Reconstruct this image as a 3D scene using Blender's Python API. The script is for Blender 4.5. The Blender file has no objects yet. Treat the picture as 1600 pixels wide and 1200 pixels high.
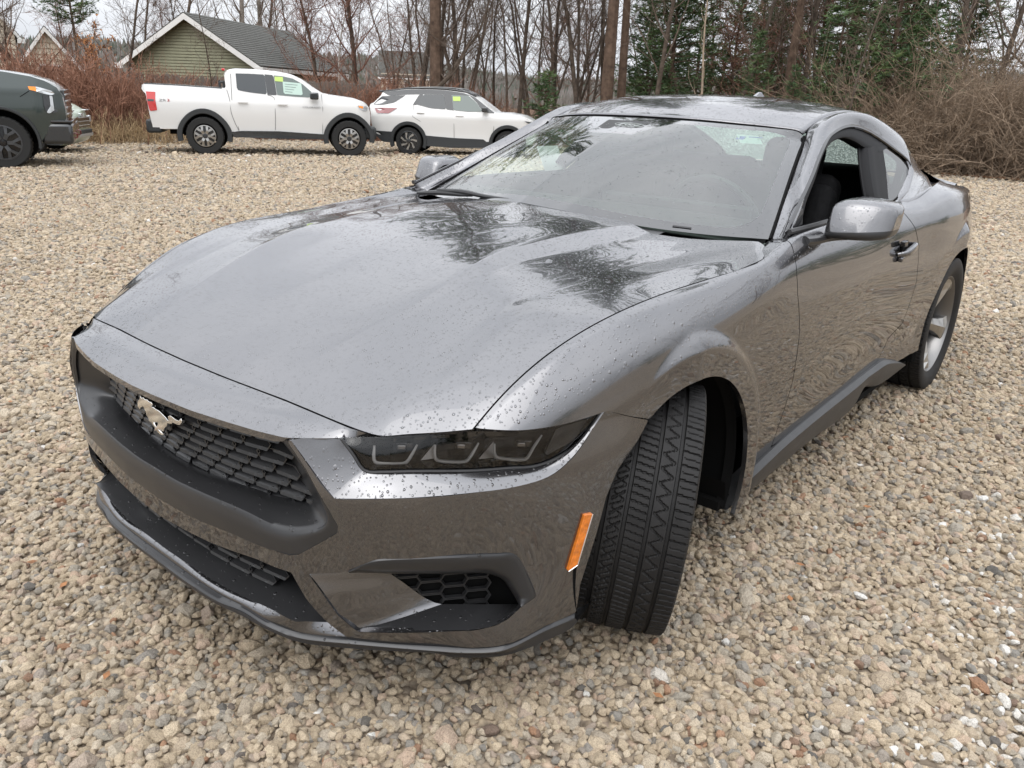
import bpy, bmesh, math, random
import numpy as np
from mathutils import Vector, Matrix, Euler
SC = bpy.context.scene
COL = SC.collection
R = math.radians
random.seed(7)
RNG = np.random.default_rng(11)

# ---------------------------------------------------------------- camera
cam = bpy.data.cameras.new('camera')
cam_o = bpy.data.objects.new('camera', cam)
COL.objects.link(cam_o)
cam.sensor_width = 36.0
cam.sensor_fit = 'HORIZONTAL'
cam.lens = 36.0 * 1249.954 / 1600.0
cam.clip_start = 0.05
cam.clip_end = 2000.0
cam_o.location = (1.733529, 1.775188, 1.366497)
cam_o.rotation_euler = (1.2248018, -0.0332030, -4.0125025)
SC.camera = cam_o

# ---------------------------------------------------------------- overcast sky and soft sun
SUN_EL, SUN_AZ = 62.0, 70.0        # azimuth clockwise from +Y
world = bpy.data.worlds.new('World')
SC.world = world
world.use_nodes = True
wn, wl = world.node_tree.nodes, world.node_tree.links
wn.clear()
w_out = wn.new('ShaderNodeOutputWorld')
w_bg = wn.new('ShaderNodeBackground')
w_sky = wn.new('ShaderNodeTexSky')
w_sky.sky_type = 'NISHITA'
w_sky.sun_disc = False
w_sky.sun_elevation = R(SUN_EL)
w_sky.sun_rotation = R(SUN_AZ)
w_sky.air_density = 1.0
w_sky.dust_density = 4.0
w_hs = wn.new('ShaderNodeHueSaturation')
w_hs.inputs['Saturation'].default_value = 0.10
wl.new(w_sky.outputs[0], w_hs.inputs['Color'])
# the cloud deck: an even pale grey with soft darker banks
w_tc = wn.new('ShaderNodeTexCoord')
w_map = wn.new('ShaderNodeMapping')
w_map.inputs['Scale'].default_value = (1.0, 1.0, 2.6)
w_no = wn.new('ShaderNodeTexNoise')
w_no.inputs['Scale'].default_value = 2.6
w_no.inputs['Detail'].default_value = 5.0
w_no.inputs['Roughness'].default_value = 0.55
w_ramp = wn.new('ShaderNodeValToRGB')
w_ramp.color_ramp.elements[0].position = 0.30
w_ramp.color_ramp.elements[0].color = (6.6, 6.9, 7.4, 1)
w_ramp.color_ramp.elements[1].position = 0.72
w_ramp.color_ramp.elements[1].color = (9.6, 9.8, 10.2, 1)
wl.new(w_tc.outputs['Generated'], w_map.inputs['Vector'])
wl.new(w_map.outputs[0], w_no.inputs['Vector'])
wl.new(w_no.outputs['Fac'], w_ramp.inputs['Fac'])
w_mix = wn.new('ShaderNodeMix')
w_mix.data_type = 'RGBA'
w_mix.inputs['Factor'].default_value = 0.80
wl.new(w_hs.outputs[0], w_mix.inputs[6])
wl.new(w_ramp.outputs[0], w_mix.inputs[7])
# an overcast sky is brighter overhead than at the horizon
w_sep = wn.new('ShaderNodeSeparateXYZ')
wl.new(w_tc.outputs['Generated'], w_sep.inputs[0])
w_up = wn.new('ShaderNodeMapRange')
w_up.inputs['From Min'].default_value = 0.0
w_up.inputs['From Max'].default_value = 1.0
w_up.inputs['To Min'].default_value = 1.0
w_up.inputs['To Max'].default_value = 3.1
wl.new(w_sep.outputs['Z'], w_up.inputs['Value'])
w_mul = wn.new('ShaderNodeMix')
w_mul.data_type = 'RGBA'
w_mul.blend_type = 'MULTIPLY'
w_mul.inputs['Factor'].default_value = 1.0
wl.new(w_mix.outputs[2], w_mul.inputs[6])
wl.new(w_up.outputs[0], w_mul.inputs[7])
wl.new(w_mul.outputs[2], w_bg.inputs['Color'])
w_bg.inputs['Strength'].default_value = 0.095
wl.new(w_bg.outputs[0], w_out.inputs['Surface'])
sun = bpy.data.lights.new('sun', 'SUN')
sun.energy = 0.9
sun.angle = R(60)
sun.color = (1.0, 0.965, 0.92)
sun_o = bpy.data.objects.new('sun', sun)
COL.objects.link(sun_o)
_az, _el = R(SUN_AZ), R(SUN_EL)
_d = Vector((math.sin(_az) * math.cos(_el), math.cos(_az) * math.cos(_el), math.sin(_el)))
sun_o.rotation_euler = _d.to_track_quat('Z', 'Y').to_euler()
sun_o.location = _d * 30
SC.view_settings.view_transform = 'Standard'
SC.view_settings.look = 'None'
SC.view_settings.exposure = 0.40
SC.view_settings.gamma = 1.0
SC.view_settings.use_curve_mapping = False
SC.render.engine = 'CYCLES'
SC.cycles.max_bounces = 8
SC.cycles.diffuse_bounces = 3
SC.cycles.glossy_bounces = 4
SC.cycles.transmission_bounces = 6
SC.cycles.transparent_max_bounces = 16
SC.cycles.caustics_reflective = False
SC.cycles.caustics_refractive = False

# ---------------------------------------------------------------- materials
def mat(name, col, rough=0.5, metal=0.0, coat=0.0, spec=0.5, **kw):
    m = bpy.data.materials.new(name)
    m.use_nodes = True
    b = m.node_tree.nodes['Principled BSDF']
    b.inputs['Base Color'].default_value = (*col, 1)
    b.inputs['Roughness'].default_value = rough
    b.inputs['Metallic'].default_value = metal
    b.inputs['Coat Weight'].default_value = coat
    b.inputs['Coat Roughness'].default_value = kw.get('coat_rough', 0.03)
    b.inputs['Specular IOR Level'].default_value = spec
    if 'emit' in kw:
        b.inputs['Emission Color'].default_value = (*kw['emit'], 1)
        b.inputs['Emission Strength'].default_value = kw.get('emit_s', 1.0)
    return m
def nodes(m): return m.node_tree.nodes, m.node_tree.links, m.node_tree.nodes['Principled BSDF']
def node(n, t, **kw):
    x = n.new(t)
    for k, v in kw.items():
        if k.startswith('i_'):
            x.inputs[k[2:].replace('_', ' ')].default_value = v
        else:
            setattr(x, k, v)
    return x
def math_node(n, l, op, a, b=None, c=None, clamp=False):
    x = n.new('ShaderNodeMath'); x.operation = op; x.use_clamp = clamp
    for i, v in enumerate((a, b, c)):
        if v is None: continue
        if isinstance(v, (int, float)): x.inputs[i].default_value = v
        else: l.new(v, x.inputs[i])
    return x.outputs[0]
def ramp(n, l, fac, stops):
    r = n.new('ShaderNodeValToRGB')
    cr = r.color_ramp
    while len(cr.elements) < len(stops): cr.elements.new(0.5)
    for e, (p, c) in zip(cr.elements, stops):
        e.position = p; e.color = (*c, 1) if len(c) == 3 else c
    l.new(fac, r.inputs[0])
    return r.outputs[0]
def vary(m, scale=8.0, amt=0.25, detail=6.0, bump=0.0, bscale=None, coord='Object', dist=0.01):
    """mottle a material's colour and give it fine relief"""
    n, l, b = nodes(m)
    tc = n.new('ShaderNodeTexCoord')
    no = node(n, 'ShaderNodeTexNoise', i_Scale=scale, i_Detail=detail, i_Roughness=0.6)
    l.new(tc.outputs[coord], no.inputs['Vector'])
    c = np.array(b.inputs['Base Color'].default_value[:3])
    l.new(ramp(n, l, no.outputs['Fac'], [(0.3, tuple(c * (1 - amt))), (0.7, tuple(np.minimum(c * (1 + amt), 1)))]), b.inputs['Base Color'])
    if bump:
        n2 = node(n, 'ShaderNodeTexNoise', i_Scale=bscale or scale * 4, i_Detail=5.0)
        l.new(tc.outputs[coord], n2.inputs['Vector'])
        bp = node(n, 'ShaderNodeBump', i_Strength=bump, i_Distance=dist)
        l.new(n2.outputs['Fac'], bp.inputs['Height']); l.new(bp.outputs[0], b.inputs['Normal'])
    return m
def rain_height(n, l, size=260.0, cover=0.5, spots=True):
    """height of standing raindrops: round beads of several sizes, only on faces that look up"""
    tc = n.new('ShaderNodeTexCoord')
    hs = []
    for k, (sc, th) in enumerate(((size, 0.36), (size * 0.53, 0.27))):
        mp = node(n, 'ShaderNodeMapping'); mp.inputs['Location'].default_value = (k * 3.1, k * 1.7, k)
        mp.inputs['Scale'].default_value = (1, 1, 0.6)
        l.new(tc.outputs['Object'], mp.inputs['Vector'])
        v = node(n, 'ShaderNodeTexVoronoi', i_Scale=sc, i_Randomness=0.9)
        l.new(mp.outputs[0], v.inputs['Vector'])
        sep = n.new('ShaderNodeSeparateColor'); l.new(v.outputs['Color'], sep.inputs[0])
        rad = math_node(n, l, 'MULTIPLY', sep.outputs[0], th)          # each cell its own drop size
        keep = math_node(n, l, 'GREATER_THAN', sep.outputs[1], 1.0 - cover)
        q = math_node(n, l, 'DIVIDE', v.outputs['Distance'], math_node(n, l, 'ADD', rad, 0.02))
        h = math_node(n, l, 'SUBTRACT', 1.0, math_node(n, l, 'MULTIPLY', q, q), clamp=True)
        h = math_node(n, l, 'MULTIPLY', math_node(n, l, 'SQRT', h), keep)
        hs.append(math_node(n, l, 'MULTIPLY', h, 0.5 + 0.5 * k))
    h = math_node(n, l, 'MAXIMUM', hs[0], hs[1])
    g = n.new('ShaderNodeNewGeometry'); sx = n.new('ShaderNodeSeparateXYZ'); l.new(g.outputs['True Normal'], sx.inputs[0])
    up = node(n, 'ShaderNodeMapRange'); l.new(sx.outputs['Z'], up.inputs['Value'])
    up.inputs['From Min'].default_value = 0.30; up.inputs['From Max'].default_value = 0.55
    return math_node(n, l, 'MULTIPLY', h, up.outputs[0])
NETS = {'F': [(0.6309, 0.7729, 0.7285), (0.5542, 0.81, 0.722), (0.469, 0.8448, 0.7184), (0.4073, 0.8671, 0.72), (0.3437, 0.8868, 0.7224),
       (0.2724, 0.9054, 0.6934), (0.19, 0.9208, 0.6643)],
 'arch_edge': [(0.19, 0.9208, 0.6643), (0.2307, 0.9216, 0.6285), (0.2993, 0.9167, 0.5754), (0.3339, 0.9117, 0.5166), (0.358, 0.9101, 0.4382),
               (0.3761, 0.9079, 0.3796), (0.3976, 0.9033, 0.309), (0.4048, 0.9014, 0.2329)],
 'band_low': [(0.9255, 0.2149, 0.37), (0.9177, 0.2972, 0.3772), (0.9058, 0.3813, 0.3862), (0.8964, 0.4396, 0.3861), (0.8864, 0.4862, 0.3892),
              (0.8733, 0.5171, 0.3308), (0.8449, 0.5536, 0.2727), (0.8165, 0.5815, 0.2326)],
 'belt': [(-1.8933, 0.834, 0.9983), (-1.3885, 0.8326, 1.0006), (-1.1187, 0.8335, 0.9991), (-0.9096, 0.8346, 0.9973), (-0.7241, 0.8346, 0.9973)],
 'crease_c': [(0.3066, 0.6347, 0.8699), (0.2241, 0.6382, 0.8928), (0.1381, 0.6589, 0.9088), (0.0391, 0.6848, 0.9208), (-0.1437, 0.7199, 0.9321),
              (-0.375, 0.7466, 0.9436), (-0.528, 0.764, 0.9491)],
 'dlo': [(-0.7241, 0.8346, 0.9973), (-0.8139, 0.8137, 1.0321), (-0.9086, 0.7917, 1.0688), (-1.0064, 0.7696, 1.1057), (-1.1121, 0.7451, 1.1466),
         (-1.2205, 0.7177, 1.1921), (-1.3277, 0.6926, 1.234), (-1.4157, 0.6751, 1.2631), (-1.5048, 0.665, 1.28), (-1.6066, 0.6572, 1.293),
         (-1.7241, 0.6548, 1.2971), (-1.8288, 0.6609, 1.2869), (-1.9335, 0.6732, 1.2663), (-2.0961, 0.7021, 1.2181), (-2.2704, 0.7411, 1.1531),
         (-2.2895, 0.7576, 1.1257), (-2.2449, 0.7788, 1.0903), (-2.0873, 0.8129, 1.0335), (-1.9788, 0.8256, 1.0123), (-1.8933, 0.834, 0.9983)],
 'door_front': [(-0.6951, 0.846, 0.9998), (-0.6885, 0.856, 0.9784), (-0.6625, 0.89, 0.9298), (-0.6545, 0.912, 0.8855), (-0.6597, 0.925, 0.8277),
                (-0.6928, 0.938, 0.7026), (-0.6944, 0.94, 0.6084), (-0.6983, 0.938, 0.5318), (-0.6808, 0.93, 0.4245), (-0.6731, 0.922, 0.357)],
 'door_rear': [(-1.8228, 0.86, 0.9908), (-1.9305, 0.9, 0.9025), (-2.0027, 0.915, 0.8187), (-2.0286, 0.925, 0.6637), (-1.9772, 0.925, 0.4862),
               (-1.8163, 0.925, 0.4464), (-1.7444, 0.92, 0.3758)],
 'drl1': [(0.7393, 0.5986, 0.6816), (0.7455, 0.6032, 0.6565), (0.7455, 0.6067, 0.6492), (0.7398, 0.6147, 0.6468), (0.7084, 0.6468, 0.6456),
          (0.7012, 0.6519, 0.6479), (0.6884, 0.6563, 0.6642), (0.6767, 0.6592, 0.6824)],
 'drl2': [(0.6553, 0.6896, 0.6851), (0.6603, 0.6936, 0.6631), (0.659, 0.6969, 0.6549), (0.651, 0.7027, 0.6506), (0.6107, 0.7274, 0.6432),
          (0.6023, 0.7315, 0.6448), (0.5879, 0.7348, 0.6602), (0.5738, 0.7369, 0.6778)],
 'drl3': [(0.5528, 0.7626, 0.6771), (0.5564, 0.7664, 0.6581), (0.5544, 0.7696, 0.6498), (0.5461, 0.7744, 0.6455), (0.4993, 0.7969, 0.6332),
          (0.4893, 0.8004, 0.6342), (0.4676, 0.8029, 0.6566), (0.4463, 0.8059, 0.6768)],
 'drlp1': [(0.6931, 0.6359, 0.6727)],
 'drlp2': [(0.5981, 0.7149, 0.6689)],
 'drlp3': [(0.484, 0.7855, 0.6584)],
 'fin1': [(0.6559, 0.6852, 0.6782), (0.6603, 0.6922, 0.6492), (0.6837, 0.6737, 0.6464)],
 'fin2': [(0.5481, 0.7553, 0.6714), (0.5519, 0.7632, 0.6378), (0.5858, 0.7478, 0.6403)],
 'fog': [(0.8374, 0.616, 0.4251), (0.8164, 0.6449, 0.4479), (0.792, 0.6769, 0.4611), (0.6921, 0.7629, 0.4584), (0.5663, 0.8327, 0.4356),
         (0.5494, 0.8411, 0.4171), (0.5323, 0.8528, 0.3736), (0.5171, 0.8652, 0.3221), (0.5521, 0.8542, 0.3047), (0.5802, 0.8417, 0.285),
         (0.6072, 0.8283, 0.2728), (0.6422, 0.794, 0.263), (0.6806, 0.7533, 0.2618), (0.7733, 0.6492, 0.2584), (0.8067, 0.6034, 0.2569),
         (0.8369, 0.5782, 0.3004), (0.8584, 0.5551, 0.3573), (0.8754, 0.5305, 0.4004)],
 'fog_floor_a': [(0.8064, 0.603, 0.2549), (0.7733, 0.6492, 0.2584), (0.6806, 0.7533, 0.2618), (0.6422, 0.794, 0.263), (0.6072, 0.8283, 0.2728),
                 (0.5802, 0.8417, 0.285), (0.5521, 0.8542, 0.3047)],
 'fog_floor_b': [(0.642, 0.6953, 0.2817), (0.6164, 0.7206, 0.2806), (0.5907, 0.7462, 0.2795), (0.5644, 0.7714, 0.278), (0.5379, 0.7871, 0.2718),
                 (0.5159, 0.7977, 0.2655), (0.4983, 0.8044, 0.2595)],
 'fog_frame_i': [(0.8117, 0.5869, 0.3983), (0.7904, 0.6161, 0.4012), (0.7648, 0.6482, 0.4016), (0.6635, 0.7355, 0.3906), (0.5976, 0.7788, 0.38),
                 (0.5762, 0.7921, 0.3707), (0.5597, 0.8027, 0.3561), (0.548, 0.8124, 0.333), (0.5377, 0.8216, 0.3086), (0.5324, 0.8253, 0.2958),
                 (0.5284, 0.8281, 0.2848)],
 'fog_frame_m': [(0.8379, 0.6188, 0.4266), (0.8165, 0.6465, 0.4348), (0.7925, 0.6767, 0.4368), (0.6924, 0.7635, 0.4294), (0.6135, 0.8106, 0.4145),
                 (0.5867, 0.8243, 0.3999), (0.5679, 0.8363, 0.3833), (0.5577, 0.8454, 0.358), (0.5477, 0.8549, 0.3278), (0.5528, 0.8541, 0.3183),
                 (0.5561, 0.8536, 0.3098)],
 'fog_frame_o': [(0.8394, 0.6186, 0.4272), (0.8184, 0.6474, 0.4499), (0.7941, 0.6793, 0.4631), (0.6944, 0.7651, 0.4604), (0.5958, 0.8214, 0.4443),
                 (0.5688, 0.8347, 0.4377), (0.552, 0.8432, 0.4192), (0.5348, 0.8548, 0.3757), (0.5197, 0.8671, 0.3243), (0.531, 0.8639, 0.3152),
                 (0.5545, 0.856, 0.3068)],
 'fog_lip': [(0.8754, 0.5305, 0.4004), (0.8573, 0.5728, 0.4122), (0.8374, 0.6159, 0.4235), (0.7911, 0.6231, 0.3998), (0.7596, 0.6626, 0.4008)],
 'fog_mesh': [(0.7322, 0.6168, 0.3754), (0.5346, 0.7717, 0.3501), (0.4795, 0.8072, 0.2406), (0.6373, 0.6906, 0.2667), (0.6801, 0.6522, 0.3046)],
 'fog_wedge_a': [(0.8754, 0.5305, 0.4004), (0.8695, 0.5388, 0.3823), (0.8584, 0.5551, 0.3573), (0.8369, 0.5782, 0.3004), (0.8204, 0.5882, 0.2668),
                 (0.8064, 0.603, 0.2549)],
 'fog_wedge_b': [(0.7289, 0.6275, 0.3704), (0.7082, 0.6415, 0.347), (0.6849, 0.6575, 0.3179), (0.6682, 0.6707, 0.2987), (0.6522, 0.6851, 0.2855),
                 (0.642, 0.6953, 0.2817)],
 'grille_in': [(0.7964, 0.4539, 0.5103), (0.8047, 0.4162, 0.5059), (0.8126, 0.3667, 0.4972), (0.8259, 0.2735, 0.4947), (0.8332, 0.1799, 0.4879),
               (0.8367, 0.0678, 0.48), (0.8404, -0.0236, 0.4756), (0.8917, -0.0856, 0.5334), (0.9323, -0.0985, 0.5961), (0.9549, -0.117, 0.6343)],
 'grille_side': [(0.8198, 0.3559, 0.6333), (0.8132, 0.4011, 0.5917), (0.8038, 0.4304, 0.5486), (0.7964, 0.4539, 0.5103)],
 'haunch': [(-2.1, 0.895, 0.9622), (-2.3, 0.9, 0.9857), (-2.5, 0.9, 1.0025), (-2.72, 0.885, 1.0022), (-2.9, 0.865, 0.9943), (-3.1, 0.835, 0.9823),
            (-3.3, 0.8, 0.968), (-3.4, 0.775, 0.9577)],
 'hl_low': [(0.8434, 0.5517, 0.7088), (0.8142, 0.5833, 0.708), (0.8022, 0.6028, 0.6765), (0.7915, 0.624, 0.6443), (0.7664, 0.6535, 0.6426),
            (0.7287, 0.6884, 0.6426), (0.6211, 0.7661, 0.6326), (0.551, 0.8027, 0.6264), (0.4966, 0.8289, 0.6208), (0.4454, 0.8498, 0.63),
            (0.3894, 0.8676, 0.6557), (0.3367, 0.8857, 0.7201)],
 'hl_top': [(0.8109, 0.5647, 0.704), (0.7865, 0.6013, 0.709), (0.7583, 0.6369, 0.7126), (0.7197, 0.6799, 0.7165), (0.6614, 0.7307, 0.7195),
            (0.6168, 0.7601, 0.7175), (0.542, 0.8001, 0.7139), (0.4593, 0.8379, 0.712), (0.4009, 0.8628, 0.7154), (0.3404, 0.8847, 0.7209)],
 'hood_corner': [(-0.5101, 0.8626, 0.945), (-0.6223, 0.8139, 0.945), (-0.6619, 0.7853, 0.952), (-0.6983, 0.7424, 0.962)],
 'hood_cut': [(0.6305, 0.7725, 0.7283), (0.576, 0.775, 0.7638), (0.522, 0.7797, 0.7959), (0.4581, 0.7868, 0.8276), (0.3935, 0.796, 0.8542),
              (0.3039, 0.8069, 0.8805), (0.2076, 0.8183, 0.9005), (0.0958, 0.8257, 0.9131), (-0.0286, 0.8326, 0.9212), (-0.1714, 0.8457, 0.9282),
              (-0.3146, 0.8665, 0.9371), (-0.4467, 0.873, 0.9455)],
 'hood_front': [(0.822, 0.0, 0.738), (0.8177, 0.1642, 0.737), (0.8105, 0.2815, 0.736), (0.8007, 0.3863, 0.733), (0.7926, 0.4862, 0.728),
                (0.7831, 0.5778, 0.722), (0.7584, 0.637, 0.714)],
 'hood_front2': [(0.7193, 0.6794, 0.719), (0.6756, 0.7265, 0.724)],
 'lip': [(0.956, 0.0, 0.708), (0.953, 0.09, 0.708), (0.9457, 0.1792, 0.707), (0.9397, 0.235, 0.706), (0.9221, 0.331, 0.705), (0.9034, 0.4193, 0.704),
         (0.8824, 0.4884, 0.703), (0.8355, 0.5408, 0.703), (0.7903, 0.5856, 0.704), (0.7538, 0.6335, 0.708)],
 'lip_in': [(0.9242, -0.0956, 0.6684), (0.869, -0.057, 0.6238), (0.8492, 0.0562, 0.6148), (0.8431, 0.1878, 0.6239), (0.8304, 0.298, 0.6296),
            (0.8198, 0.3559, 0.6333)],
 'marker': [(0.3801, 0.907, 0.4906), (0.4024, 0.8997, 0.4935), (0.4411, 0.893, 0.3629), (0.4177, 0.9004, 0.3719)],
 'mirror_pts': [(-0.93, 0.8891, 0.9773), (-0.95, 0.9019, 1.0672), (-0.95, 0.9389, 1.0872), (-1.0, 1.032, 1.0854), (-1.02, 1.0594, 1.0629),
                (-1.0, 1.0763, 1.0226), (-0.97, 1.0674, 0.9924)],
 'open_win': [(-0.8961, 0.8095, 1.0141), (-0.9842, 0.7808, 1.0621), (-1.1192, 0.747, 1.1184), (-1.3015, 0.6984, 1.1993), (-1.3969, 0.6803, 1.2295),
              (-1.4845, 0.6706, 1.2457), (-1.6074, 0.6663, 1.2529), (-1.7104, 0.6743, 1.2395), (-1.8025, 0.6898, 1.2136), (-1.728, 0.7302, 1.1463),
              (-1.631, 0.7839, 1.0569), (-1.5991, 0.8049, 1.0219)],
 'plate': [(-0.2343, 0.7433, 1.0299)],
 'pony': [(0.894, -0.0861, 0.6413), (0.894, -0.0832, 0.6369), (0.894, -0.0712, 0.6422), (0.894, -0.0654, 0.6389), (0.894, -0.0514, 0.642),
          (0.894, -0.0457, 0.6387), (0.894, -0.0337, 0.6399), (0.894, -0.0318, 0.637), (0.894, -0.037, 0.6314), (0.894, -0.0424, 0.6306),
          (0.894, -0.0285, 0.6289), (0.894, -0.0108, 0.6276), (0.894, 0.002, 0.6278), (0.894, 0.0163, 0.6235), (0.894, 0.0304, 0.6194),
          (0.894, 0.0405, 0.6143), (0.894, 0.0471, 0.616), (0.894, 0.0457, 0.6265), (0.894, 0.0552, 0.6309), (0.894, 0.0672, 0.6297),
          (0.894, 0.0814, 0.6276), (0.894, 0.0937, 0.6289), (0.894, 0.1035, 0.6357), (0.894, 0.1034, 0.6297), (0.894, 0.0946, 0.6217),
          (0.894, 0.0819, 0.6187), (0.894, 0.0662, 0.6188), (0.894, 0.0578, 0.6177), (0.894, 0.0571, 0.6141), (0.894, 0.0484, 0.6106),
          (0.894, 0.0358, 0.6096), (0.894, 0.0299, 0.5999), (0.894, 0.0164, 0.5904), (0.894, 0.0105, 0.581), (0.894, 0.0039, 0.5797),
          (0.894, 0.0032, 0.5823), (0.894, -0.0066, 0.5786), (0.894, -0.0167, 0.5774), (0.894, -0.0203, 0.5752), (0.894, -0.0102, 0.574),
          (0.894, 0.0019, 0.5685), (0.894, -0.0065, 0.5657), (0.894, -0.0217, 0.5692), (0.894, -0.0236, 0.5721), (0.894, -0.0326, 0.5673),
          (0.894, -0.0339, 0.5705), (0.894, -0.0276, 0.5752), (0.894, -0.0369, 0.5823), (0.894, -0.0432, 0.5833), (0.894, -0.0439, 0.5859),
          (0.894, -0.0568, 0.5871), (0.894, -0.0578, 0.5939), (0.894, -0.0645, 0.5991), (0.894, -0.0666, 0.607), (0.894, -0.0719, 0.6125),
          (0.894, -0.077, 0.6189), (0.894, -0.0838, 0.6184), (0.894, -0.0947, 0.6125), (0.894, -0.0987, 0.6071), (0.894, -0.1062, 0.6101),
          (0.894, -0.1053, 0.6188), (0.894, -0.099, 0.6277), (0.894, -0.0926, 0.6315)],
 'pony_hole': [(0.894, -0.0407, 0.5939), (0.894, -0.0265, 0.5931), (0.894, -0.0093, 0.5981), (0.894, -0.0118, 0.5876), (0.894, -0.0236, 0.5778),
               (0.894, -0.0327, 0.5836)],
 'quarter': [(-2.0304, 0.6875, 1.2292), (-2.1569, 0.7077, 1.1955), (-2.2844, 0.7353, 1.1494), (-2.2899, 0.7531, 1.1198), (-2.2398, 0.7726, 1.0873),
             (-2.0815, 0.8036, 1.0356), (-1.9134, 0.8185, 1.0109), (-1.8084, 0.8215, 1.0058), (-1.9208, 0.7563, 1.1145)],
 'reflector': [(0.438, 0.8379, 0.6899), (0.4211, 0.8431, 0.6942), (0.3548, 0.8632, 0.6964), (0.3955, 0.8587, 0.6591), (0.4661, 0.8397, 0.6399),
               (0.4714, 0.8367, 0.6439)],
 'ridge': [(0.8794, 0.5054, 0.7017), (0.8699, 0.5417, 0.6624), (0.8612, 0.5787, 0.6222), (0.8553, 0.6061, 0.5984), (0.8119, 0.6659, 0.6037),
           (0.762, 0.7161, 0.6044), (0.6532, 0.791, 0.6018), (0.561, 0.8352, 0.5979), (0.4804, 0.8641, 0.6058), (0.418, 0.8775, 0.6375),
           (0.3702, 0.8831, 0.679), (0.3289, 0.8907, 0.7193)],
 'seamzone': [(0.3289, 0.8907, 0.7193), (0.2722, 0.9052, 0.6949), (0.19, 0.9208, 0.6643)],
 'sensor': [(0.6392, 0.7728, 0.7244), (0.6166, 0.7853, 0.7212), (0.6154, 0.786, 0.7062), (0.6383, 0.7733, 0.7076)],
 'shelf_front': [(0.848, 0.5824, 0.5384), (0.8522, 0.5703, 0.5265), (0.8633, 0.5413, 0.5122), (0.8735, 0.5101, 0.498), (0.8809, 0.4746, 0.4869),
                 (0.8924, 0.4217, 0.4848), (0.9001, 0.3744, 0.493), (0.9111, 0.2995, 0.4944), (0.9188, 0.216, 0.4909), (0.9248, 0.0903, 0.4848),
                 (0.9345, -0.0108, 0.4979), (0.9438, -0.0868, 0.5202)],
 'skirt_low': [(-0.3693, 0.9, 0.1998), (-0.7022, 0.9, 0.2008), (-1.0411, 0.9, 0.2103), (-1.529, 0.9, 0.2128), (-1.6173, 0.9, 0.2711),
               (-1.8013, 0.91, 0.235), (-2.1361, 0.93, 0.2581)],
 'skirt_top': [(-0.4566, 0.918, 0.3052), (-0.6251, 0.918, 0.3032), (-1.1955, 0.92, 0.3242), (-1.69, 0.925, 0.3669)],
 'skirt_up': [(-0.4768, 0.905, 0.256), (-0.5556, 0.915, 0.2806), (-0.7482, 0.92, 0.3098), (-1.1927, 0.92, 0.3301), (-1.6582, 0.925, 0.3491),
              (-1.7855, 0.93, 0.3545), (-2.0422, 0.93, 0.2923)],
 'split_bot': [(0.9306, 0.3483, 0.2338), (0.9135, 0.4217, 0.2235), (0.8843, 0.489, 0.2109), (0.8384, 0.5516, 0.2039), (0.7696, 0.6433, 0.2024),
               (0.6925, 0.7258, 0.1947), (0.6429, 0.7376, 0.1615), (0.587, 0.8236, 0.1766), (0.5615, 0.858, 0.1924), (0.5018, 0.884, 0.1997),
               (0.4258, 0.9006, 0.1993), (0.4105, 0.9105, 0.2155)],
 'split_top': [(0.9214, 0.3363, 0.2508), (0.9063, 0.4129, 0.239), (0.8757, 0.4883, 0.2296), (0.8204, 0.5752, 0.2299), (0.696, 0.7294, 0.2192),
               (0.651, 0.7839, 0.217), (0.6068, 0.8353, 0.2221), (0.5755, 0.8533, 0.2256), (0.4994, 0.8799, 0.2381), (0.4093, 0.9008, 0.235)],
 'sur_out': [(0.8822, 0.4963, 0.6997), (0.8719, 0.543, 0.6479), (0.8607, 0.5891, 0.5784), (0.8504, 0.6081, 0.5377), (0.8505, 0.6049, 0.5187),
             (0.8656, 0.5634, 0.4843), (0.8829, 0.5136, 0.4435), (0.8878, 0.4881, 0.4333), (0.9003, 0.4265, 0.4271), (0.9059, 0.3865, 0.4246),
             (0.9175, 0.299, 0.4241), (0.9246, 0.2126, 0.4164), (0.9286, 0.1581, 0.4131)],
 'tray_back': [(0.8571, -0.1039, 0.275), (0.8727, 0.0132, 0.275), (0.8656, 0.1014, 0.275), (0.8686, 0.1918, 0.275), (0.8565, 0.2375, 0.275),
               (0.8461, 0.3278, 0.275), (0.8362, 0.4139, 0.275), (0.8225, 0.4577, 0.275)],
 'tray_in': [(0.9319, 0.0775, 0.262), (0.9228, 0.2052, 0.262), (0.9105, 0.3208, 0.262), (0.8963, 0.4008, 0.262), (0.8855, 0.4815, 0.262),
             (0.8343, 0.5369, 0.262)],
 'wiper1': [(-0.4431, -0.5076, 1.0), (-0.4853, -0.5055, 0.9999), (-0.5378, -0.4462, 0.9998), (-0.5066, -0.2987, 1.0)],
 'ws_side': [(-0.7517, 0.7698, 0.964), (-0.8401, 0.7454, 1.0053), (-0.9568, 0.7125, 1.0611), (-1.0698, 0.6807, 1.1151), (-1.1632, 0.6549, 1.1588),
             (-1.2718, 0.6255, 1.2086), (-1.3485, 0.6045, 1.2442), (-1.3604, 0.5915, 1.2662)]}
BG = {'eave': 2.38,
 'gsuv': [-5.56, -18.206, -0.197],
 'house': [[-16.435, -36.092], [-19.769, -30.281], [-27.795, -34.886]],
 'p_front': [-11.472, -14.637, -0.188],
 'p_rear': [-8.779, -16.523, -0.191],
 'ridge': 4.151,
 's_rear': [-13.575, -14.642, -0.204],
 'silv': [-3.804, -14.615, -0.149]}
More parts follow.
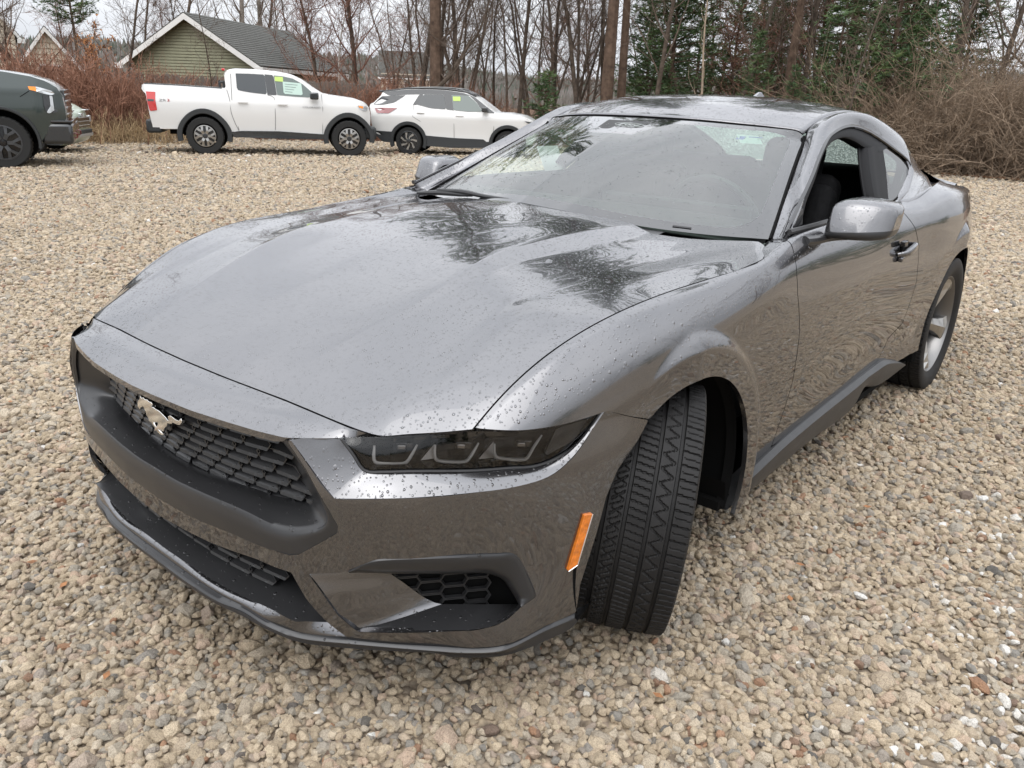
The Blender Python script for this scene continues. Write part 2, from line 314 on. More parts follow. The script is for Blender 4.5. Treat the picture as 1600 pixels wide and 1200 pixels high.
# ---------------------------------------------------------------- mesh helpers
def link(o, parent=None):
    COL.objects.link(o)
    if parent: o.parent = parent
    return o
def mobj(name, V, F, m, parent=None, sharp=32, smooth=True, solid=0.0, bevel=0.0, off=-1):
    me = bpy.data.meshes.new(name)
    me.from_pydata([tuple(map(float, v)) for v in V], [], [tuple(f) for f in F])
    me.validate(); me.update()
    for mm in (m if isinstance(m, (list, tuple)) else [m]): me.materials.append(mm)
    o = bpy.data.objects.new(name, me)
    link(o, parent)
    if smooth:
        me.shade_smooth()
        if sharp: me.set_sharp_from_angle(angle=R(sharp))
    if solid:
        md = o.modifiers.new('thickness', 'SOLIDIFY'); md.thickness = solid; md.offset = off; md.use_even_offset = False
    if bevel:
        md = o.modifiers.new('bevel', 'BEVEL'); md.width = bevel; md.segments = 2; md.limit_method = 'ANGLE'; md.angle_limit = R(40)
        md.harden_normals = False
    return o
def tag(o, label=None, cat=None, group=None, kind=None):
    if label: o['label'] = label
    if cat: o['category'] = cat
    if group: o['group'] = group
    if kind: o['kind'] = kind
    return o
def thing(name, label, cat, loc=(0, 0, 0), rz=0.0, group=None):
    o = bpy.data.objects.new(name, None); o.empty_display_size = 0.2
    link(o); o.location = loc; o.rotation_euler = (0, 0, rz)
    return tag(o, label, cat, group)
def recalc(V, F):
    return V, F
def resample(P, n, spline=True):
    """n points evenly spaced along a polyline (through a Catmull-Rom spline of it)"""
    P = np.asarray(P, float)
    if spline and len(P) > 2:
        Q = []
        E = np.vstack([2 * P[0] - P[1], P, 2 * P[-1] - P[-2]])
        for i in range(1, len(E) - 2):
            p0, p1, p2, p3 = E[i - 1:i + 3]
            t0 = 0.0; a = 0.5
            t1 = t0 + max(np.linalg.norm(p1 - p0), 1e-5) ** a; t2 = t1 + max(np.linalg.norm(p2 - p1), 1e-5) ** a; t3 = t2 + max(np.linalg.norm(p3 - p2), 1e-5) ** a
            for t in np.linspace(t1, t2, 9)[:-1]:
                A1 = (t1 - t) / (t1 - t0) * p0 + (t - t0) / (t1 - t0) * p1
                A2 = (t2 - t) / (t2 - t1) * p1 + (t - t1) / (t2 - t1) * p2
                A3 = (t3 - t) / (t3 - t2) * p2 + (t - t2) / (t3 - t2) * p3
                B1 = (t2 - t) / (t2 - t0) * A1 + (t - t0) / (t2 - t0) * A2
                B2 = (t3 - t) / (t3 - t1) * A2 + (t - t1) / (t3 - t1) * A3
                Q.append((t2 - t) / (t2 - t1) * B1 + (t - t1) / (t2 - t1) * B2)
        Q.append(P[-1]); P = np.array(Q)
    d = np.r_[0, np.cumsum(np.linalg.norm(np.diff(P, axis=0), axis=1))]
    t = np.linspace(0, d[-1], n)
    return np.stack([np.interp(t, d, P[:, k]) for k in range(P.shape[1])], 1)
def matched(rows, per, spline=True):
    """resample rows whose knots correspond one to one; per points on every knot interval"""
    out = []
    for P in rows:
        P = np.asarray(P, float)
        m = len(P); Q = []
        E = np.vstack([2 * P[0] - P[1], P, 2 * P[-1] - P[-2]])
        for i in range(1, m):
            p0, p1, p2, p3 = E[i - 1:i + 3]
            for t in np.linspace(0, 1, per, endpoint=False):
                if spline:
                    a, b = np.linalg.norm(p2 - p1), 1e-9
                    m1 = (p2 - p0) * 0.5; m2 = (p3 - p1) * 0.5
                    for mm in (m1, m2):
                        L = np.linalg.norm(mm)
                        if L > 1.5 * a: mm *= 1.5 * a / L
                    t2, t3 = t * t, t ** 3
                    Q.append((2 * t3 - 3 * t2 + 1) * p1 + (t3 - 2 * t2 + t) * m1 + (-2 * t3 + 3 * t2) * p2 + (t3 - t2) * m2)
                else:
                    Q.append(p1 + (p2 - p1) * t)
        Q.append(P[-1]); out.append(np.array(Q))
    return np.array(out)
def pchip(x, y, q):
    """monotone cubic through (x, y); y may have trailing dimensions"""
    x = np.asarray(x, float); y = np.asarray(y, float); q = np.asarray(q, float)
    h = np.diff(x); shp = (-1,) + (1,) * (y.ndim - 1)
    d = np.diff(y, axis=0) / h.reshape(shp)
    m = np.zeros_like(y)
    if len(x) > 2:
        w1 = (2 * h[1:] + h[:-1]).reshape(shp); w2 = (h[1:] + 2 * h[:-1]).reshape(shp)
        with np.errstate(divide='ignore', invalid='ignore'):
            mm = (w1 + w2) / (w1 / d[:-1] + w2 / d[1:])
        m[1:-1] = np.where(d[:-1] * d[1:] > 0, mm, 0)
    m[0] = d[0]; m[-1] = d[-1]
    i = np.clip(np.searchsorted(x, q, side='right') - 1, 0, len(x) - 2)
    qq = q.reshape(q.shape + (1,) * (y.ndim - 1)); hh = h[i].reshape(qq.shape)
    t = (qq - x[i].reshape(qq.shape)) / hh
    return (2 * t**3 - 3 * t**2 + 1) * y[i] + (t**3 - 2 * t**2 + t) * hh * m[i] + (-2 * t**3 + 3 * t**2) * y[i + 1] + (t**3 - t**2) * hh * m[i + 1]
def cspl(x, y, q):
    """smooth cubic (Catmull-Rom tangents) through (x, y)"""
    x = np.asarray(x, float); y = np.asarray(y, float); q = np.asarray(q, float)
    h = np.diff(x); shp = (-1,) + (1,) * (y.ndim - 1)
    d = np.diff(y, axis=0) / h.reshape(shp)
    m = np.zeros_like(y)
    h1 = h[:-1].reshape(shp); h2 = h[1:].reshape(shp)
    if len(x) > 2: m[1:-1] = (h2 * d[:-1] + h1 * d[1:]) / (h1 + h2)
    m[0] = d[0]; m[-1] = d[-1]
    i = np.clip(np.searchsorted(x, q, side='right') - 1, 0, len(x) - 2)
    qq = q.reshape(q.shape + (1,) * (y.ndim - 1)); hh = h[i].reshape(qq.shape)
    t = (qq - x[i].reshape(qq.shape)) / hh
    return (2 * t**3 - 3 * t**2 + 1) * y[i] + (t**3 - 2 * t**2 + t) * hh * m[i] + (-2 * t**3 + 3 * t**2) * y[i + 1] + (t**3 - t**2) * hh * m[i + 1]
def loft(rows, nv, smooth=True, lens=None):
    """rows (k, n, 3) -> (nv, n, 3) grid through them"""
    rows = np.asarray(rows, float)
    if lens is None:
        dd = np.linalg.norm(np.diff(rows, axis=0), axis=2).mean(1)
        lens = np.r_[0, np.cumsum(np.maximum(dd, 1e-4))]; lens = lens / lens[-1]
    q = np.linspace(0, 1, nv)
    if smooth and len(rows) > 2: return cspl(lens, rows, q)
    i = np.clip(np.searchsorted(lens, q, side='right') - 1, 0, len(lens) - 2)
    t = ((q - lens[i]) / (lens[i + 1] - lens[i]))[:, None, None]
    return rows[i] * (1 - t) + rows[i + 1] * t
def gridmesh(G, flip=False, wrap_u=False):
    G = np.asarray(G); a, b = G.shape[:2]
    V = G.reshape(-1, 3); F = []
    bb = b if wrap_u else b - 1
    for i in range(a - 1):
        for j in range(bb):
            j2 = (j + 1) % b
            f = (i * b + j, i * b + j2, (i + 1) * b + j2, (i + 1) * b + j)
            F.append(f[::-1] if flip else f)
    return V, F
def clip(V, F, f):
    """keep the part of the mesh where f(V) > 0, cutting faces exactly"""
    V = [tuple(v) for v in np.asarray(V)]; val = np.asarray(f(np.asarray(V)), float)
    NV = list(V); cut = {}; NF = []
    pos = val > 0
    for fc in F:
        k = [pos[i] for i in fc]
        if all(k): NF.append(tuple(fc)); continue
        if not any(k): continue
        out = []
        m = len(fc)
        for a in range(m):
            i, j = fc[a], fc[(a + 1) % m]
            if pos[i]: out.append(i)
            if pos[i] != pos[j]:
                key = (i, j) if i < j else (j, i)
                if key not in cut:
                    t = val[i] / (val[i] - val[j]); t = min(max(t, 0.001), 0.999)
                    NV.append(tuple(np.array(V[i]) * (1 - t) + np.array(V[j]) * t)); cut[key] = len(NV) - 1
                out.append(cut[key])
        o2 = []
        for q in out:
            if not o2 or q != o2[-1]: o2.append(q)
        if len(o2) >= 3: NF.append(tuple(o2))
    used = sorted({i for fc in NF for i in fc}); mp = {u: k for k, u in enumerate(used)}
    return np.array([NV[u] for u in used], float).reshape(len(used), -1), [tuple(mp[i] for i in fc) for fc in NF]
def sdf_poly(P, poly):
    """signed distance in the plane, positive inside"""
    P = np.asarray(P, float)[:, :2]; Q = np.asarray(poly, float)[:, :2]
    a = Q; b = np.roll(Q, -1, axis=0); ab = b - a
    L2 = (ab ** 2).sum(1) + 1e-12
    out = np.full(len(P), 1e9); ins = np.zeros(len(P), bool)
    for k in range(len(Q)):
        w = P - a[k]; t = np.clip((w @ ab[k]) / L2[k], 0, 1)
        out = np.minimum(out, np.linalg.norm(w - t[:, None] * ab[k], axis=1))
        c = (a[k, 1] > P[:, 1]) != (b[k, 1] > P[:, 1])
        with np.errstate(divide='ignore', invalid='ignore'):
            xx = (b[k, 0] - a[k, 0]) * (P[:, 1] - a[k, 1]) / (b[k, 1] - a[k, 1]) + a[k, 0]
        ins ^= c & (P[:, 0] < xx)
    return np.where(ins, out, -out)
def mir(V, F=None):
    V = np.asarray(V, float) * np.array([1, -1, 1])
    return (V, [tuple(f)[::-1] for f in F]) if F is not None else V
def join(parts):
    V = []; F = []
    for v, f in parts:
        o = len(V); V += [tuple(x) for x in v]; F += [tuple(i + o for i in q) for q in f]
    return np.array(V), F
def sym(G):
    """mirror a half grid whose row index runs from the centre line (column 0) outwards"""
    return np.concatenate([mir(G[:, ::-1]), G[:, 1:]], axis=1)
def tube(path, r, n=8, closed=False, spl=0, cap=True):
    P = np.asarray(path, float)
    if spl: P = resample(P, spl)
    rr = np.asarray(r if np.ndim(r) else [r] * len(P), float)
    if len(rr) != len(P): rr = np.interp(np.linspace(0, 1, len(P)), np.linspace(0, 1, len(rr)), rr)
    T = np.gradient(P, axis=0) if not closed else (np.roll(P, -1, 0) - np.roll(P, 1, 0))
    T /= np.linalg.norm(T, axis=1)[:, None] + 1e-12
    up = np.array([0, 0, 1.0]) if abs(T[0, 2]) < 0.9 else np.array([1.0, 0, 0])
    G = []
    for i in range(len(P)):
        s = np.cross(T[i], up); s /= np.linalg.norm(s) + 1e-12; up = np.cross(s, T[i])
        a = np.linspace(0, 2 * math.pi, n, endpoint=False)
        G.append(P[i] + rr[i] * (np.cos(a)[:, None] * s + np.sin(a)[:, None] * up))
    V, F = gridmesh(np.array(G), wrap_u=True, flip=True)
    F = list(F)
    if closed:
        b = n; a0 = (len(P) - 1) * n
        for j in range(n): F.append((a0 + j, j, (j + 1) % n, a0 + (j + 1) % n))
    elif cap:
        F.append(tuple(range(n))); F.append(tuple(reversed(range((len(P) - 1) * n, len(P) * n))))
    return V, F
def box(c, s, rot=None):
    c = np.array(c, float); h = np.array(s, float) / 2
    V = np.array([(x, y, z) for z in (-1, 1) for y in (-1, 1) for x in (-1, 1)]) * h
    if rot is not None: V = V @ np.array(Euler(rot).to_matrix()).T
    V = V + c
    return V, [(0, 2, 3, 1), (4, 5, 7, 6), (0, 1, 5, 4), (2, 6, 7, 3), (0, 4, 6, 2), (1, 3, 7, 5)]
def prism(poly, axis, a, b):
    """a polygon in the plane normal to axis, run from a to b along it"""
    n = len(poly); V = []
    for t in (a, b):
        for p in poly:
            q = list(p); q.insert(axis, t); V.append(q)
    area = sum(poly[i][0] * poly[(i + 1) % n][1] - poly[(i + 1) % n][0] * poly[i][1] for i in range(n))
    F = [tuple(range(n)), tuple(reversed(range(n, 2 * n)))] + [(i, i + n, (i + 1) % n + n, (i + 1) % n) for i in range(n)]
    ccw = (area > 0) != (axis == 1)
    if ccw == (b > a): F = [f[::-1] for f in F]
    return np.array(V, float), F
def lathe(prof, n, axis='y', a0=0.0, a1=2 * math.pi):
    """profile of (r, t) pairs turned about an axis; t runs along the axis"""
    full = abs(a1 - a0 - 2 * math.pi) < 1e-6
    ang = np.linspace(a0, a1, n, endpoint=not full)
    G = []
    for r, t in prof:
        if axis == 'y': G.append(np.stack([r * np.cos(ang), np.full(n, t), r * np.sin(ang)], 1))
        elif axis == 'z': G.append(np.stack([r * np.cos(ang), r * np.sin(ang), np.full(n, t)], 1))
        else: G.append(np.stack([np.full(n, t), r * np.cos(ang), r * np.sin(ang)], 1))
    return gridmesh(np.array(G), wrap_u=full)
def copy_tree(o, parent=None):
    c = o.copy(); COL.objects.link(c)
    if parent: c.parent = parent
    for ch in list(o.children): copy_tree(ch, c)
    return c
def text_obj(s, size, name, m, parent, loc, rot, depth=0.0015, sx=1.0, shear=0.0):
    cu = bpy.data.curves.new(name, 'FONT'); cu.body = s; cu.size = size; cu.extrude = depth; cu.shear = shear
    cu.align_x = 'CENTER'; cu.align_y = 'CENTER'
    o = bpy.data.objects.new(name, cu)
    dg = bpy.context.evaluated_depsgraph_get()
    COL.objects.link(o)
    me = bpy.data.meshes.new_from_object(o.evaluated_get(bpy.context.evaluated_depsgraph_get()))
    COL.objects.unlink(o); bpy.data.objects.remove(o)
    me.materials.clear(); me.materials.append(m)
    q = bpy.data.objects.new(name, me); link(q, parent); q.location = loc; q.rotation_euler = rot; q.scale = (sx, 1, 1)
    return q

def gridn(G, wrap=False):
    """grid with its normals carried along: (n, 6) rows of position and unit normal, and faces"""
    G = np.asarray(G, float)
    du = np.gradient(G, axis=1); dv = np.gradient(G, axis=0)
    n = np.cross(du, dv); n /= np.linalg.norm(n, axis=2)[..., None] + 1e-12
    V, F = gridmesh(G)
    return np.concatenate([V, n.reshape(-1, 3)], 1), F
def panel(name, V, F, m, parent=None, ref=(-1.3, 0, .5), thick=0.012, edge=True):
    """a sheet-metal panel: outer skin with exact normals and a folded edge turned inwards"""
    V = np.asarray(V, float); P = V[:, :3].copy(); N = V[:, 3:6].copy(); N /= np.linalg.norm(N, axis=1)[:, None] + 1e-12
    s = float(((P - np.asarray(ref, float)) * N).sum())
    if s < 0: N = -N
    F2 = []; 
    for f in F:
        a, b, c = P[f[0]], P[f[1]], P[f[2]]; n = np.cross(b - a, c - a)
        if len(f) > 3: n = n + np.cross(c - a, P[f[3]] - a)
        F2.append(tuple(f) if n @ N[f[0]] >= 0 else tuple(f)[::-1])
    VV = [tuple(p) for p in P]; FF = list(F2); NN = [tuple(n) for n in N]
    if edge and thick:
        ed = {}
        for f in F2:
            for i in range(len(f)):
                a, b = f[i], f[(i + 1) % len(f)]
                k = (a, b) if a < b else (b, a)
                ed.setdefault(k, []).append((a, b))
        mp = {}
        def dup(i, d):
            if (i, d) not in mp:
                mp[(i, d)] = len(VV); VV.append(tuple(P[i] - N[i] * d)); NN.append(None)
            return mp[(i, d)]
        for k, e in ed.items():
            if len(e) == 1:
                a, b = e[0]
                if np.linalg.norm(P[a] - P[b]) < 1e-6: continue
                FF.append((dup(b, .0006), dup(a, .0006), dup(a, thick), dup(b, thick)))
    me = bpy.data.meshes.new(name); me.from_pydata(VV, [], FF); me.materials.append(m); me.update()
    me.shade_smooth()
    vn = [Vector(v.normal) for v in me.vertices]
    me.normals_split_custom_set_from_vertices([tuple(NN[i]) if NN[i] is not None else tuple(vn[i]) for i in range(len(VV))])
    o = bpy.data.objects.new(name, me); link(o, parent)
    return o
def mir6(V, F):
    return np.asarray(V, float) * np.array([1, -1, 1, 1, -1, 1]), [tuple(f)[::-1] for f in F]
# ================================================================ the grey coupe
# frame: +x is the car's nose, +y its left side, origin on the ground under the front axle
A3 = lambda k: np.array(NETS[k], float)
def make_paint(name, col):
    m = mat(name, col, rough=0.14, metal=0.92, coat=1.0, spec=0.5, coat_rough=0.01)
    m.node_tree.nodes['Principled BSDF'].inputs['Specular Tint'].default_value = (.65, .65, .67, 1)
    m.node_tree.nodes['Principled BSDF'].inputs['Coat IOR'].default_value = 1.55
    n, l, b = nodes(m)
    tc = n.new('ShaderNodeTexCoord')
    fl = node(n, 'ShaderNodeTexVoronoi', i_Scale=1400.0); l.new(tc.outputs['Object'], fl.inputs['Vector'])
    no = node(n, 'ShaderNodeTexNoise', i_Scale=3.0, i_Detail=3.0); l.new(tc.outputs['Object'], no.inputs['Vector'])
    h = rain_height(n, l, 150.0, 0.97)
    bp = node(n, 'ShaderNodeBump', i_Strength=.8, i_Distance=0.0035); l.new(h, bp.inputs['Height'])
    l.new(bp.outputs[0], b.inputs['Coat Normal']); l.new(bp.outputs[0], b.inputs['Normal'])
    r = math_node(n, l, 'MULTIPLY_ADD', no.outputs['Fac'], 0.05, 0.19)
    l.new(r, b.inputs['Roughness'])
    return m
M_PAINT = make_paint('grey_metallic_paint', (0.132, 0.131, 0.136))
M_BLACK = vary(mat('black_textured_plastic', (0.022, 0.022, 0.023), rough=0.42), 30, 0.25, bump=0.15, bscale=700, dist=0.001)
M_TRIM = mat('matt_window_trim', (0.010, 0.010, 0.011), rough=0.6, spec=0.12)
M_BLACKW = mat('wet_black_plastic', (0.02, 0.02, 0.021), rough=0.30)
def _wet(m, size=110.0, cover=0.25):
    n, l, b = nodes(m)
    h = rain_height(n, l, size, cover)
    bp = node(n, 'ShaderNodeBump', i_Strength=0.8, i_Distance=0.003); l.new(h, bp.inputs['Height']); l.new(bp.outputs[0], b.inputs['Normal'])
    return m
_wet(M_BLACKW)
M_LINER = mat('black_liner', (0.006, 0.006, 0.006), rough=0.95, spec=0.1)
M_GLOSSBK = mat('gloss_black', (0.008, 0.008, 0.009), rough=0.06)
M_RUB = vary(mat('tyre_rubber', (0.0085, 0.008, 0.008), rough=0.65, spec=.3), 26, 0.35, bump=0.2, bscale=300, dist=0.001)
M_CHROME = mat('chrome', (0.80, 0.79, 0.77), rough=0.06, metal=1.0)
M_ALLOY = mat('machined_alloy', (0.44, 0.43, 0.41), rough=0.28, metal=1.0)
M_ALLOYD = mat('grey_alloy', (0.20, 0.195, 0.19), rough=0.35, metal=0.9)
M_DRL = mat('grey_light_guide', (0.30, 0.30, 0.30), rough=0.3)
M_CLOTH = vary(mat('black_cloth', (0.014, 0.014, 0.015), rough=0.9, spec=0.2), 60, 0.3, bump=0.3, bscale=500, dist=0.001)
M_STITCH = mat('grey_stitching', (0.25, 0.25, 0.25), rough=0.8)
M_DASH = mat('dark_dashboard', (0.018, 0.018, 0.019), rough=0.6)
M_HEAD = mat('dark_headliner', (0.03, 0.03, 0.03), rough=0.95)
M_DISC = mat('brake_disc', (0.25, 0.24, 0.23), rough=0.35, metal=1.0)
M_PAPER = mat('paper_sheet', (0.62, 0.62, 0.60), rough=0.8)
M_STICK = mat('white_sticker', (0.78, 0.80, 0.82), rough=0.5)
M_BLUE = mat('blue_print', (0.10, 0.16, 0.55), rough=0.5)
def glass_mat(name, tint, refl=1.6, rough=0.0, rain=None, cover=0.4, veil=0.0, milk=False):
    """thin pane: tinted see-through mixed with its mirror reflection by Fresnel"""
    m = bpy.data.materials.new(name); m.use_nodes = True
    n, l = m.node_tree.nodes, m.node_tree.links; n.clear()
    out = n.new('ShaderNodeOutputMaterial')
    tr = n.new('ShaderNodeBsdfTransparent'); tr.inputs[0].default_value = (*tint, 1)
    gl = n.new('ShaderNodeBsdfGlossy'); gl.inputs['Roughness'].default_value = rough; gl.inputs['Color'].default_value = (1, 1, 1, 1)
    fr = n.new('ShaderNodeFresnel'); fr.inputs['IOR'].default_value = refl
    mx = n.new('ShaderNodeMixShader')
    l.new(fr.outputs[0], mx.inputs[0]); l.new(tr.outputs[0], mx.inputs[1]); l.new(gl.outputs[0], mx.inputs[2])
    last = mx.outputs[0]
    if rain:
        h = rain_height(n, l, rain, cover)
        bp = node(n, 'ShaderNodeBump', i_Strength=1.0, i_Distance=0.004); l.new(h, bp.inputs['Height'])
        l.new(bp.outputs[0], gl.inputs['Normal']); l.new(bp.outputs[0], fr.inputs['Normal'])
        dd = n.new('ShaderNodeBsdfGlass'); dd.inputs['Color'].default_value = (0.9, 0.95, 0.93, 1); dd.inputs['IOR'].default_value = 1.33
        l.new(bp.outputs[0], dd.inputs['Normal'])
        m2 = n.new('ShaderNodeMixShader'); l.new(math_node(n, l, 'GREATER_THAN', h, 0.02), m2.inputs[0]); l.new(last, m2.inputs[1]); l.new(dd.outputs[0], m2.inputs[2])
        last = m2.outputs[0]
    if veil:
        df = n.new('ShaderNodeBsdfTranslucent' if milk else 'ShaderNodeBsdfDiffuse'); df.inputs['Color'].default_value = (0.5, 0.56, 0.52, 1)
        if milk:
            tcq = n.new('ShaderNodeTexCoord'); vq = node(n, 'ShaderNodeTexVoronoi', i_Scale=95.0); l.new(tcq.outputs['Object'], vq.inputs['Vector'])
            l.new(ramp(n, l, vq.outputs['Distance'], [(.2, (.50, .58, .52)), (.5, (.16, .19, .17))]), df.inputs['Color'])
        m3 = n.new('ShaderNodeMixShader'); m3.inputs[0].default_value = veil; l.new(last, m3.inputs[1]); l.new(df.outputs[0], m3.inputs[2]); last = m3.outputs[0]
    l.new(last, out.inputs['Surface'])
    return m
M_WS = glass_mat('windscreen_glass', (0.62, 0.80, 0.70), 1.95, veil=0.025)  # a pale diffuse haze is mixed in to brighten the pane
M_DROP = mat('water_bead', (.9, .95, .95), rough=0.0)
M_DROP.node_tree.nodes['Principled BSDF'].inputs['Transmission Weight'].default_value = 1.0
M_DROP.node_tree.nodes['Principled BSDF'].inputs['IOR'].default_value = 1.33
M_SIDEG = glass_mat('side_glass', (0.45, 0.52, 0.48), 1.55)
M_REARG = glass_mat('rear_glass', (0.62, 0.74, 0.68), 1.35, veil=0.45, milk=True)
M_LENS = glass_mat('headlight_lens', (0.88, 0.87, 0.86), 1.5)
M_FRIT = mat('black_glass_border', (0.012, 0.012, 0.013), rough=0.05, spec=0.5, coat=1.0)
_wet(M_FRIT, 120.0, 0.28)
_n, _l, _b = nodes(M_FRIT)

CAR = thing('sports_coupe', 'wet dark grey metallic sports coupe with its front wheels turned, filling the foreground', 'car')
CEN = np.array([-1.3, 0.0, 0.5])
def cpart(name, V, F, m, parent=None, ref=None, **kw):
    """a car panel with its normals turned outwards from ref"""
    V = np.asarray(V, float); ref = CEN if ref is None else np.asarray(ref, float)
    s = 0.0
    for f in F[::max(1, len(F) // 400)]:
        a, b, c = V[f[0]], V[f[1]], V[f[2]]
        n = np.cross(b - a, c - a); s += float(n @ ((a + b + c) / 3 - ref)) / (np.linalg.norm(n) + 1e-12) * np.linalg.norm(n) ** 0.5
    if s < 0: F = [tuple(f)[::-1] for f in F]
    return mobj(name, V, F, m, parent or CAR, **kw)
def both(name, V, F, m, parent=None, ref=None, **kw):
    r = CEN if ref is None else np.asarray(ref, float)
    a = cpart(name, V, F, m, parent, r, **kw)
    V2, F2 = mir(V, F)
    b = cpart(name, V2, F2, m, parent, r * np.array([1, -1, 1]), **kw)
    return a, b

# ---- body side master surface (x station, row from the shoulder down to the sill)
ROWS = [
 [(.74,.762,.655),(.6305,.7725,.7283),(.576,.775,.7638),(.522,.7797,.7959),(.4581,.7868,.8276),(.3935,.796,.8542),(.3039,.8069,.8805),(.2076,.8183,.9005),
  (.0958,.8257,.9131),(-.0286,.8326,.9212),(-.1714,.8457,.9282),(-.3146,.8625,.9371),(-.4467,.873,.9455),(-.6,.860,.965),(-.75,.846,.987),(-1.0,.838,.9975),
  (-1.4,.834,1.0),(-1.89,.836,.998),(-2.1,.847,1.001),(-2.4,.835,1.035),(-2.72,.79,1.04),(-3.0,.73,1.02),(-3.3,.68,.995),(-3.55,.65,.97),(-3.8,.62,.95)],
 [(.74,.775,.65),(.63,.786,.722),(.5,.806,.80),(.4,.822,.845),(.3,.836,.872),(.2,.848,.892),(.1,.856,.905),(0,.864,.911),(-.2,.877,.919),(-.45,.890,.935),
  (-.6,.880,.953),(-.75,.864,.975),(-1.0,.857,.985),(-1.4,.856,.985),(-1.8,.862,.98),(-2.1,.893,.966),(-2.3,.90,.986),(-2.5,.90,1.0025),(-2.72,.885,1.002),
  (-2.9,.865,.994),(-3.1,.835,.982),(-3.4,.775,.958),(-3.6,.745,.945),(-3.8,.71,.935)],
 [(.74,.79,.62),(.63,.812,.70),(.5,.845,.765),(.3,.880,.83),(.1,.898,.865),(-.1,.906,.873),(-.45,.912,.893),(-.75,.893,.93),(-1.0,.886,.935),(-1.8,.893,.93),
  (-2.1,.915,.92),(-2.4,.93,.93),(-2.72,.925,.94),(-3.0,.89,.93),(-3.4,.80,.90),(-3.8,.735,.89)],
 [(.74,.81,.58),(.63,.835,.65),(.5,.872,.70),(.3,.908,.75),(.1,.926,.785),(-.1,.931,.79),(-.45,.928,.80),(-.75,.920,.815),(-1.2,.913,.82),(-1.8,.915,.82),
  (-2.1,.927,.82),(-2.4,.946,.81),(-2.72,.953,.80),(-3.0,.925,.80),(-3.4,.83,.79),(-3.8,.76,.78)],
 [(.74,.82,.52),(.5,.885,.60),(.3,.917,.64),(0,.936,.65),(-.45,.937,.65),(-.75,.934,.65),(-1.2,.927,.65),(-1.8,.928,.65),(-2.1,.938,.65),(-2.4,.953,.65),
  (-2.72,.958,.65),(-3,.93,.65),(-3.4,.84,.65),(-3.8,.765,.64)],
 [(.74,.81,.40),(.5,.88,.42),(.3,.915,.43),(0,.934,.45),(-.45,.930,.45),(-.75,.925,.45),(-1.2,.915,.45),(-1.8,.918,.45),(-2.2,.93,.45),(-2.72,.95,.45),(-3,.92,.45),
  (-3.4,.83,.45),(-3.8,.75,.42)],
 [(.74,.80,.34),(.3,.90,.36),(0,.925,.37),(-.45,.918,.368),(-.75,.916,.368),(-1.2,.913,.372),(-1.8,.916,.385),(-2.2,.925,.385),(-2.72,.94,.37),(-3.4,.82,.36),(-3.8,.74,.34)],
 [(.74,.79,.29),(.3,.895,.29),(0,.92,.305),(-.45,.908,.31),(-.75,.907,.31),(-1.2,.905,.315),(-1.8,.907,.325),(-2.2,.93,.32),(-2.72,.93,.30),(-3.4,.80,.28),(-3.8,.73,.27)],
 [(.74,.77,.20),(.3,.87,.20),(0,.89,.20),(-.45,.885,.20),(-.75,.885,.20),(-1.2,.885,.21),(-1.8,.885,.21),(-2.2,.90,.22),(-2.72,.90,.20),(-3.4,.77,.2),(-3.8,.71,.2)],
]
def body_row(r, xs):
    T = np.array(ROWS[r])[::-1]
    return np.stack([xs, cspl(T[:, 0], T[:, 1], xs), cspl(T[:, 0], T[:, 2], xs)], 1)
def flare(V):
    V = V.copy(); x, y, z = V.T
    for cx, A0, r0 in ((0.0, .948, .450), (-2.72, .972, .470)):
        r = np.hypot(x - cx, z - .345)
        A = A0 - (0.13 * np.clip(x - cx, 0, 1) if cx == 0 else 0.09 * np.clip(x - cx, 0, 1) + 0.12 * np.clip(cx - x, 0, 1))
        f = A - 0.50 * np.maximum(0, r - r0) - 9.0 * np.maximum(0, r - r0 - .015) ** 2 - 0.02 * np.clip(.345 - z, 0, 1)
        k = 0.004
        blend = np.clip(0.5 + 0.5 * (f - y) / k, 0, 1)
        y2 = y * (1 - blend) + f * blend + k * blend * (1 - blend)
        y = np.where((r < 0.62) & (z < 0.93), y2, y)
    V[:, 1] = y
    return V
XS = np.linspace(.74, -3.8, 400)
G_SIDE = loft([body_row(r, XS) for r in range(len(ROWS))], 96)
G_SIDE = flare(G_SIDE.reshape(-1, 3)).reshape(G_SIDE.shape)
SV, SF = gridn(G_SIDE)
def bothp(name, V, F, m, thick=.014, parent=None):
    panel(name, V, F, m, parent or CAR, thick=thick); V2, F2 = mir6(V, F); panel(name, V2, F2, m, parent or CAR, thick=thick)
F_CUT = A3('F')[::-1]
def z_front(x): return np.interp(x, F_CUT[:, 0], F_CUT[:, 2])
DOOR = [(x, z) for x, _, z in NETS['door_front']][1:] + [(-.672, .31), (-1.70, .325)] + [(x, z) for x, _, z in NETS['door_rear']][::-1][1:] + [(-1.80, 1.2), (-.70, 1.2)]
xz = lambda V: V[:, [0, 2]]
ARCH_F, ARCH_R = 0.376, 0.392
arch = lambda V, cx, rr: np.hypot(V[:, 0] - cx, V[:, 2] - .345) - rr
GAP = 0.0022
_su = np.array([(-.36, 0, .197)] + list(NETS['skirt_up']))[::-1]
skirt_z = lambda x: np.interp(x, _su[:, 0], _su[:, 2]) - .006
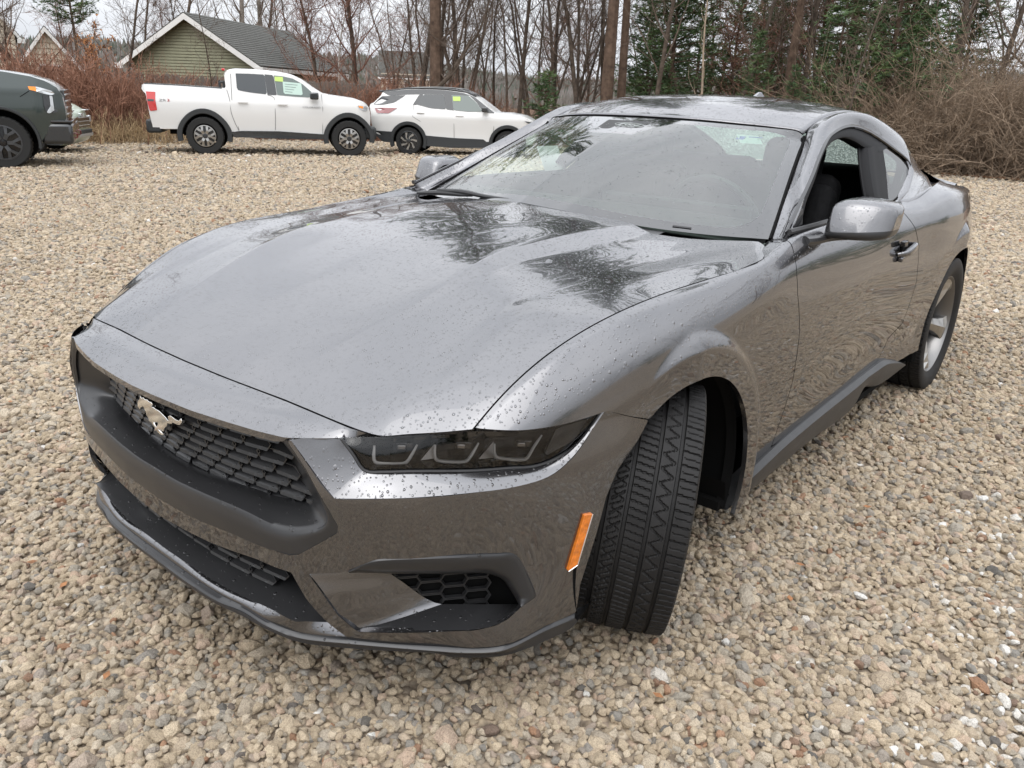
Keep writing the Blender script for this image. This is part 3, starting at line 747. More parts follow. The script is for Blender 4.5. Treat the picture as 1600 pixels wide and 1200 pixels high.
# fender
fV, fF = SV, SF
fV, fF = clip(fV, fF, lambda V: np.minimum(V[:, 0] + .80, -sdf_poly(xz(V), DOOR) - GAP))
fV, fF = clip(fV, fF, lambda V: arch(V, 0, ARCH_F))
fV, fF = clip(fV, fF, lambda V: np.where(V[:, 0] > .10, V[:, 2] - z_front(V[:, 0]) - GAP * 1.8, 1.0))
fV, fF = clip(fV, fF, lambda V: np.where((V[:, 2] < 0.6) & (V[:, 0] > 0.0), -1.0, 1.0))
fV, fF = clip(fV, fF, lambda V: .632 - V[:, 0])
fV, fF = clip(fV, fF, lambda V: np.where(V[:, 0] < -.3, V[:, 2] - skirt_z(V[:, 0]), 1.0))
bothp('front_fender', fV, fF, M_PAINT)
# fender corner between bonnet, windscreen and door
hc = A3('hood_corner')
c_out = resample([(-.4467,.873,.9455),(-.52,.867,.953),(-.6,.860,.965),(-.69,.8515,.979)], 12)
c_in = resample([(-.4467,.869,.9455),(-.515,.858,.947),(-.625,.80,.953),(-.735,.775,.962)], 12)
both('fender_corner', *gridmesh(loft([c_out, c_in], 5)), M_PAINT, solid=0.012)
both('corner_base', *gridmesh(loft([resample([(-.44,.862,.937),(-.6,.852,.953),(-.78,.835,.970)], 8), resample([(-.50,.82,.936),(-.66,.765,.946),(-.80,.76,.955)], 8)], 4)), M_PAINT)
both('pillar_foot', *gridmesh(loft([resample([(-.66,.857,.972),(-.75,.846,.987)], 6), resample([(-.72,.781,.962),(-.752,.773,.964)], 6)], 5)), M_PAINT, solid=0.01)
# door
dV, dF = clip(SV, SF, lambda V: sdf_poly(xz(V), DOOR) - GAP)
bothp('door', dV, dF, M_PAINT)
# rocker
rV, rF = clip(SV, SF, lambda V: np.minimum(np.minimum(.325 - V[:, 2], V[:, 0] + 1.661), -.801 - V[:, 0]))
rV, rF = clip(rV, rF, lambda V: np.minimum(-sdf_poly(xz(V), DOOR) - GAP, arch(V, 0, ARCH_F + .0)))
rV, rF = clip(rV, rF, lambda V: V[:, 2] - skirt_z(V[:, 0]))
bothp('rocker_panel', rV, rF, M_PAINT)
# rear quarter
qV, qF = clip(SV, SF, lambda V: np.minimum(-1.66 - V[:, 0], -sdf_poly(xz(V), DOOR) - GAP))
qV, qF = clip(qV, qF, lambda V: arch(V, -2.72, ARCH_R))
qV, qF = clip(qV, qF, lambda V: np.where(V[:, 0] > -2.5, V[:, 2] - skirt_z(V[:, 0]), 1.0))
bothp('rear_quarter', qV, qF, M_PAINT)
# black backing added behind the seams to keep them dark and stop light leaks
Gd = G_SIDE[12:-22, ::4].copy(); Gd[..., 1] -= 0.035
dv, df = gridmesh(Gd)
dv, df = clip(dv, df, lambda V: np.minimum(arch(V, 0, .44), arch(V, -2.72, .44)))
dv, df = clip(dv, df, lambda V: np.where(V[:, 0] > .1, -1.0, 1.0))
both('seam_backing', dv, df, M_LINER, smooth=False)
# ---- bonnet
KEY = {
 'c': [(.822,0,.738),(.75,0,.770),(.65,0,.808),(.5,0,.862),(.35,0,.907),(.2,0,.947),(.1,0,.968),(0,0,.984),(-.1,0,.998),(-.2,0,1.009),(-.3,0,1.019),(-.40,0,1.026)],
 'h': [(.8177,.1642,.737),(.74,.17,.771),(.6,.18,.825),(.45,.19,.874),(.3,.195,.918),(.1,.18,.966),(-.1,.185,.996),(-.3,.195,1.010),(-.43,.2,1.014)],
 'a': [(.8105,.285,.736),(.7,.32,.781),(.55,.355,.838),(.42,.378,.882),(.3,.384,.922),(.2,.372,.950),(.1,.357,.964),(0,.360,.974),(-.2,.376,.988),(-.4,.40,.993),(-.5,.412,.994)],
 'b': [(.8007,.375,.733),(.7,.385,.776),(.55,.402,.832),(.42,.414,.876),(.3,.417,.914),(.2,.424,.933),(.1,.43,.943),(0,.439,.950),(-.2,.470,.964),(-.4,.490,.972),(-.48,.497,.975)],
 'm': [(.7875,.54,.725),(.7,.55,.759),(.55,.56,.814),(.42,.56,.860),(.3,.555,.895),(.2,.552,.914),(0,.575,.934),(-.2,.605,.944),(-.45,.63,.958),(-.56,.635,.966)],
 'n': [(.7588,.636,.7145),(.7,.622,.750),(.55,.615,.808),(.42,.608,.857),(.3,.602,.893),(.2,.602,.910),(0,.630,.930),(-.2,.655,.939),(-.45,.69,.953),(-.625,.705,.965)],
 'k': [tuple(NETS['hood_front2'][0]),(.66,.665,.756),(.55,.665,.804),(.42,.655,.856),(.307,.655,.890),(.224,.660,.906),(.138,.680,.918),(.04,.700,.927),(-.144,.73,.937),(-.375,.747,.948),(-.60,.765,.958),(-.685,.762,.963)],
 'l': [tuple(NETS['hood_front2'][1]),(.62,.715,.758),(.52,.720,.808),(.40,.728,.858),(.28,.738,.892),(.14,.752,.915),(0,.765,.925),(-.18,.786,.934),(-.38,.815,.944),(-.55,.815,.951),(-.635,.812,.953)],
 'e': NETS['hood_cut'][:-1] + [(-.44,.8705,.945),(-.500,.864,.946)],
}
rows = [resample(KEY[k], 120) for k in 'chabmnkle']
rows[-1] = rows[-1] + np.array([0, -.0042, .0006])
Gh = np.array(rows)                               # (key, station, 3)
tt = np.array([0, .18, .375, .42, .56, .65, .75, .87, 1.0])
q = np.unique(np.concatenate([np.linspace(tt[i], tt[i + 1], 9) for i in range(len(tt) - 1)]))
Gp = pchip(tt, Gh, q)
_i = np.clip(np.searchsorted(tt, q, side='right') - 1, 0, len(tt) - 2); _t = ((q - tt[_i]) / (tt[_i + 1] - tt[_i]))[:, None, None]
Gl = Gh[_i] * (1 - _t) + Gh[_i + 1] * _t
_w = np.interp(q, [0, .18, .34, .375, .42, .48, .56, .65, .75, .82, 1], [0, 0, .5, 1, 1, .5, .0, .1, .6, .2, 0])[:, None, None]
Gh = Gp * (1 - _w) + Gl * _w
Gh = Gh.transpose(1, 0, 2)                        # station, across
Gfull = sym(Gh)
hV, hF = gridn(Gfull)
panel('bonnet', hV, hF, M_PAINT, CAR, thick=.012)
# ---- nose strip between the bonnet and the grille
hf = resample(NETS['hood_front'], 60, spline=False); hf[1:-1] = (hf[:-2] + hf[1:-1] * 2 + hf[2:]) / 4; hf = hf + np.array([.0045, 0, -.001])
_lp = np.array(NETS['lip'], float); _hy = np.array(NETS['hood_front'], float)[:, 1]
lp = resample(_lp, 60, spline=False); lp[1:-1] = (lp[:-2] + lp[1:-1] * 2 + lp[2:]) / 4
_f = np.clip((.515 - lp[:, 1]) / .05, 0.02, 1)[:, None]
lp2 = lp + np.array([.001, 0, -.014]) * _f; lp3 = lp + np.array([-.045, 0, -.020]) * _f
mid = (hf + lp) / 2 + np.array([.004, 0, .006]) * np.clip((.56 - lp[:, 1]) / .15, 0, 1)[:, None]
Gn = np.concatenate([loft([hf, mid, lp], 14), loft([lp, lp2, lp3], 5, smooth=False)[1:]], 0)
# outer triangle up to the headlight
cpart('nose_panel', *gridmesh(sym(Gn)), M_PAINT, sharp=40)
tri_a = resample([tuple(hf[-1]), (.735, .66, .713)], 6); tri_b = resample([tuple(lp[-1]), (.775, .60, .703)], 6)

# ---- bumper shell (plan contours at five heights)
LV = {.16:[(.925,0),(.922,.15),(.912,.28),(.885,.40),(.845,.47),(.80,.525),(.735,.605),(.66,.70),(.575,.80),(.53,.833),(.46,.856),(.38,.873),(.30,.885),(.1,.90)],
 .21:[(.945,0),(.943,.15),(.935,.28),(.912,.40),(.875,.485),(.835,.548),(.768,.641),(.69,.735),(.61,.835),(.565,.862),(.50,.882),(.42,.899),(.34,.91),(.1,.925)],
 .40:[(.93,0),(.928,.15),(.918,.28),(.90,.42),(.88,.52),(.84,.61),(.78,.685),(.70,.755),(.61,.81),(.54,.846),(.47,.876),(.39,.905),(.31,.922),(.1,.935)],
 .60:[(.95,0),(.946,.15),(.935,.28),(.912,.42),(.885,.53),(.85,.62),(.79,.695),(.71,.76),(.62,.81),(.545,.842),(.46,.873),(.37,.90),(.27,.922),(.1,.935)],
 .70:[(.955,0),(.95,.15),(.936,.28),(.905,.42),(.875,.52),(.83,.60),(.765,.675),(.69,.74),(.60,.79),(.52,.825),(.43,.86),(.34,.888),(.24,.912),(.1,.925)]}
lvz = np.array(sorted(LV))
NS = 240
base = []
for zv in lvz:
    P = np.array(LV[zv], float)
    Q = resample(P, NS)
    for _ in range(10): Q[1:-1] = (Q[:-2] + 2 * Q[1:-1] + Q[2:]) / 4
    base.append(Q)
base = np.array(base)
zz = np.linspace(.195, .735, 110)
Gs = pchip(lvz, base, np.clip(zz, .16, .70))
G_SH = np.concatenate([Gs, np.broadcast_to(zz[:, None, None], Gs.shape[:2] + (1,))], 2)
G_SH = G_SH.reshape(-1, 3)
# soft roll above the spoiler and flare round the wheel
Sparam = np.tile(np.linspace(0, 1, NS), len(zz))
SL = 1.55
def to_sz(P):
    """(arc, height) of points given in space"""
    out = []
    for p in np.atleast_2d(P):
        k = np.argmin(((G_SH - p) ** 2).sum(1)); i0 = k // NS; j0 = k % NS; Gq = G_SH.reshape(-1, NS, 3); j1 = min(max(j0, 1), NS - 2)
        tq = Gq[i0, j1 + 1] - Gq[i0, j1 - 1]; du = float((p - Gq[i0, j0]) @ tq) / float(tq @ tq) * 2
        out.append(((j0 + du) / (NS - 1) * SL, p[2]))
    return np.array(out)
shV, shF = gridmesh(G_SH.reshape(len(zz), NS, 3))
sz_of = {tuple(np.round(v, 6)): (s * SL, v[2]) for v, s in zip(G_SH, Sparam)}
class SZ:                                          # carries (s,z) through clipping by nearest base vertex interpolation
    pass
V5 = np.concatenate([np.stack([Sparam * SL, G_SH[:, 2], np.zeros(len(G_SH))], 1)], 1)
def sz_eval(P2):
    """shell position from (arc, height)"""
    s = np.clip(P2[:, 0] / SL * (NS - 1), 0, NS - 1 - 1e-6); z = np.clip((P2[:, 1] - zz[0]) / (zz[-1] - zz[0]) * (len(zz) - 1), 0, len(zz) - 1 - 1e-6)
    i, j = z.astype(int), s.astype(int); fz, fs = (z - i)[:, None], (s - j)[:, None]
    Gq = G_SH.reshape(len(zz), NS, 3)
    return (Gq[i, j] * (1 - fs) + Gq[i, j + 1] * fs) * (1 - fz) + (Gq[i + 1, j] * (1 - fs) + Gq[i + 1, j + 1] * fs) * fz
RIDGE = np.vstack([A3('ridge')[:4], resample(A3('ridge')[3:], 40)[1:]])
sur = to_sz(A3('sur_out')); rid = to_sz(RIDGE); sez = to_sz(A3('seamzone'))
arc_e = to_sz(A3('arch_edge')); spt = to_sz(A3('split_top')); bnd = to_sz(A3('band_low')); fog = to_sz(A3('fog'))
BODY = np.array(list(rid) + list(sez[1:]) + list(arc_e[1:]) + list(spt[:2:-1]) + list(bnd[::-1]) + [(-.01, .357), (-.01, .405)] + list(sur[::-1]))
bV, bF = clip(V5, shF, lambda V: sdf_poly(V[:, :2], BODY))
bV, bF = clip(bV, bF, lambda V: -sdf_poly(V[:, :2], fog))
bq = np.asarray(bV)[:, :2]
bV3 = sz_eval(bq); e_ = 4e-3
bN = np.cross(sz_eval(bq + [e_, 0]) - sz_eval(bq - [e_, 0]), sz_eval(bq + [0, e_]) - sz_eval(bq - [0, e_]))
bN /= np.linalg.norm(bN, axis=1)[:, None] + 1e-12
bV6 = np.concatenate([bV3, bN], 1); bM6, bMF = mir6(bV6, bF)
o_ = len(bV6)
panel('front_bumper', np.vstack([bV6, bM6]), list(bF) + [tuple(i + o_ for i in f) for f in bMF], M_PAINT, CAR, ref=(0, 0, .4), thick=.014)
# ledge under the headlight and beside the grille
_hl = A3('hl_low'); _rg = A3('ridge')
_ra = np.vstack([resample(_rg[:4], 24, spline=False)[:-1], RIDGE[3:]])
_d = np.r_[0, np.cumsum(np.linalg.norm(np.diff(RIDGE[3:], axis=0), axis=1))]; _kn = [_d[np.argmin(((RIDGE[3:] - p) ** 2).sum(1))] for p in _rg[3:]]
_hs = np.stack([np.interp(_d, _kn, _hl[3:, k]) for k in range(3)], 1)
_ha = np.vstack([resample(_hl[:4], 24, spline=False)[:-1], _hs])
for _ in range(3): _ha[1:-1] = (_ha[:-2] + 2 * _ha[1:-1] + _ha[2:]) / 4
led = [_ra + np.array([.0006, .0006, .0004]), _ha]
both('bumper_ledge', *gridmesh(loft([led[0], led[0] * .62 + led[1] * .38 + np.array([0, 0, .003]), led[1]], 12)), M_PAINT, ref=(0, 0, 0.0))
# ---- headlight
ht = resample(NETS['hl_top'], 60); hb = resample(NETS['hl_low'][1:], 60)
for k in range(2):
    sgn = 1 if k == 0 else -1
    hl = bpy.data.objects.new('headlight', None); link(hl, CAR)
    def hp(name, V, F, m, ref=(0, 0, 0.3), **kw):
        V = np.asarray(V, float)
        if sgn < 0: V, F = mir(V, F)
        return cpart(name, V, F, m, hl, ref=np.array(ref) * [1, sgn, 1], **kw)
    lens = loft([ht, (ht + hb) / 2 + np.array([.003, .003, 0]), hb], 14)
    hp('lens', *gridmesh(lens), M_LENS)
    hin = lens - np.array([.075, .055, 0.0])
    hin[0] = lens[0] - [.004, .004, .002]; hin[-1] = lens[-1] - [.006, .005, -.003]
    hp('housing', *gridmesh(hin), M_GLOSSBK)
    hp('seal', *tube(hb + np.array([0.002, .002, .001]), .003, 6), M_BLACK)
    for nm in ('drl1', 'drl2', 'drl3'):
        P = A3(nm) + np.array([.012, .01, 0])
        hp('daytime_lamp', *tube(P, [.0025, .0038, .0038, .004, .004, .0038, .0035, .002][:len(P)], 6, spl=30), M_DRL)
    for nm in ('fin1', 'fin2'):
        T = A3(nm); V = np.concatenate([T, T - np.array([.01, .01, 0])])
        hp('inner_fin', V, [(0, 1, 2), (5, 4, 3), (0, 3, 4, 1), (1, 4, 5, 2), (2, 5, 3, 0)], M_ALLOYD, smooth=False)
    for nm in ('drlp1', 'drlp2', 'drlp3'):
        c = A3(nm)[0]
        V, F = box((0, 0, 0), (.02, .040, .020), (0, 0, R(42))); V = V + c
        hp('projector', V, F, M_GLOSSBK, ref=c, bevel=.004)
        V, F = box((.008, 0, .001), (.01, .020, .012), (0, 0, R(42))); V = V + c + [.004, .004, 0]
        hp('projector_glass', V, F, M_ALLOYD, ref=c, bevel=.003)
    T = A3('reflector'); V = np.concatenate([T, T - np.array([.006, .008, 0])]); nn = len(T)
    hp('side_reflector', V, [tuple(range(nn)), tuple(range(2 * nn - 1, nn - 1, -1))] + [(i, i + nn, (i + 1) % nn + nn, (i + 1) % nn) for i in range(nn)], M_BLACKW, smooth=False)
# ---- grille surround and mesh
def with_centre(P, zc=None, xc=None):
    """points ordered from outside towards the middle -> from the centre line outwards"""
    P = np.array([p for p in P if p[1] > 0.06])[::-1]
    c = P[0].copy(); c[1] = 0
    if zc is not None: c[2] = zc
    if xc is not None: c[0] = xc
    return np.vstack([c, P])
so_b = with_centre(A3('sur_out')[5:], .405, .930)         # bottom edge centre -> corner
so_c = A3('sur_out')[4:0:-1]                              # up to the top
outer_l = np.vstack([so_b, so_c, A3('sur_out')[0]])
sf_b = with_centre(A3('shelf_front')[3:], .487, .926)
sf = np.vstack([sf_b, A3('shelf_front')[2], A3('shelf_front')[1], A3('shelf_front')[0], (.857,.560,.60), (.866,.520,.655), (.872,.470,.692)])
gi_b = with_centre(A3('grille_in'), .482, .842)
gi = np.vstack([gi_b, A3('grille_side')[::-1][1:]])
gi[-1] = (.815, .40, .672)
o_a = resample(outer_l, 90); o_b = resample(sf, 90, spline=False); o_c = resample(gi, 90, spline=False)
# align by arc fraction of the corner
def by_corner(P, kc, n1=60, n2=40):
    a = resample(P[:kc + 1], n1, spline=False); b = resample(P[kc:], n2, spline=False)
    return np.vstack([a, b[1:]])
ka = len(so_b); kb = len(sf_b) + 0; kc = len(gi_b) - 1
ra, rb, rc = by_corner(outer_l, ka), by_corner(sf, kb), by_corner(gi, kc)
for _R in (rb, rc):
    for _ in range(14): _R[1:-1] = (_R[:-2] + 2 * _R[1:-1] + _R[2:]) / 4
rab = rb * .55 + ra * .45 + np.array([.006, .002, 0])
Gsr = np.concatenate([loft([ra, rab, rb + np.array([.004, 0, -.006])], 8), loft([rb, rb * .5 + rc * .5 + np.array([0, 0, .006]), rc], 12)], 0)
cpart('grille_surround', *gridmesh(sym(Gsr)), M_BLACKW, sharp=40)
# dark back of the cooling opening
bk = [[(.74, y, z) for y in np.linspace(-.62, .62, 20)] for z in np.linspace(.19, .71, 8)]
cpart('radiator_panel', *gridmesh(np.array(bk) - np.array([.02, 0, 0])), M_LINER, smooth=False)
# the louvres of the grille: hexagonal cells set in brick order, each with a thick lower vane
def louvre_mesh(w, h, dpt, name):
    """one elongated hexagonal cell frame with a slanting lower vane; faces +x"""
    hx = [(-w / 2, 0), (-w * .36, -h / 2), (w * .36, -h / 2), (w / 2, 0), (w * .36, h / 2), (-w * .36, h / 2)]
    t = 0.0014
    V = []; F = []
    for s, x in ((1.0, 0.0), (0.93, -.0005), (0.93, -dpt), (1.0, -dpt)):
        for (y, z) in hx: V.append((x, y * s, z * s if s == 1 else z * s * .92))
    for k in range(3):
        for i in range(6):
            j = (i + 1) % 6
            F.append((k * 6 + i, k * 6 + j, (k + 1) * 6 + j, (k + 1) * 6 + i))
    o = len(V)
    V += [(-.001, -w * .40, -h * .30), (-.001, w * .40, -h * .30), (-dpt, w * .42, h * .26), (-dpt, -w * .42, h * .26), (.002, -w * .35, -h / 2), (.002, w * .35, -h / 2)]
    F += [(o, o + 1, o + 2, o + 3), (o + 4, o + 5, o + 1, o)]
    me = bpy.data.meshes.new(name); me.from_pydata(V, [], F); me.materials.append(M_BLACKW); me.update()
    return me
LOUV = louvre_mesh(.088, .0345, .026, 'grille_louvre')
gb = resample(gi_b, 50); gtop = resample([(.893, 0, .69), (.88, .18, .69), (.858, .30, .687), (.83, .40, .68)], 50)
def grille_at(y, z):
    yy = abs(y)
    xb = np.interp(yy, gb[:, 1], gb[:, 0]); zb = np.interp(yy, gb[:, 1], gb[:, 2]); xt = np.interp(yy, gtop[:, 1], gtop[:, 0]); zt = np.interp(yy, gtop[:, 1], gtop[:, 2])
    t = (z - zb) / (zt - zb)
    return xb + (xt - xb) * t, zb, zt
side_y = lambda z: np.interp(z, [.51, .549, .592, .633, .69], [.452, .425, .398, .37, .34])
NLV = 0
for r in range(-1, 9):
    z = .492 + r * .0268
    for c in range(-7, 8):
        y = (c + (.5 if r % 2 else 0)) * .0735
        x, zb, zt = grille_at(y, z)
        if abs(y) > side_y(z) + .045 or z < zb - .022 or z > zt - .022: continue
        x2, _, _ = grille_at(abs(y) + .02, z)
        ang = math.atan2(x - x2, .02) * (1 if y > 0 else -1) if abs(y) > .02 else 0
        o = bpy.data.objects.new('grille_louvre', LOUV); link(o, CAR)
        o.location = (x + .012, y, z + .012); o.rotation_euler = (0, 0.05, ang); NLV += 1
# lower intake
LOUV2 = louvre_mesh(.080, .030, .03, 'intake_louvre')
for r in range(3):
    z = .288 + r * .028
    for c in range(-5, 6):
        y = (c + (.5 if r % 2 else 0)) * .0668 * 1.2
        if abs(y) > .40: continue
        x = np.interp(abs(y), [0, .2, .33, .46], [.862, .862, .846, .82])
        o = bpy.data.objects.new('intake_louvre', LOUV2); link(o, CAR); o.scale = (1, 1.2, 1)
        o.location = (x + .01, y, z + .006); o.rotation_euler = (0, 0, (-1 if y < 0 else 1) * math.atan(abs(y) * .45))
# emblem: the running pony
def poly_curve(name, loops, extr, bev, m, parent, plane_x, tilt=0.0, ry=1):
    cu = bpy.data.curves.new(name, 'CURVE'); cu.dimensions = '2D'; cu.fill_mode = 'BOTH'; cu.extrude = extr; cu.bevel_depth = bev; cu.bevel_resolution = 2
    for L in loops:
        s = cu.splines.new('POLY'); s.points.add(len(L) - 1); s.use_cyclic_u = True
        for p, (a, b) in zip(s.points, L): p.co = (a, b, 0, 1)
    o = bpy.data.objects.new(name, cu); COL.objects.link(o)
    me = bpy.data.meshes.new_from_object(o.evaluated_get(bpy.context.evaluated_depsgraph_get()))
    bpy.data.objects.remove(o)
    me.materials.clear(); me.materials.append(m)
    q = bpy.data.objects.new(name, me); link(q, parent)
    return q
yc = np.mean([p[1] for p in NETS['pony']])
pony = [(p[1], p[2] - .62) for p in NETS['pony']]; hole = [(p[1], p[2] - .62) for p in NETS['pony_hole']]
em = poly_curve('pony_emblem', [pony, hole], .003, .0022, M_CHROME, CAR, 0)
em.matrix_basis = Matrix.Translation((.897, 0, .62)) @ Matrix(((0, 0, 1, 0), (1, 0, 0, 0), (0, 1, 0, 0), (0, 0, 0, 1)))
# ---- splitter tray, strip and black splitter
st = np.vstack([(.942, 0, .256), (.941, .15, .256), (.934, .26, .254), A3('split_top')[:3], (.80, .60, .225)])
stc = resample(st, 60)
ti = resample(np.vstack([(.932, 0, .268), (.930, .12, .268), A3('tray_in')[1:-1], (.872, .49, .258), (.77, .60, .25)]), 60)
tbk = resample(np.vstack([(.868, 0, .282), (.868, .10, .282), A3('tray_back')[3:-1], (.822, .47, .275), (.74, .58, .27)]), 60)
cpart('chin_strip', *gridmesh(sym(loft([stc + np.array([0, 0, -.006]), stc, stc * .5 + ti * .5 + np.array([0, 0, .004]), ti], 9))), M_PAINT, ref=(0, 0, 0))
cpart('intake_tray', *gridmesh(sym(loft([ti + np.array([0, 0, -.002]), ti * .5 + tbk * .5 + np.array([0, 0, -.004]), tbk, tbk + np.array([-.07, 0, .01])], 10))), M_BLACKW, ref=(0, 0, 0))
# curved painted end of the tray
sb_full = resample(np.vstack([(.955, 0, .236), (.954, .15, .236), (.947, .26, .235), A3('split_bot')]), 110)
st_full = resample(np.vstack([(.948, 0, .253), (.947, .15, .253), (.940, .26, .251), A3('split_top')]), 110)
n_out = np.array([.012, .010, 0])
lowz = sb_full + np.array([.002, 0, -.0]); back = sb_full + np.array([-.12, -.03, -.004])
Gsp = np.concatenate([loft([st_full + np.array([-.02, -.012, .003]), st_full + np.array([.004, .003, -.003])], 3, False), loft([st_full + np.array([.008, .006, -.008]), lowz + np.array([0, 0, .006]), lowz], 5), loft([lowz + np.array([-.006, -.004, -.005]), back], 4, False)], 0)
cpart('front_splitter', *gridmesh(sym(Gsp)), M_BLACKW, sharp=35)
# ---- corner intakes
wa = resample(np.vstack([A3('fog_wedge_a')[0] + [-.01, -.005, .02], A3('fog_wedge_a')]), 24, spline=False); wb = resample(np.vstack([A3('fog_wedge_b')[0] + [0, 0, .03], A3('fog_wedge_b')]), 24, spline=False)
both('intake_wedge', *gridmesh(loft([wa, wa * .5 + wb * .5 + np.array([.01, .0, .0]), wb], 14)), M_PAINT, ref=(0, 0.3, 0.2))
fa = resample(NETS['fog_floor_a'], 40); fb = resample(NETS['fog_floor_b'], 40)
both('intake_floor', *gridmesh(loft([fa + np.array([0, 0, .001]), fb], 10)), M_BLACKW, ref=(0, 0, -1))
fr = matched([NETS['fog_frame_o'], NETS['fog_frame_m'], NETS['fog_frame_i']], 6)
both('intake_frame', *gridmesh(loft([fr[0] - [.01, .008, 0], fr[0], fr[1], fr[2], fr[2] - [.03, .025, 0]], 22)), M_BLACKW, ref=(0, 0, .3))
fm = A3('fog_mesh'); cen = fm.mean(0)
both('intake_back', np.vstack([fm + (fm - cen) * .15 - [.012, .01, 0]]), [tuple(range(5))], M_LINER, smooth=False)
# hexagon mesh of the corner intake
u_ax = (fm[1] - fm[0]) / np.linalg.norm(fm[1] - fm[0]); nrm = np.cross(u_ax, [0, 0, 1]); nrm /= np.linalg.norm(nrm)
if nrm @ np.array([1, .6, 0]) < 0: nrm = -nrm
LF = np.linalg.norm(fm[1] - fm[0])
def hex_mesh(w, h, name):
    V = []; F = []
    for s, x in ((1.06, -.004), (1.06, 0), (.90, 0), (.82, -.009)):
        for (y, z) in [(-w / 2, 0), (-w * .36, -h / 2), (w * .36, -h / 2), (w / 2, 0), (w * .36, h / 2), (-w * .36, h / 2)]: V.append((x, y * (s if s > 1 else s + .05), z * s))
    for k in range(3):
        for i in range(6):
            j = (i + 1) % 6; F.append((k * 6 + i, k * 6 + j, (k + 1) * 6 + j, (k + 1) * 6 + i))
    me = bpy.data.meshes.new(name); me.from_pydata(V, [], F); me.materials.append(M_BLACK); me.update(); return me
LOUV3 = hex_mesh(.062, .030, 'intake_louvre')
for sgn in (1, -1):
    for r in range(9):
        for c in range(0, 7):
            u = (c + (.5 if r % 2 else 0)) * .106 - .01; zq = .258 + r * .0165
            if u > LF - .005 + (zq - .25) * -.3 or u < .0 + (.375 - zq) * .45: continue
            P = fm[0] + u_ax * u; P = P + nrm * .002
            o = bpy.data.objects.new('intake_louvre', LOUV3); link(o, CAR)
            o.location = (P[0], P[1] * sgn, zq); o.rotation_euler = (0, 0, sgn * math.atan2(nrm[1], nrm[0]))
# side marker lamp
mk = A3('marker'); mkn = np.array([.35, .94, 0]) * .006
M_AMBER = mat('amber_lens', (0.55, 0.15, 0.012), rough=0.15, coat=1.0)
vary(M_AMBER, 90, 0.3)
both('side_marker', np.vstack([mk + mkn, mk - mkn]), [(0, 1, 2, 3), (7, 6, 5, 4), (0, 4, 5, 1), (1, 5, 6, 2), (2, 6, 7, 3), (3, 7, 4, 0)], M_AMBER, smooth=False, bevel=0.0015)
both('marker_trim', *tube([mk[0] + mkn * 1.1, mk[3] + mkn * 1.1, mk[2] + mkn * 1.1], .0014, 6), M_CHROME)
# ---- windscreen
wb = resample([(-.445,0,1.020),(-.46,.2,1.009),(-.53,.41,.985),(-.62,.6,.972),(-.755,.770,.963)], 60)
wt = resample([(-1.17,0,1.303),(-1.19,.25,1.299),(-1.24,.40,1.291),(-1.31,.50,1.283),(-1.352,.575,1.274),(-1.36,.592,1.264)], 60)
ws_s = A3('ws_side')
# across the glass: rows at several heights, the side edge following the pillar
def ws_row(t):
    side = np.array([np.interp(t, np.linspace(0, 1, len(ws_s)), ws_s[:, k]) for k in range(3)])
    base = wb * (1 - t) + wt * t
    bulge = 0.035 * 4 * t * (1 - t)
    base = base + np.array([.3, 0, 1.0]) * bulge * .55
    # blend the end of the row on to the measured side edge
    d = side - base[-1]; w = (np.linspace(0, 1, 60) ** 3)[:, None]
    return base + d * w
G_WS = np.array([ws_row(t) for t in np.linspace(0, 1, 40)])
wsV, wsF = gridmesh(sym(G_WS))
# the ceramic border: where the pane is black
uu = np.tile(np.concatenate([-np.linspace(1, 0, 60), np.linspace(0, 1, 60)[1:]]), 40); vv = np.repeat(np.linspace(0, 1, 40), 119)
P2 = np.stack([uu * (1 - .22 * vv), vv, np.arange(len(uu))], 1)
def rrect(P, hw0, hw1, v0, v1, r):
    """rounded window in (u, v): positive inside"""
    hw = hw0 + (hw1 - hw0) * P[:, 1]
    dx = np.abs(P[:, 0]) - (hw - r); dy = (np.abs(P[:, 1] - (v0 + v1) / 2) - ((v1 - v0) / 2 - r * 1.3)) / 1.3
    return r - (np.hypot(np.maximum(dx, 0), np.maximum(dy, 0)) + np.minimum(np.maximum(dx, dy), 0))
clear = lambda P: rrect(P, .935, .735, .06, .935, .13)
def ws_eval(P):
    u = P[:, 0] / (1 - .22 * P[:, 1]); v = P[:, 1]
    a = np.clip(np.abs(u) * 59, 0, 58.999); b = np.clip(v * 39, 0, 38.999); i, j = b.astype(int), a.astype(int); fi, fj = (b - i)[:, None], (a - j)[:, None]
    Q = (G_WS[i, j] * (1 - fj) + G_WS[i, j + 1] * fj) * (1 - fi) + (G_WS[i + 1, j] * (1 - fj) + G_WS[i + 1, j + 1] * fj) * fi
    Q[:, 1] *= np.where(u < 0, -1, 1); return Q
camp = [(-.24, 1.01), (.12, 1.01), (.16, .87), (.10, .74), (-.17, .74), (-.17, .80), (-.25, .88)]
gV, gF = clip(P2, wsF, lambda P: np.minimum(clear(P), -sdf_poly(P[:, :2], camp)))
cpart('windscreen', ws_eval(np.asarray(gV)[:, :2]), gF, M_WS, sharp=0)
bV_, bF_ = clip(P2, wsF, lambda P: -np.minimum(clear(P), -sdf_poly(P[:, :2], camp)) )
slot = [(-.135, .80), (-.05, .80), (-.045, .89), (-.07, .89)]
bV_, bF_ = clip(bV_, bF_, lambda P: -sdf_poly(P[:, :2], slot))
fr_o = cpart('windscreen_border', ws_eval(np.asarray(bV_)[:, :2]), bF_, M_FRIT, sharp=0)
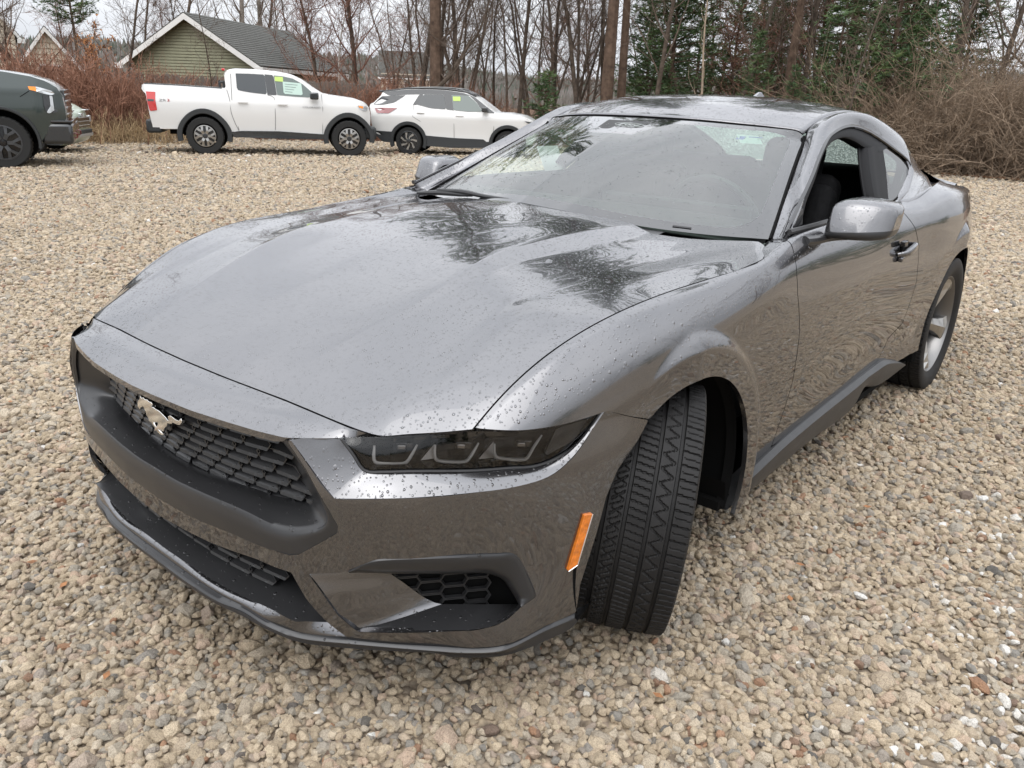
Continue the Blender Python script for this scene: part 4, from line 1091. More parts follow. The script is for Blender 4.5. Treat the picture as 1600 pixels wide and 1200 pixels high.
def on_ws(u, v, off=.002):
    P = ws_eval(np.array([[u, v]]))[0]; a = ws_eval(np.array([[u + .01, v]]))[0] - P; b = ws_eval(np.array([[u, v + .01]]))[0] - P
    n = np.cross(a, b); n /= np.linalg.norm(n)
    if n[2] < 0: n = -n
    a /= np.linalg.norm(a); b = np.cross(n, a)
    return P + n * off, a, b, n
# sticker behind the glass and the sensor housing's badge
def patch_on_ws(name, u, v, w, h, m, off, rot=0.0, parent=None):
    P, a, b, n = on_ws(u, v, off); c, s = math.cos(rot), math.sin(rot)
    a2 = a * c + b * s; b2 = b * c - a * s
    V = [P + a2 * x * w / 2 + b2 * y * h / 2 for x, y in ((-1, -1), (1, -1), (1, 1), (-1, 1))]
    V += [p - n * .0006 for p in V]
    return mobj(name, V, [(0, 1, 2, 3), (7, 6, 5, 4), (0, 4, 5, 1), (1, 5, 6, 2), (2, 6, 7, 3), (3, 7, 4, 0)], m, parent or CAR, smooth=False)
M_BADGE = mat('pale_glass_print', (0.26, 0.28, 0.27), rough=0.4)
stk = patch_on_ws('inspection_sticker', .60, .82, .085, .062, M_STICK, -.004)
for k in range(5):
    patch_on_ws('blue_stripe', .558, .815 + k * .008, .030, .0042, M_BLUE, -.0032, parent=CAR)
patch_on_ws('sticker_line', .615, .848, .052, .005, M_BLUE, -.0032)
patch_on_ws('vin_tag', .66, .030, .06, .007, M_DASH, .0025)
# oval badge with script on the border
Pb, ab, bb, nb = on_ws(.02, .865, .0022)
oval = []
for k in range(40):
    t = 2 * math.pi * k / 40; oval.append(Pb + ab * .062 * math.cos(t) + bb * .019 * math.sin(t))
cpart('badge_ring', *tube(oval, .0012, 6, closed=True), M_BADGE)
tb_ = text_obj('Ford', .034, 'badge_script', M_BADGE, CAR, (0, 0, 0), (0, 0, 0), depth=.0008, sx=1.0, shear=.35)
tb_.matrix_basis = Matrix(((ab[0], bb[0], nb[0], Pb[0]), (ab[1], bb[1], nb[1], Pb[1]), (ab[2], bb[2], nb[2], Pb[2]), (0, 0, 0, 1))) @ Matrix.Scale(1.25, 4, (1, 0, 0))
# rain beads on the glass
_rb = np.random.default_rng(33); V = []; F = []
for _k in range(1500):
    P, a, b, n = on_ws(_rb.uniform(-.97, .97), _rb.uniform(.02, .97), .0); r_ = _rb.uniform(.0009, .0024); sx_ = _rb.uniform(.8, 1.2)
    o_ = len(V)
    for hh, rr_ in ((0, 1.0), (.45, .8)):
        for q in range(6): V.append(P + (a * math.cos(q * 1.047) * sx_ + b * math.sin(q * 1.047)) * r_ * rr_ + n * (.0002 + hh * r_ * .8))
    V.append(P + n * (r_ * .62))
    for q in range(6):
        q2 = (q + 1) % 6; F += [(o_ + q, o_ + q2, o_ + 6 + q2, o_ + 6 + q), (o_ + 6 + q, o_ + 6 + q2, o_ + 12)]
tag(mobj('rain_beads', V, F, M_DROP, CAR, sharp=0), kind='stuff')
# rubber edge of the windscreen
both('windscreen_seal', *tube(resample(np.vstack([ws_s[:-1], (-1.356, .60, 1.258)]), 30) + np.array([.001, .002, .002]), .0045, 6), M_LINER)
cpart('roof_seam', *tube(sym(wt[None])[0] + np.array([-.004, 0, .003]), .003, 6), M_LINER)
# ---- pillars and roof rails
W0 = [(-.752,.776,.964),(-.84,.752,1.006),(-.957,.719,1.062),(-1.07,.687,1.116),(-1.163,.661,1.160),(-1.272,.632,1.210),(-1.345,.611,1.247),(-1.40,.597,1.279),(-1.49,.590,1.310),(-1.60,.588,1.332),(-1.72,.587,1.345),(-1.84,.586,1.351),(-1.98,.585,1.349),(-2.14,.582,1.338),(-2.34,.578,1.310),
      (-2.44,.576,1.293),(-2.56,.575,1.264),(-2.70,.575,1.226),(-2.85,.576,1.180),(-3.02,.578,1.122),(-3.20,.585,1.050)]
D = [tuple(p) for p in NETS['dlo']]
W2 = [D[0], D[1], D[2], D[3], D[4], D[5], D[6], D[7], D[8], D[9], D[10], D[11], D[12], D[13], D[14], D[15], D[16], D[17], D[19], (-2.05,.846,1.0), (-2.4,.836,1.035)]
W0a, W2a = np.array(W0), np.array(W2)
W1a = W0a * .5 + W2a * .5
bul = np.interp(np.arange(len(W0)), [0, 4, 8, 12, 15, 18, 20], [.012, .020, .030, .034, .03, .02, .01])
for k in range(len(W0)):
    c = W2a[k] - W0a[k]; nrm_ = np.array([0, -c[2], c[1]]); nrm_ /= np.linalg.norm(nrm_) + 1e-9
    if nrm_[1] < 0: nrm_ = -nrm_
    W1a[k] += nrm_ * bul[k]
mr = matched([W0a, W1a, W2a], 5)
both('pillar_and_rail', *gridmesh(loft(mr, 16)), M_PAINT, solid=0.012)
# sail behind the quarter glass, over the haunch
SA = [(-2.98,.545,1.092),(-3.10,.56,1.035),(-3.2,.60,1.015),(-3.35,.64,.995)]
sail_in = matched([np.array([(-2.85,.576,1.180),(-3.02,.578,1.122),(-3.20,.585,1.050),(-3.29,.61,1.005),(-3.38,.64,.985)])], 8)[0]
sail_out = matched([np.array([(-1.893,.834,.9985),(-2.1,.846,1.001),(-2.4,.835,1.035),(-2.72,.79,1.04),(-3.3,.68,.995)])], 8)[0]
both('rear_sail', *gridmesh(loft([sail_in, sail_in * .5 + sail_out * .5 + np.array([0, .0, -.015]), sail_out], 16)), M_PAINT)
# ---- roof
RZc = lambda x: pchip([-3.3,-3.0,-2.8,-2.5,-2.2,-1.9,-1.6,-1.4,-1.25,-1.17], [1.04,1.12,1.21,1.325,1.383,1.402,1.394,1.370,1.334,1.307], x)
w0r = resample([p for p in W0[7:]], 70)
roof_edge = np.vstack([[(-1.362,.592,1.270)], w0r]) if False else w0r
Gr = []
wt_q = resample(wt + np.array([-.009, 0, .0045]), 40)
def roof_row(edge_pt, xc):
    zc = float(RZc(np.array(xc))); out = []
    for t in np.linspace(0, 1, 30):
        y = edge_pt[1] * t; x = xc + (edge_pt[0] - xc) * t ** 2
        z = zc + (edge_pt[2] - zc) * (t ** 2.6)
        out.append((x, y, z))
    return out
xs_c = np.interp(np.linspace(0, 1, 70), [0, .12, .55, 1], [-1.18, -1.30, -1.98, -2.62])
n_roof = 46
edge_r = resample([p for p in W0[7:17]], n_roof)
xs_c = -1.181 + (edge_r[:, 0] - edge_r[0, 0]) * ((-2.50 + 1.181) / (edge_r[-1, 0] - edge_r[0, 0]))
Gr = np.array([roof_row(e, x) for e, x in zip(edge_r, xs_c)])
# the first row is the windscreen header itself
hdr = resample(wt + np.array([-.009, 0, .005]), 30)
for k, w in enumerate((1.0, .8, .55, .3, .12)): Gr[k] = Gr[k] * (1 - w) + (hdr + np.array([-.028 * k, 0, .007 * k])) * w
cpart('roof', *gridmesh(sym(Gr)), M_PAINT, solid=0.01)
rg0 = Gr[-1]; rg1 = resample([(-3.30,0,1.045),(-3.29,.25,1.043),(-3.25,.45,1.043),(-3.18,.572,1.056)], 30)
cpart('rear_window', *gridmesh(sym(loft([rg0, rg0 * .5 + rg1 * .5 + np.array([0, 0, .022]), rg1], 20))), M_REARG)
edge17 = resample([p for p in W0[16:]], 20)
both('rear_window_frame', *gridmesh(loft([edge17 + np.array([0, 0.0, 0]), edge17 + np.array([-.0, -.03, .004])], 3)), M_GLOSSBK)
# roof antenna fin
fin = [(-2.27, 1.382), (-2.45, 1.372), (-2.42, 1.40), (-2.385, 1.424), (-2.36, 1.422)]
V, F = prism([(a, b) for a, b in fin], 1, -.012, .012)
V = np.asarray(V); V[:, 1] *= np.interp(V[:, 2], [1.37, 1.424], [1.6, .5]); V[:, 0] += .10
cpart('antenna_fin', V, F, M_PAINT, ref=(-2.3, 0, 1.38), bevel=.003)
# ---- tail: deck, spoiler and rear face
dk0 = rg1 + np.array([-.004, 0, -.004])
dk0 = resample(np.vstack([dk0[:-1], (-3.20,.585,1.048)]), 30)
dk1 = resample([(-3.76,0,.985),(-3.75,.3,.982),(-3.72,.5,.970),(-3.68,.66,.946)], 30)
mid_ = dk0 * .5 + dk1 * .5 + np.array([0, 0, .004])
cpart('boot_lid', *gridmesh(sym(loft([dk0, mid_, dk1], 16))), M_PAINT, solid=.01)
_xs = np.linspace(-3.02, -3.8, 16); _r0 = body_row(0, _xs) + np.array([0, .004, -.001])
_in = resample([(-3.12,.575,1.075),(-3.20,.580,1.046),(-3.29,.60,1.005),(-3.40,.615,.985),(-3.55,.62,.972),(-3.72,.62,.950)], 16)
both('deck_side', *gridmesh(loft([_in, _in * .5 + _r0 * .5 + np.array([0, 0, .002]), _r0], 5)), M_PAINT, ref=(-3.3, .6, -3))
cpart('spoiler', *gridmesh(sym(loft([dk1 + np.array([.01, 0, .002]), dk1 + np.array([-.03, 0, .008]), dk1 + np.array([-.07, 0, .012]), dk1 + np.array([-.075, 0, .002]), dk1 + np.array([-.02, 0, -.014])], 12))), M_PAINT, ref=(-3.7, 0, .98))
rear_rows = []
for zq, xq, ym in ((.95, -3.82, .70), (.80, -3.86, .745), (.62, -3.89, .755), (.42, -3.86, .75), (.22, -3.80, .70)):
    rear_rows.append(resample([(xq, 0, zq), (xq + .005, .35, zq), (xq + .04, .62, zq), (xq + .12, ym + .01, zq)], 24))
cpart('rear_bumper', *gridmesh(sym(loft(rear_rows, 20))), M_PAINT)
# ---- side glass, weather strips, B pillar and quarter glass
qg = A3('quarter')
both('quarter_window', qg, [tuple(range(len(qg)))], M_SIDEG, smooth=False)
def strip_between(name, A_, B_, m, **kw): return both(name, *gridmesh(loft([A_, B_], 3)), m, **kw)
Dn = A3('dlo')
top_o = resample(Dn[:16], 80)
inset = lambda P, d: P + np.array([0, -d * .5, -d]) * 1.0
# outer moulding along the roof rail
both('window_moulding', *tube(top_o + np.array([0, -.001, -.002]), .0065, 6), M_GLOSSBK)
ow = A3('open_win')
frame_in = resample(np.vstack([(-.86, .812, 1.003), ow[:9], (-1.90, .71, 1.192)]), 50)
frame_out = resample(Dn[:14], 50) + np.array([0, -.004, -.006])
both('door_frame_seal', *gridmesh(loft([frame_out, frame_out * .5 + frame_in * .5 + np.array([0, .006, 0]), frame_in, frame_in - np.array([0, .05, 0])], 12)), M_TRIM)
# belt moulding
bl = resample(NETS['belt'][::-1], 30)
both('belt_moulding', *tube(bl + np.array([0, .006, .002]), .009, 6), M_BLACK)
# B pillar cover
bp = [np.array([(-1.80,.690,1.2136),(-1.73,.730,1.146),(-1.66,.782,1.057),(-1.64,.812,1.004)]), np.array([(-2.02,.690,1.232),(-1.93,.756,1.115),(-1.84,.802,1.04),(-1.80,.824,1.004)])]
bm_ = matched(bp, 6)
both('door_pillar_cover', *gridmesh(loft([bm_[0] - [.0, .03, 0], bm_[0], bm_[0] * .5 + bm_[1] * .5 + np.array([0, .006, 0]), bm_[1]], 10)), M_TRIM)
both('pillar_seal', *tube(bm_[0] + np.array([.012, -.02, 0]), .006, 6), M_TRIM)
# painted/black trim behind the quarter glass
q_out = resample(Dn[14:20], 26); q_in = resample(np.array([(-2.26,.735,1.148),(-2.262,.752,1.118),(-2.215,.772,1.085),(-2.06,.802,1.036),(-1.90,.818,1.011),(-1.81,.822,1.004)]), 26)
both('quarter_window_trim', *gridmesh(loft([q_out, q_out * .5 + q_in * .5 + np.array([0, .005, 0]), q_in], 8)), M_PAINT)
both('quarter_window_seal', *tube(q_in, .005, 6), M_LINER)
# mirror triangle
both('mirror_sail', np.array([(-.735,.832,.998),(-.905,.812,1.002),(-.915,.802,1.052),(-.87,.806,1.050)]), [(0, 1, 2, 3)], M_BLACK, smooth=False)
# ---- door mirror
def mirror():
    # cap sections run outwards along y; each is a rounded profile in (x, z)
    secs = []
    for y, xf, xr, z0, z1 in ((.884,-.925,-1.05,.974,1.060),(.892,-.905,-1.065,.968,1.076),(.93,-.893,-1.075,.968,1.092),(.99,-.905,-1.085,.970,1.093),(1.035,-.93,-1.085,.974,1.088),(1.058,-.955,-1.08,.980,1.080),(1.068,-.975,-1.075,.988,1.070),(1.073,-.995,-1.06,1.005,1.052)):
        xm, zm, a, b = (xf + xr) / 2, (z0 + z1) / 2, (xf - xr) / 2, (z1 - z0) / 2
        ang = np.linspace(0, 2 * math.pi, 28, endpoint=False); e = .42
        ring = [(xm + a * np.sign(math.cos(t)) * abs(math.cos(t)) ** e, y + .0 * t, zm + b * np.sign(math.sin(t)) * abs(math.sin(t)) ** e) for t in ang]
        secs.append([(x - .42 * (z - z0) + .02, yy, z) for x, yy, z in ring])
    G = loft(np.array(secs), 22)
    V, F = gridmesh(G, wrap_u=True); n = 28
    F.append(tuple(range(n))); F.append(tuple(reversed(range(len(V) - n, len(V)))))
    return V, F
mv, mf = mirror()
up = lambda V: V[:, 2] - (.990 + (V[:, 1] - .9) * .10)
for sgn in (1, -1):
    mo = bpy.data.objects.new('door_mirror', None); link(mo, CAR)
    def mp(name, V, F, m, ref, **kw):
        V = np.asarray(V, float)
        if sgn < 0: V, F = mir(V, F)
        return cpart(name, V, F, m, mo, ref=np.array(ref) * [1, sgn, 1], **kw)
    c1 = clip(mv, mf, up); mp('mirror_cap', *c1, M_PAINT, (-.99, .97, 1.02))
    c2 = clip(mv, mf, lambda V: -up(V)); mp('mirror_base', c2[0] * [1, 1, 1], c2[1], M_BLACKW, (-.99, .97, 1.02))
    arm = [(-.80,.862,.965),(-.86,.875,.963),(-.95,.90,.968),(-1.0,.96,.974),(-1.02,1.0,.980)]
    V, F = tube(resample(arm, 16), [.022, .020, .018, .015, .008], 10); V = np.asarray(V); V[:, 2] = .968 + (V[:, 2] - .968) * .75
    mp('mirror_arm', V, F, M_BLACKW, (-.9, .9, .96))
    mp('mirror_glass', *prism([(.915, .995), (1.05, 1.0), (1.05, 1.06), (.925, 1.072)], 0, -1.083, -1.087), M_CHROME, (-1.0, .97, 1.02), smooth=False)
# ---- door handle, with a dark pocket and pull
hx, hy, hz = -1.80, .913, .832
for sgn in (1, -1):
    ho = bpy.data.objects.new('door_handle', None); link(ho, CAR)
    V, F = tube(resample([(hx + .085, hy * 1 + .002, hz - .012), (hx + .06, hy + .024, hz - .008), (hx - .02, hy + .030, hz + .001), (hx - .085, hy + .022, hz + .006), (hx - .11, hy + .006, hz + .006)], 24), [.006, .013, .014, .013, .007], 10)
    V = np.asarray(V); V[:, 2] = hz + (V[:, 2] - hz) * 1.25
    if sgn < 0: V, F = mir(V, F)
    cpart('handle_bar', V, F, M_PAINT, ho, ref=(hx, hy * sgn, hz))
    V, F = lathe([(.0, .0), (.040, .004), (.046, .0)], 20, axis='y'); V = np.asarray(V) * [1.2, 1, .75] + [hx - .01, hy + .002, hz]
    if sgn < 0: V, F = mir(V, F)
    cpart('handle_pocket', V, F, M_LINER, ho)
    V, F = box((hx + .055, hy + .012, hz + .028), (.045, .020, .022))
    if sgn < 0: V, F = mir(V, F)
    cpart('handle_sensor', V, F, M_GLOSSBK, ho, ref=(hx, hy * sgn, hz), bevel=.003)
    V, F = box((hx + .06, hy + .014, hz - .034), (.030, .018, .020))
    if sgn < 0: V, F = mir(V, F)
    cpart('handle_end', V, F, M_PAINT, ho, ref=(hx, hy * sgn, hz), bevel=.004)
# ---- side skirt
su = resample(NETS['skirt_up'], 60) ; sl = resample(NETS['skirt_low'], 60)
su = np.vstack([(-.388,.893,.200), su]) + [0, .006, 0]; sl = np.vstack([(-.380,.893,.193), sl]) + [0, .006, 0]
su = resample(su, 60, False); sl = resample(sl, 60, False)
mi = su * .35 + sl * .65 + np.array([0, .010, .0])
both('side_skirt', *gridmesh(loft([su + np.array([0, -.045, .006]), su + np.array([0, .006, 0]), mi, sl + np.array([0, .004, 0]), sl + np.array([0, -.06, -.012]), sl + np.array([0, -.30, -.012])], 16, smooth=False)), M_BLACK, ref=(-1.2, .5, .3), sharp=18)
# ---- wheel arch liners
for cx, rr, y1, y0 in ((0.0, .385, .915, .52), (-2.72, .400, .93, .55)):
    a = np.linspace(R(-17), R(202), 60)
    G = np.array([[(cx + (r_ + (.022 if cx == 0 and t < 1.2 else 0)) * math.cos(t), y, .345 + r_ * math.sin(t)) for t in a] for y, r_ in ((y1 - (.040 if cx == 0 else 0), rr + .002), (y1 - .012, rr + .012), (y1 - .16, rr + .03), (y0, rr + .02), (y0 - .001, .05))])
    G[:4, :, 2] = np.maximum(G[:4, :, 2], .205)
    both('wheel_arch_liner', *gridmesh(G), M_LINER, ref=(cx, 0, .345), smooth=True)
# close the gap behind the front wheel down to the skirt
both('arch_flap', *gridmesh(loft([resample([(-.345,.905,.30),(-.37,.90,.24),(-.385,.893,.195)], 6), resample([(-.345,.60,.30),(-.37,.60,.24),(-.38,.60,.19)], 6)], 3)), M_LINER)
both('underbody_side', *box((-1.35, .68, .21), (2.0, .42, .03)), M_LINER, smooth=False)
cpart('underbody', *box((-1.4, 0, .24), (4.5, .95, .04)), M_LINER, smooth=False)
# firewall so nothing shows through under the bonnet
cpart('firewall', *box((-.62, 0, .58), (.03, 1.5, .62)), M_LINER, smooth=False)
# ---- wheels
TR, TW = .345, .245
def tyre_mesh(wid, seg=840):
    nu = 110
    us = np.linspace(-1, 1, nu)
    prof = []
    for u in us:
        y = u * wid / 2
        r = TR - .006 * u ** 2
        prof.append((r, y))
    half = np.array(prof)
    ang = np.linspace(0, 2 * math.pi, seg, endpoint=False)
    Rr = np.repeat(half[:, 0][:, None], seg, 1)
    U, Aa = np.meshgrid(us, ang, indexing='ij')
    arcl = Aa * TR
    dep = np.zeros_like(Rr)
    # four straight grooves
    for g, w in ((-.62, .035), (-.22, .045), (.22, .045), (.62, .035)):
        dep = np.maximum(dep, .0075 * (np.abs(U - g) < w))
    P = 2 * math.pi * TR / 60
    ph = (arcl / P) % 1.0
    wave = .10 * np.sin(2 * math.pi * (arcl / P))
    # wavy ribs beside the middle
    for c in (-.42, .42):
        line = np.abs(((arcl / P * 1.0 + (U - c) * 2.6 * np.sign(c)) % 1.0) - .5) < .09
        dep = np.maximum(dep, .0045 * (line & (np.abs(U - c) < .12)))
        dep = np.maximum(dep, .0035 * (np.abs((U - c) - wave) < .028))
    # middle rib: short slanting sipes
    line = np.abs(((arcl / P * 2 + U * 1.3) % 1.0) - .5) < .11
    dep = np.maximum(dep, .004 * (line & (np.abs(U) < .16)))
    # shoulder blocks
    line = np.abs(((arcl / P * 1.0 + np.abs(U) * .35) % 1.0) - .5) < .055
    dep = np.maximum(dep, .005 * (line & (np.abs(U) > .68)))
    line = np.abs(((arcl / P * 1.0 + .5 + np.abs(U) * .35) % 1.0) - .5) < .035
    dep = np.maximum(dep, .003 * (line & (np.abs(U) > .70)))
    Rr = Rr - dep
    tread = np.stack([Rr * np.cos(Aa), U * wid / 2, Rr * np.sin(Aa)], 2)
    sides = []
    sp = [(TR - .012, wid / 2 + .004), (TR - .026, wid / 2 + .007), (TR - .050, wid / 2 + .008), (TR - .075, wid / 2 + .002), (TR - .092, wid / 2 - .008), (TR - .100, wid / 2 - .012), (TR - .104, wid / 2 - .03)]
    def ring(r, y): return np.stack([r * np.cos(ang), np.full(seg, y), r * np.sin(ang)], 1)
    top = [ring(r, y) for r, y in sp]; bot = [ring(r, -y) for r, y in sp]
    G = np.concatenate([np.array(bot[::-1]), tread, np.array(top)], 0)
    return gridmesh(G, wrap_u=True)
tv, tf = tyre_mesh(TW)
def me_of(name, V, F, m, sharp=30):
    me = bpy.data.meshes.new(name); me.from_pydata([tuple(map(float, v)) for v in V], [], [tuple(f) for f in F]); me.update()
    me.materials.append(m); me.shade_smooth()
    if sharp: me.set_sharp_from_angle(angle=R(sharp))
    return me
def orient_out(V, F):
    V = np.asarray(V); s = 0
    for f in F[::max(1, len(F) // 500)]:
        a, b, c = V[f[0]], V[f[1]], V[f[2]]; n = np.cross(b - a, c - a); ctr = (a + b + c) / 3
        s += float(n @ (ctr * [1, 0.0, 1]))
    return F if s > 0 else [tuple(f)[::-1] for f in F]
TY_ME = me_of('tyre', tv, orient_out(tv, tf), M_RUB)
rv, rf = lathe([(.243, -.105), (.238, -.09), (.222, -.07), (.222, .02), (.226, .06), (.236, .098), (.246, .112), (.252, .112), (.252, .106)], 96, 'y')
RIM_ME = me_of('rim_barrel', rv, rf, M_ALLOYD)
HUB_ME = me_of('hub_cap', *lathe([(.0, .062), (.03, .062), (.036, .055), (.05, .048), (.066, .04), (.07, .02), (.07, -.02)], 32, 'y'), M_ALLOYD)
DISC_ME = me_of('brake_disc', *lathe([(.06, .0), (.175, .0), (.178, -.004), (.178, -.024), (.175, -.028), (.06, -.028)], 48, 'y'), M_DISC)
def spoke_mesh():
    """one arm of the star wheel: two broad machined facets either side of a sharp ridge, grey flanks, spreading at the rim"""
    V = []; F = []; MI = []
    for r, w, yr, ye, dp in ((.040, .026, .058, .050, .04), (.10, .030, .072, .056, .04), (.16, .036, .088, .070, .035), (.205, .048, .098, .084, .03), (.236, .070, .104, .098, .02)):
        V += [(r, ye - dp, -w), (r, ye, -w), (r, yr, 0), (r, ye, w), (r, ye - dp, w)]
    for i in range(4):
        for k in range(4):
            a = i * 5 + k; F.append((a, a + 1, a + 6, a + 5)); MI.append(1 if k in (0, 3) else 0)
    # the recess cut into the outer end of the arm
    me = bpy.data.meshes.new('spoke'); me.from_pydata(V, [], F); me.materials.append(M_ALLOY); me.materials.append(M_ALLOYD)
    for p, k in zip(me.polygons, MI): p.material_index = k
    me.update(); return me
SP_ME = spoke_mesh()
def wheel(x, y, steer, spin, side, camber=0.0):
    w = bpy.data.objects.new('wheel', None); link(w, CAR); w.location = (x, y, TR - .006)
    w.rotation_euler = (camber, 0, steer + (math.pi if side < 0 else 0))
    for nm, me in (('tyre', TY_ME), ('rim', RIM_ME), ('hub_cap', HUB_ME), ('brake_disc', DISC_ME)):
        o = bpy.data.objects.new(nm, me); link(o, w); o.rotation_euler = (0, spin, 0)
    for k in range(5):
        o = bpy.data.objects.new('spoke', SP_ME); link(o, w); o.rotation_euler = (0, spin + 2 * math.pi * k / 5, 0)
    return w
STEER = R(29)
wheel(0.0, .800, STEER, .2, 1, -R(5))
wheel(0.0, -.800, STEER, 1.0, -1)
wheel(-2.72, .815, 0, .35, 1)
wheel(-2.72, -.815, 0, .9, -1)
# ---- cowl and wipers
cw0 = resample([(-.395,0,1.010),(-.43,.2,.998),(-.49,.41,.975),(-.495,.50,.965)], 30)
cw1 = resample([(-.455,0,1.014),(-.47,.2,1.003),(-.54,.41,.979),(-.565,.50,.972)], 30)
cpart('cowl', *gridmesh(sym(loft([cw0, cw1], 4))), M_BLACK)
def wiper(pts, arm):
    w = bpy.data.objects.new('wiper', None); link(w, CAR)
    cpart('wiper_blade', *tube(resample(pts, 20), [.005, .009, .010, .009, .004], 8), M_BLACK, w)
    cpart('wiper_arm', *tube(resample(arm, 16), [.007, .009, .007, .004], 8), M_BLACK, w)
wiper([(-.425,-.50,1.006),(-.455,-.40,1.014),(-.475,-.26,1.016)], [(-.455,-.42,1.022),(-.468,-.30,1.026),(-.474,-.20,1.020),(-.466,-.04,1.022)])
wiper([(-.474,.06,1.020),(-.482,.14,1.018),(-.485,.24,1.013),(-.50,.34,1.004)], [(-.478,.12,1.026),(-.482,.22,1.022),(-.496,.33,1.006),(-.512,.50,.984)])
# ---- interior
cpart('dashboard', *gridmesh(loft([resample([(-.80,-.73,.93),(-.68,-.5,.955),(-.56,0,.975),(-.68,.5,.955),(-.80,.73,.93)], 20), resample([(-.88, -.72, .965), (-.84, 0, .99), (-.88, .72, .965)], 20), resample([(-1.02, y, .975) for y in (-.72, 0, .72)], 20), resample([(-1.08, y, .90) for y in (-.72, 0, .72)], 20), resample([(-1.05, y, .70) for y in (-.72, 0, .72)], 20)], 20)), M_DASH, solid=.01)
cpart('screen_hood', *box((-1.0, .28, 1.0), (.04, .62, .05)), M_DASH, bevel=.01)
sw_c = np.array([-1.16, .37, .93])
swr = [sw_c + .185 * np.array([math.sin(t) * .38, math.cos(t), math.sin(t) * .92]) for t in np.linspace(0, 2 * math.pi, 48, endpoint=False)]
cpart('steering_wheel', *tube(swr, .016, 8, closed=True), M_DASH, ref=sw_c)
cpart('steering_hub', *box(sw_c, (.04, .13, .10)), M_DASH, bevel=.015, ref=sw_c)
for k in (-1, 1): cpart('steering_spoke', *box(sw_c + [0, k * .12, 0], (.02, .14, .035)), M_DASH, ref=sw_c + [0, k * .12, 0], bevel=.005)
def pad(name, c, s, rot, m, seg=3, parent=None, bev=.05):
    V, F = box((0, 0, 0), s)
    o = mobj(name, V, F, m, parent or CAR, bevel=0); md = o.modifiers.new('round', 'BEVEL'); md.width = bev; md.segments = 4
    o.location = c; o.rotation_euler = rot; return o
for sy in (.37, -.37):
    so = bpy.data.objects.new('seat', None); link(so, CAR); so.location = (0, sy, 0)
    pad('seat_cushion', (-1.42, 0, .56), (.52, .50, .16), (0, R(-6), 0), M_CLOTH, parent=so)
    pad('seat_back', (-1.76, 0, .84), (.15, .48, .52), (0, R(-16), 0), M_CLOTH, parent=so)
    pad('headrest', (-1.88, 0, 1.135), (.10, .27, .20), (0, R(-12), 0), M_CLOTH, parent=so)
    for k in (-1, 1): pad('side_bolster', (-1.70, k * .20, .84), (.14, .10, .44), (0, R(-16), 0), M_CLOTH, parent=so, bev=.04)
    for k in (-.10, .10): 
        o = cpart('seat_stitching', *tube([(-1.70, sy + k, .66), (-1.70, sy + k, .80), (-1.765, sy + k * 1.05, .98), (-1.80, sy + k, 1.06)], .002, 5), M_STITCH)
for sy in (.33, -.33): pad('rear_seat_back', (-2.42, sy, .86), (.16, .56, .50), (0, R(-24), 0), M_CLOTH)
pad('rear_seat_cushion', (-2.15, 0, .60), (.48, 1.15, .16), (0, 0, 0), M_CLOTH)
M_SHELF = mat('grey_parcel_shelf', (0.10, 0.115, 0.11), rough=0.8)
cpart('parcel_shelf', *box((-2.86, 0, 1.00), (.62, 1.15, .02)), M_SHELF, smooth=False)
cpart('shelf_speaker', *lathe([(0, .012), (.05, .012), (.055, 0)], 20, 'z'), M_LINER)
CAR.children[-1].location = (-2.72, .30, 1.005)
hlr = Gr.copy(); hlr[..., 2] -= .035; hlr[..., 1] *= .97
cpart('headliner', *gridmesh(sym(hlr)[3:]), M_HEAD)
mr_in = np.array(W0a[:17]) + np.array([0, -.03, -.04])
both('inner_pillar_trim', *gridmesh(loft([matched([W0a[6:21] - [0, .01, .02]], 4)[0], matched([W2a[6:21] - [0, .045, .012]], 4)[0]], 3)), M_HEAD)
both('door_card', *gridmesh(np.array([[(x, y_, z) for x in np.linspace(-.88, -2.35, 12)] for z, y_ in ((.99, .80), (.80, .77), (.45, .78))])), M_DASH, ref=(0, 2, .8))
cpart('inner_floor', *box((-1.5, 0, .34), (2.4, 1.5, .02)), M_LINER, smooth=False)
# interior mirror and camera housing
cpart('rear_view_mirror', *box((-1.13, 0.02, 1.205), (.035, .24, .065)), M_GLOSSBK, bevel=.012, ref=(-1.13, .02, 1.205))
cpart('camera_housing', *box((-1.07, -.02, 1.245), (.14, .20, .05), (0, R(20), 0)), M_DASH, bevel=.01, ref=(-1.07, -.02, 1.245))
# sheet of paper leaning on the passenger window
cpart('window_sheet', *box((-1.62, -.775, 1.075), (.17, .003, .13), (R(28), 0, 0)), M_PAPER, smooth=False)
# ================================================================ the lot and everything beyond it
def ground_h(x, y):
    s = np.hypot(np.asarray(x, float) + 1, np.asarray(y, float))
    return -0.0125 * np.clip(s - 3, 0, 45)
CX, CY, CZ = cam_o.location
_Mc = np.array(Euler(cam_o.rotation_euler).to_matrix())
def bearing(px):
    """unit bearing on the ground for a column of the 1600 px wide photograph"""
    d = _Mc @ np.array([(px - 800) / 1249.954, 450 / 1249.954, -1.0]); return d[:2] / np.hypot(d[0], d[1])
def place(px, dist):
    d = bearing(px); x, y = CX + d[0] * dist, CY + d[1] * dist
    return float(x), float(y), float(ground_h(x, y))
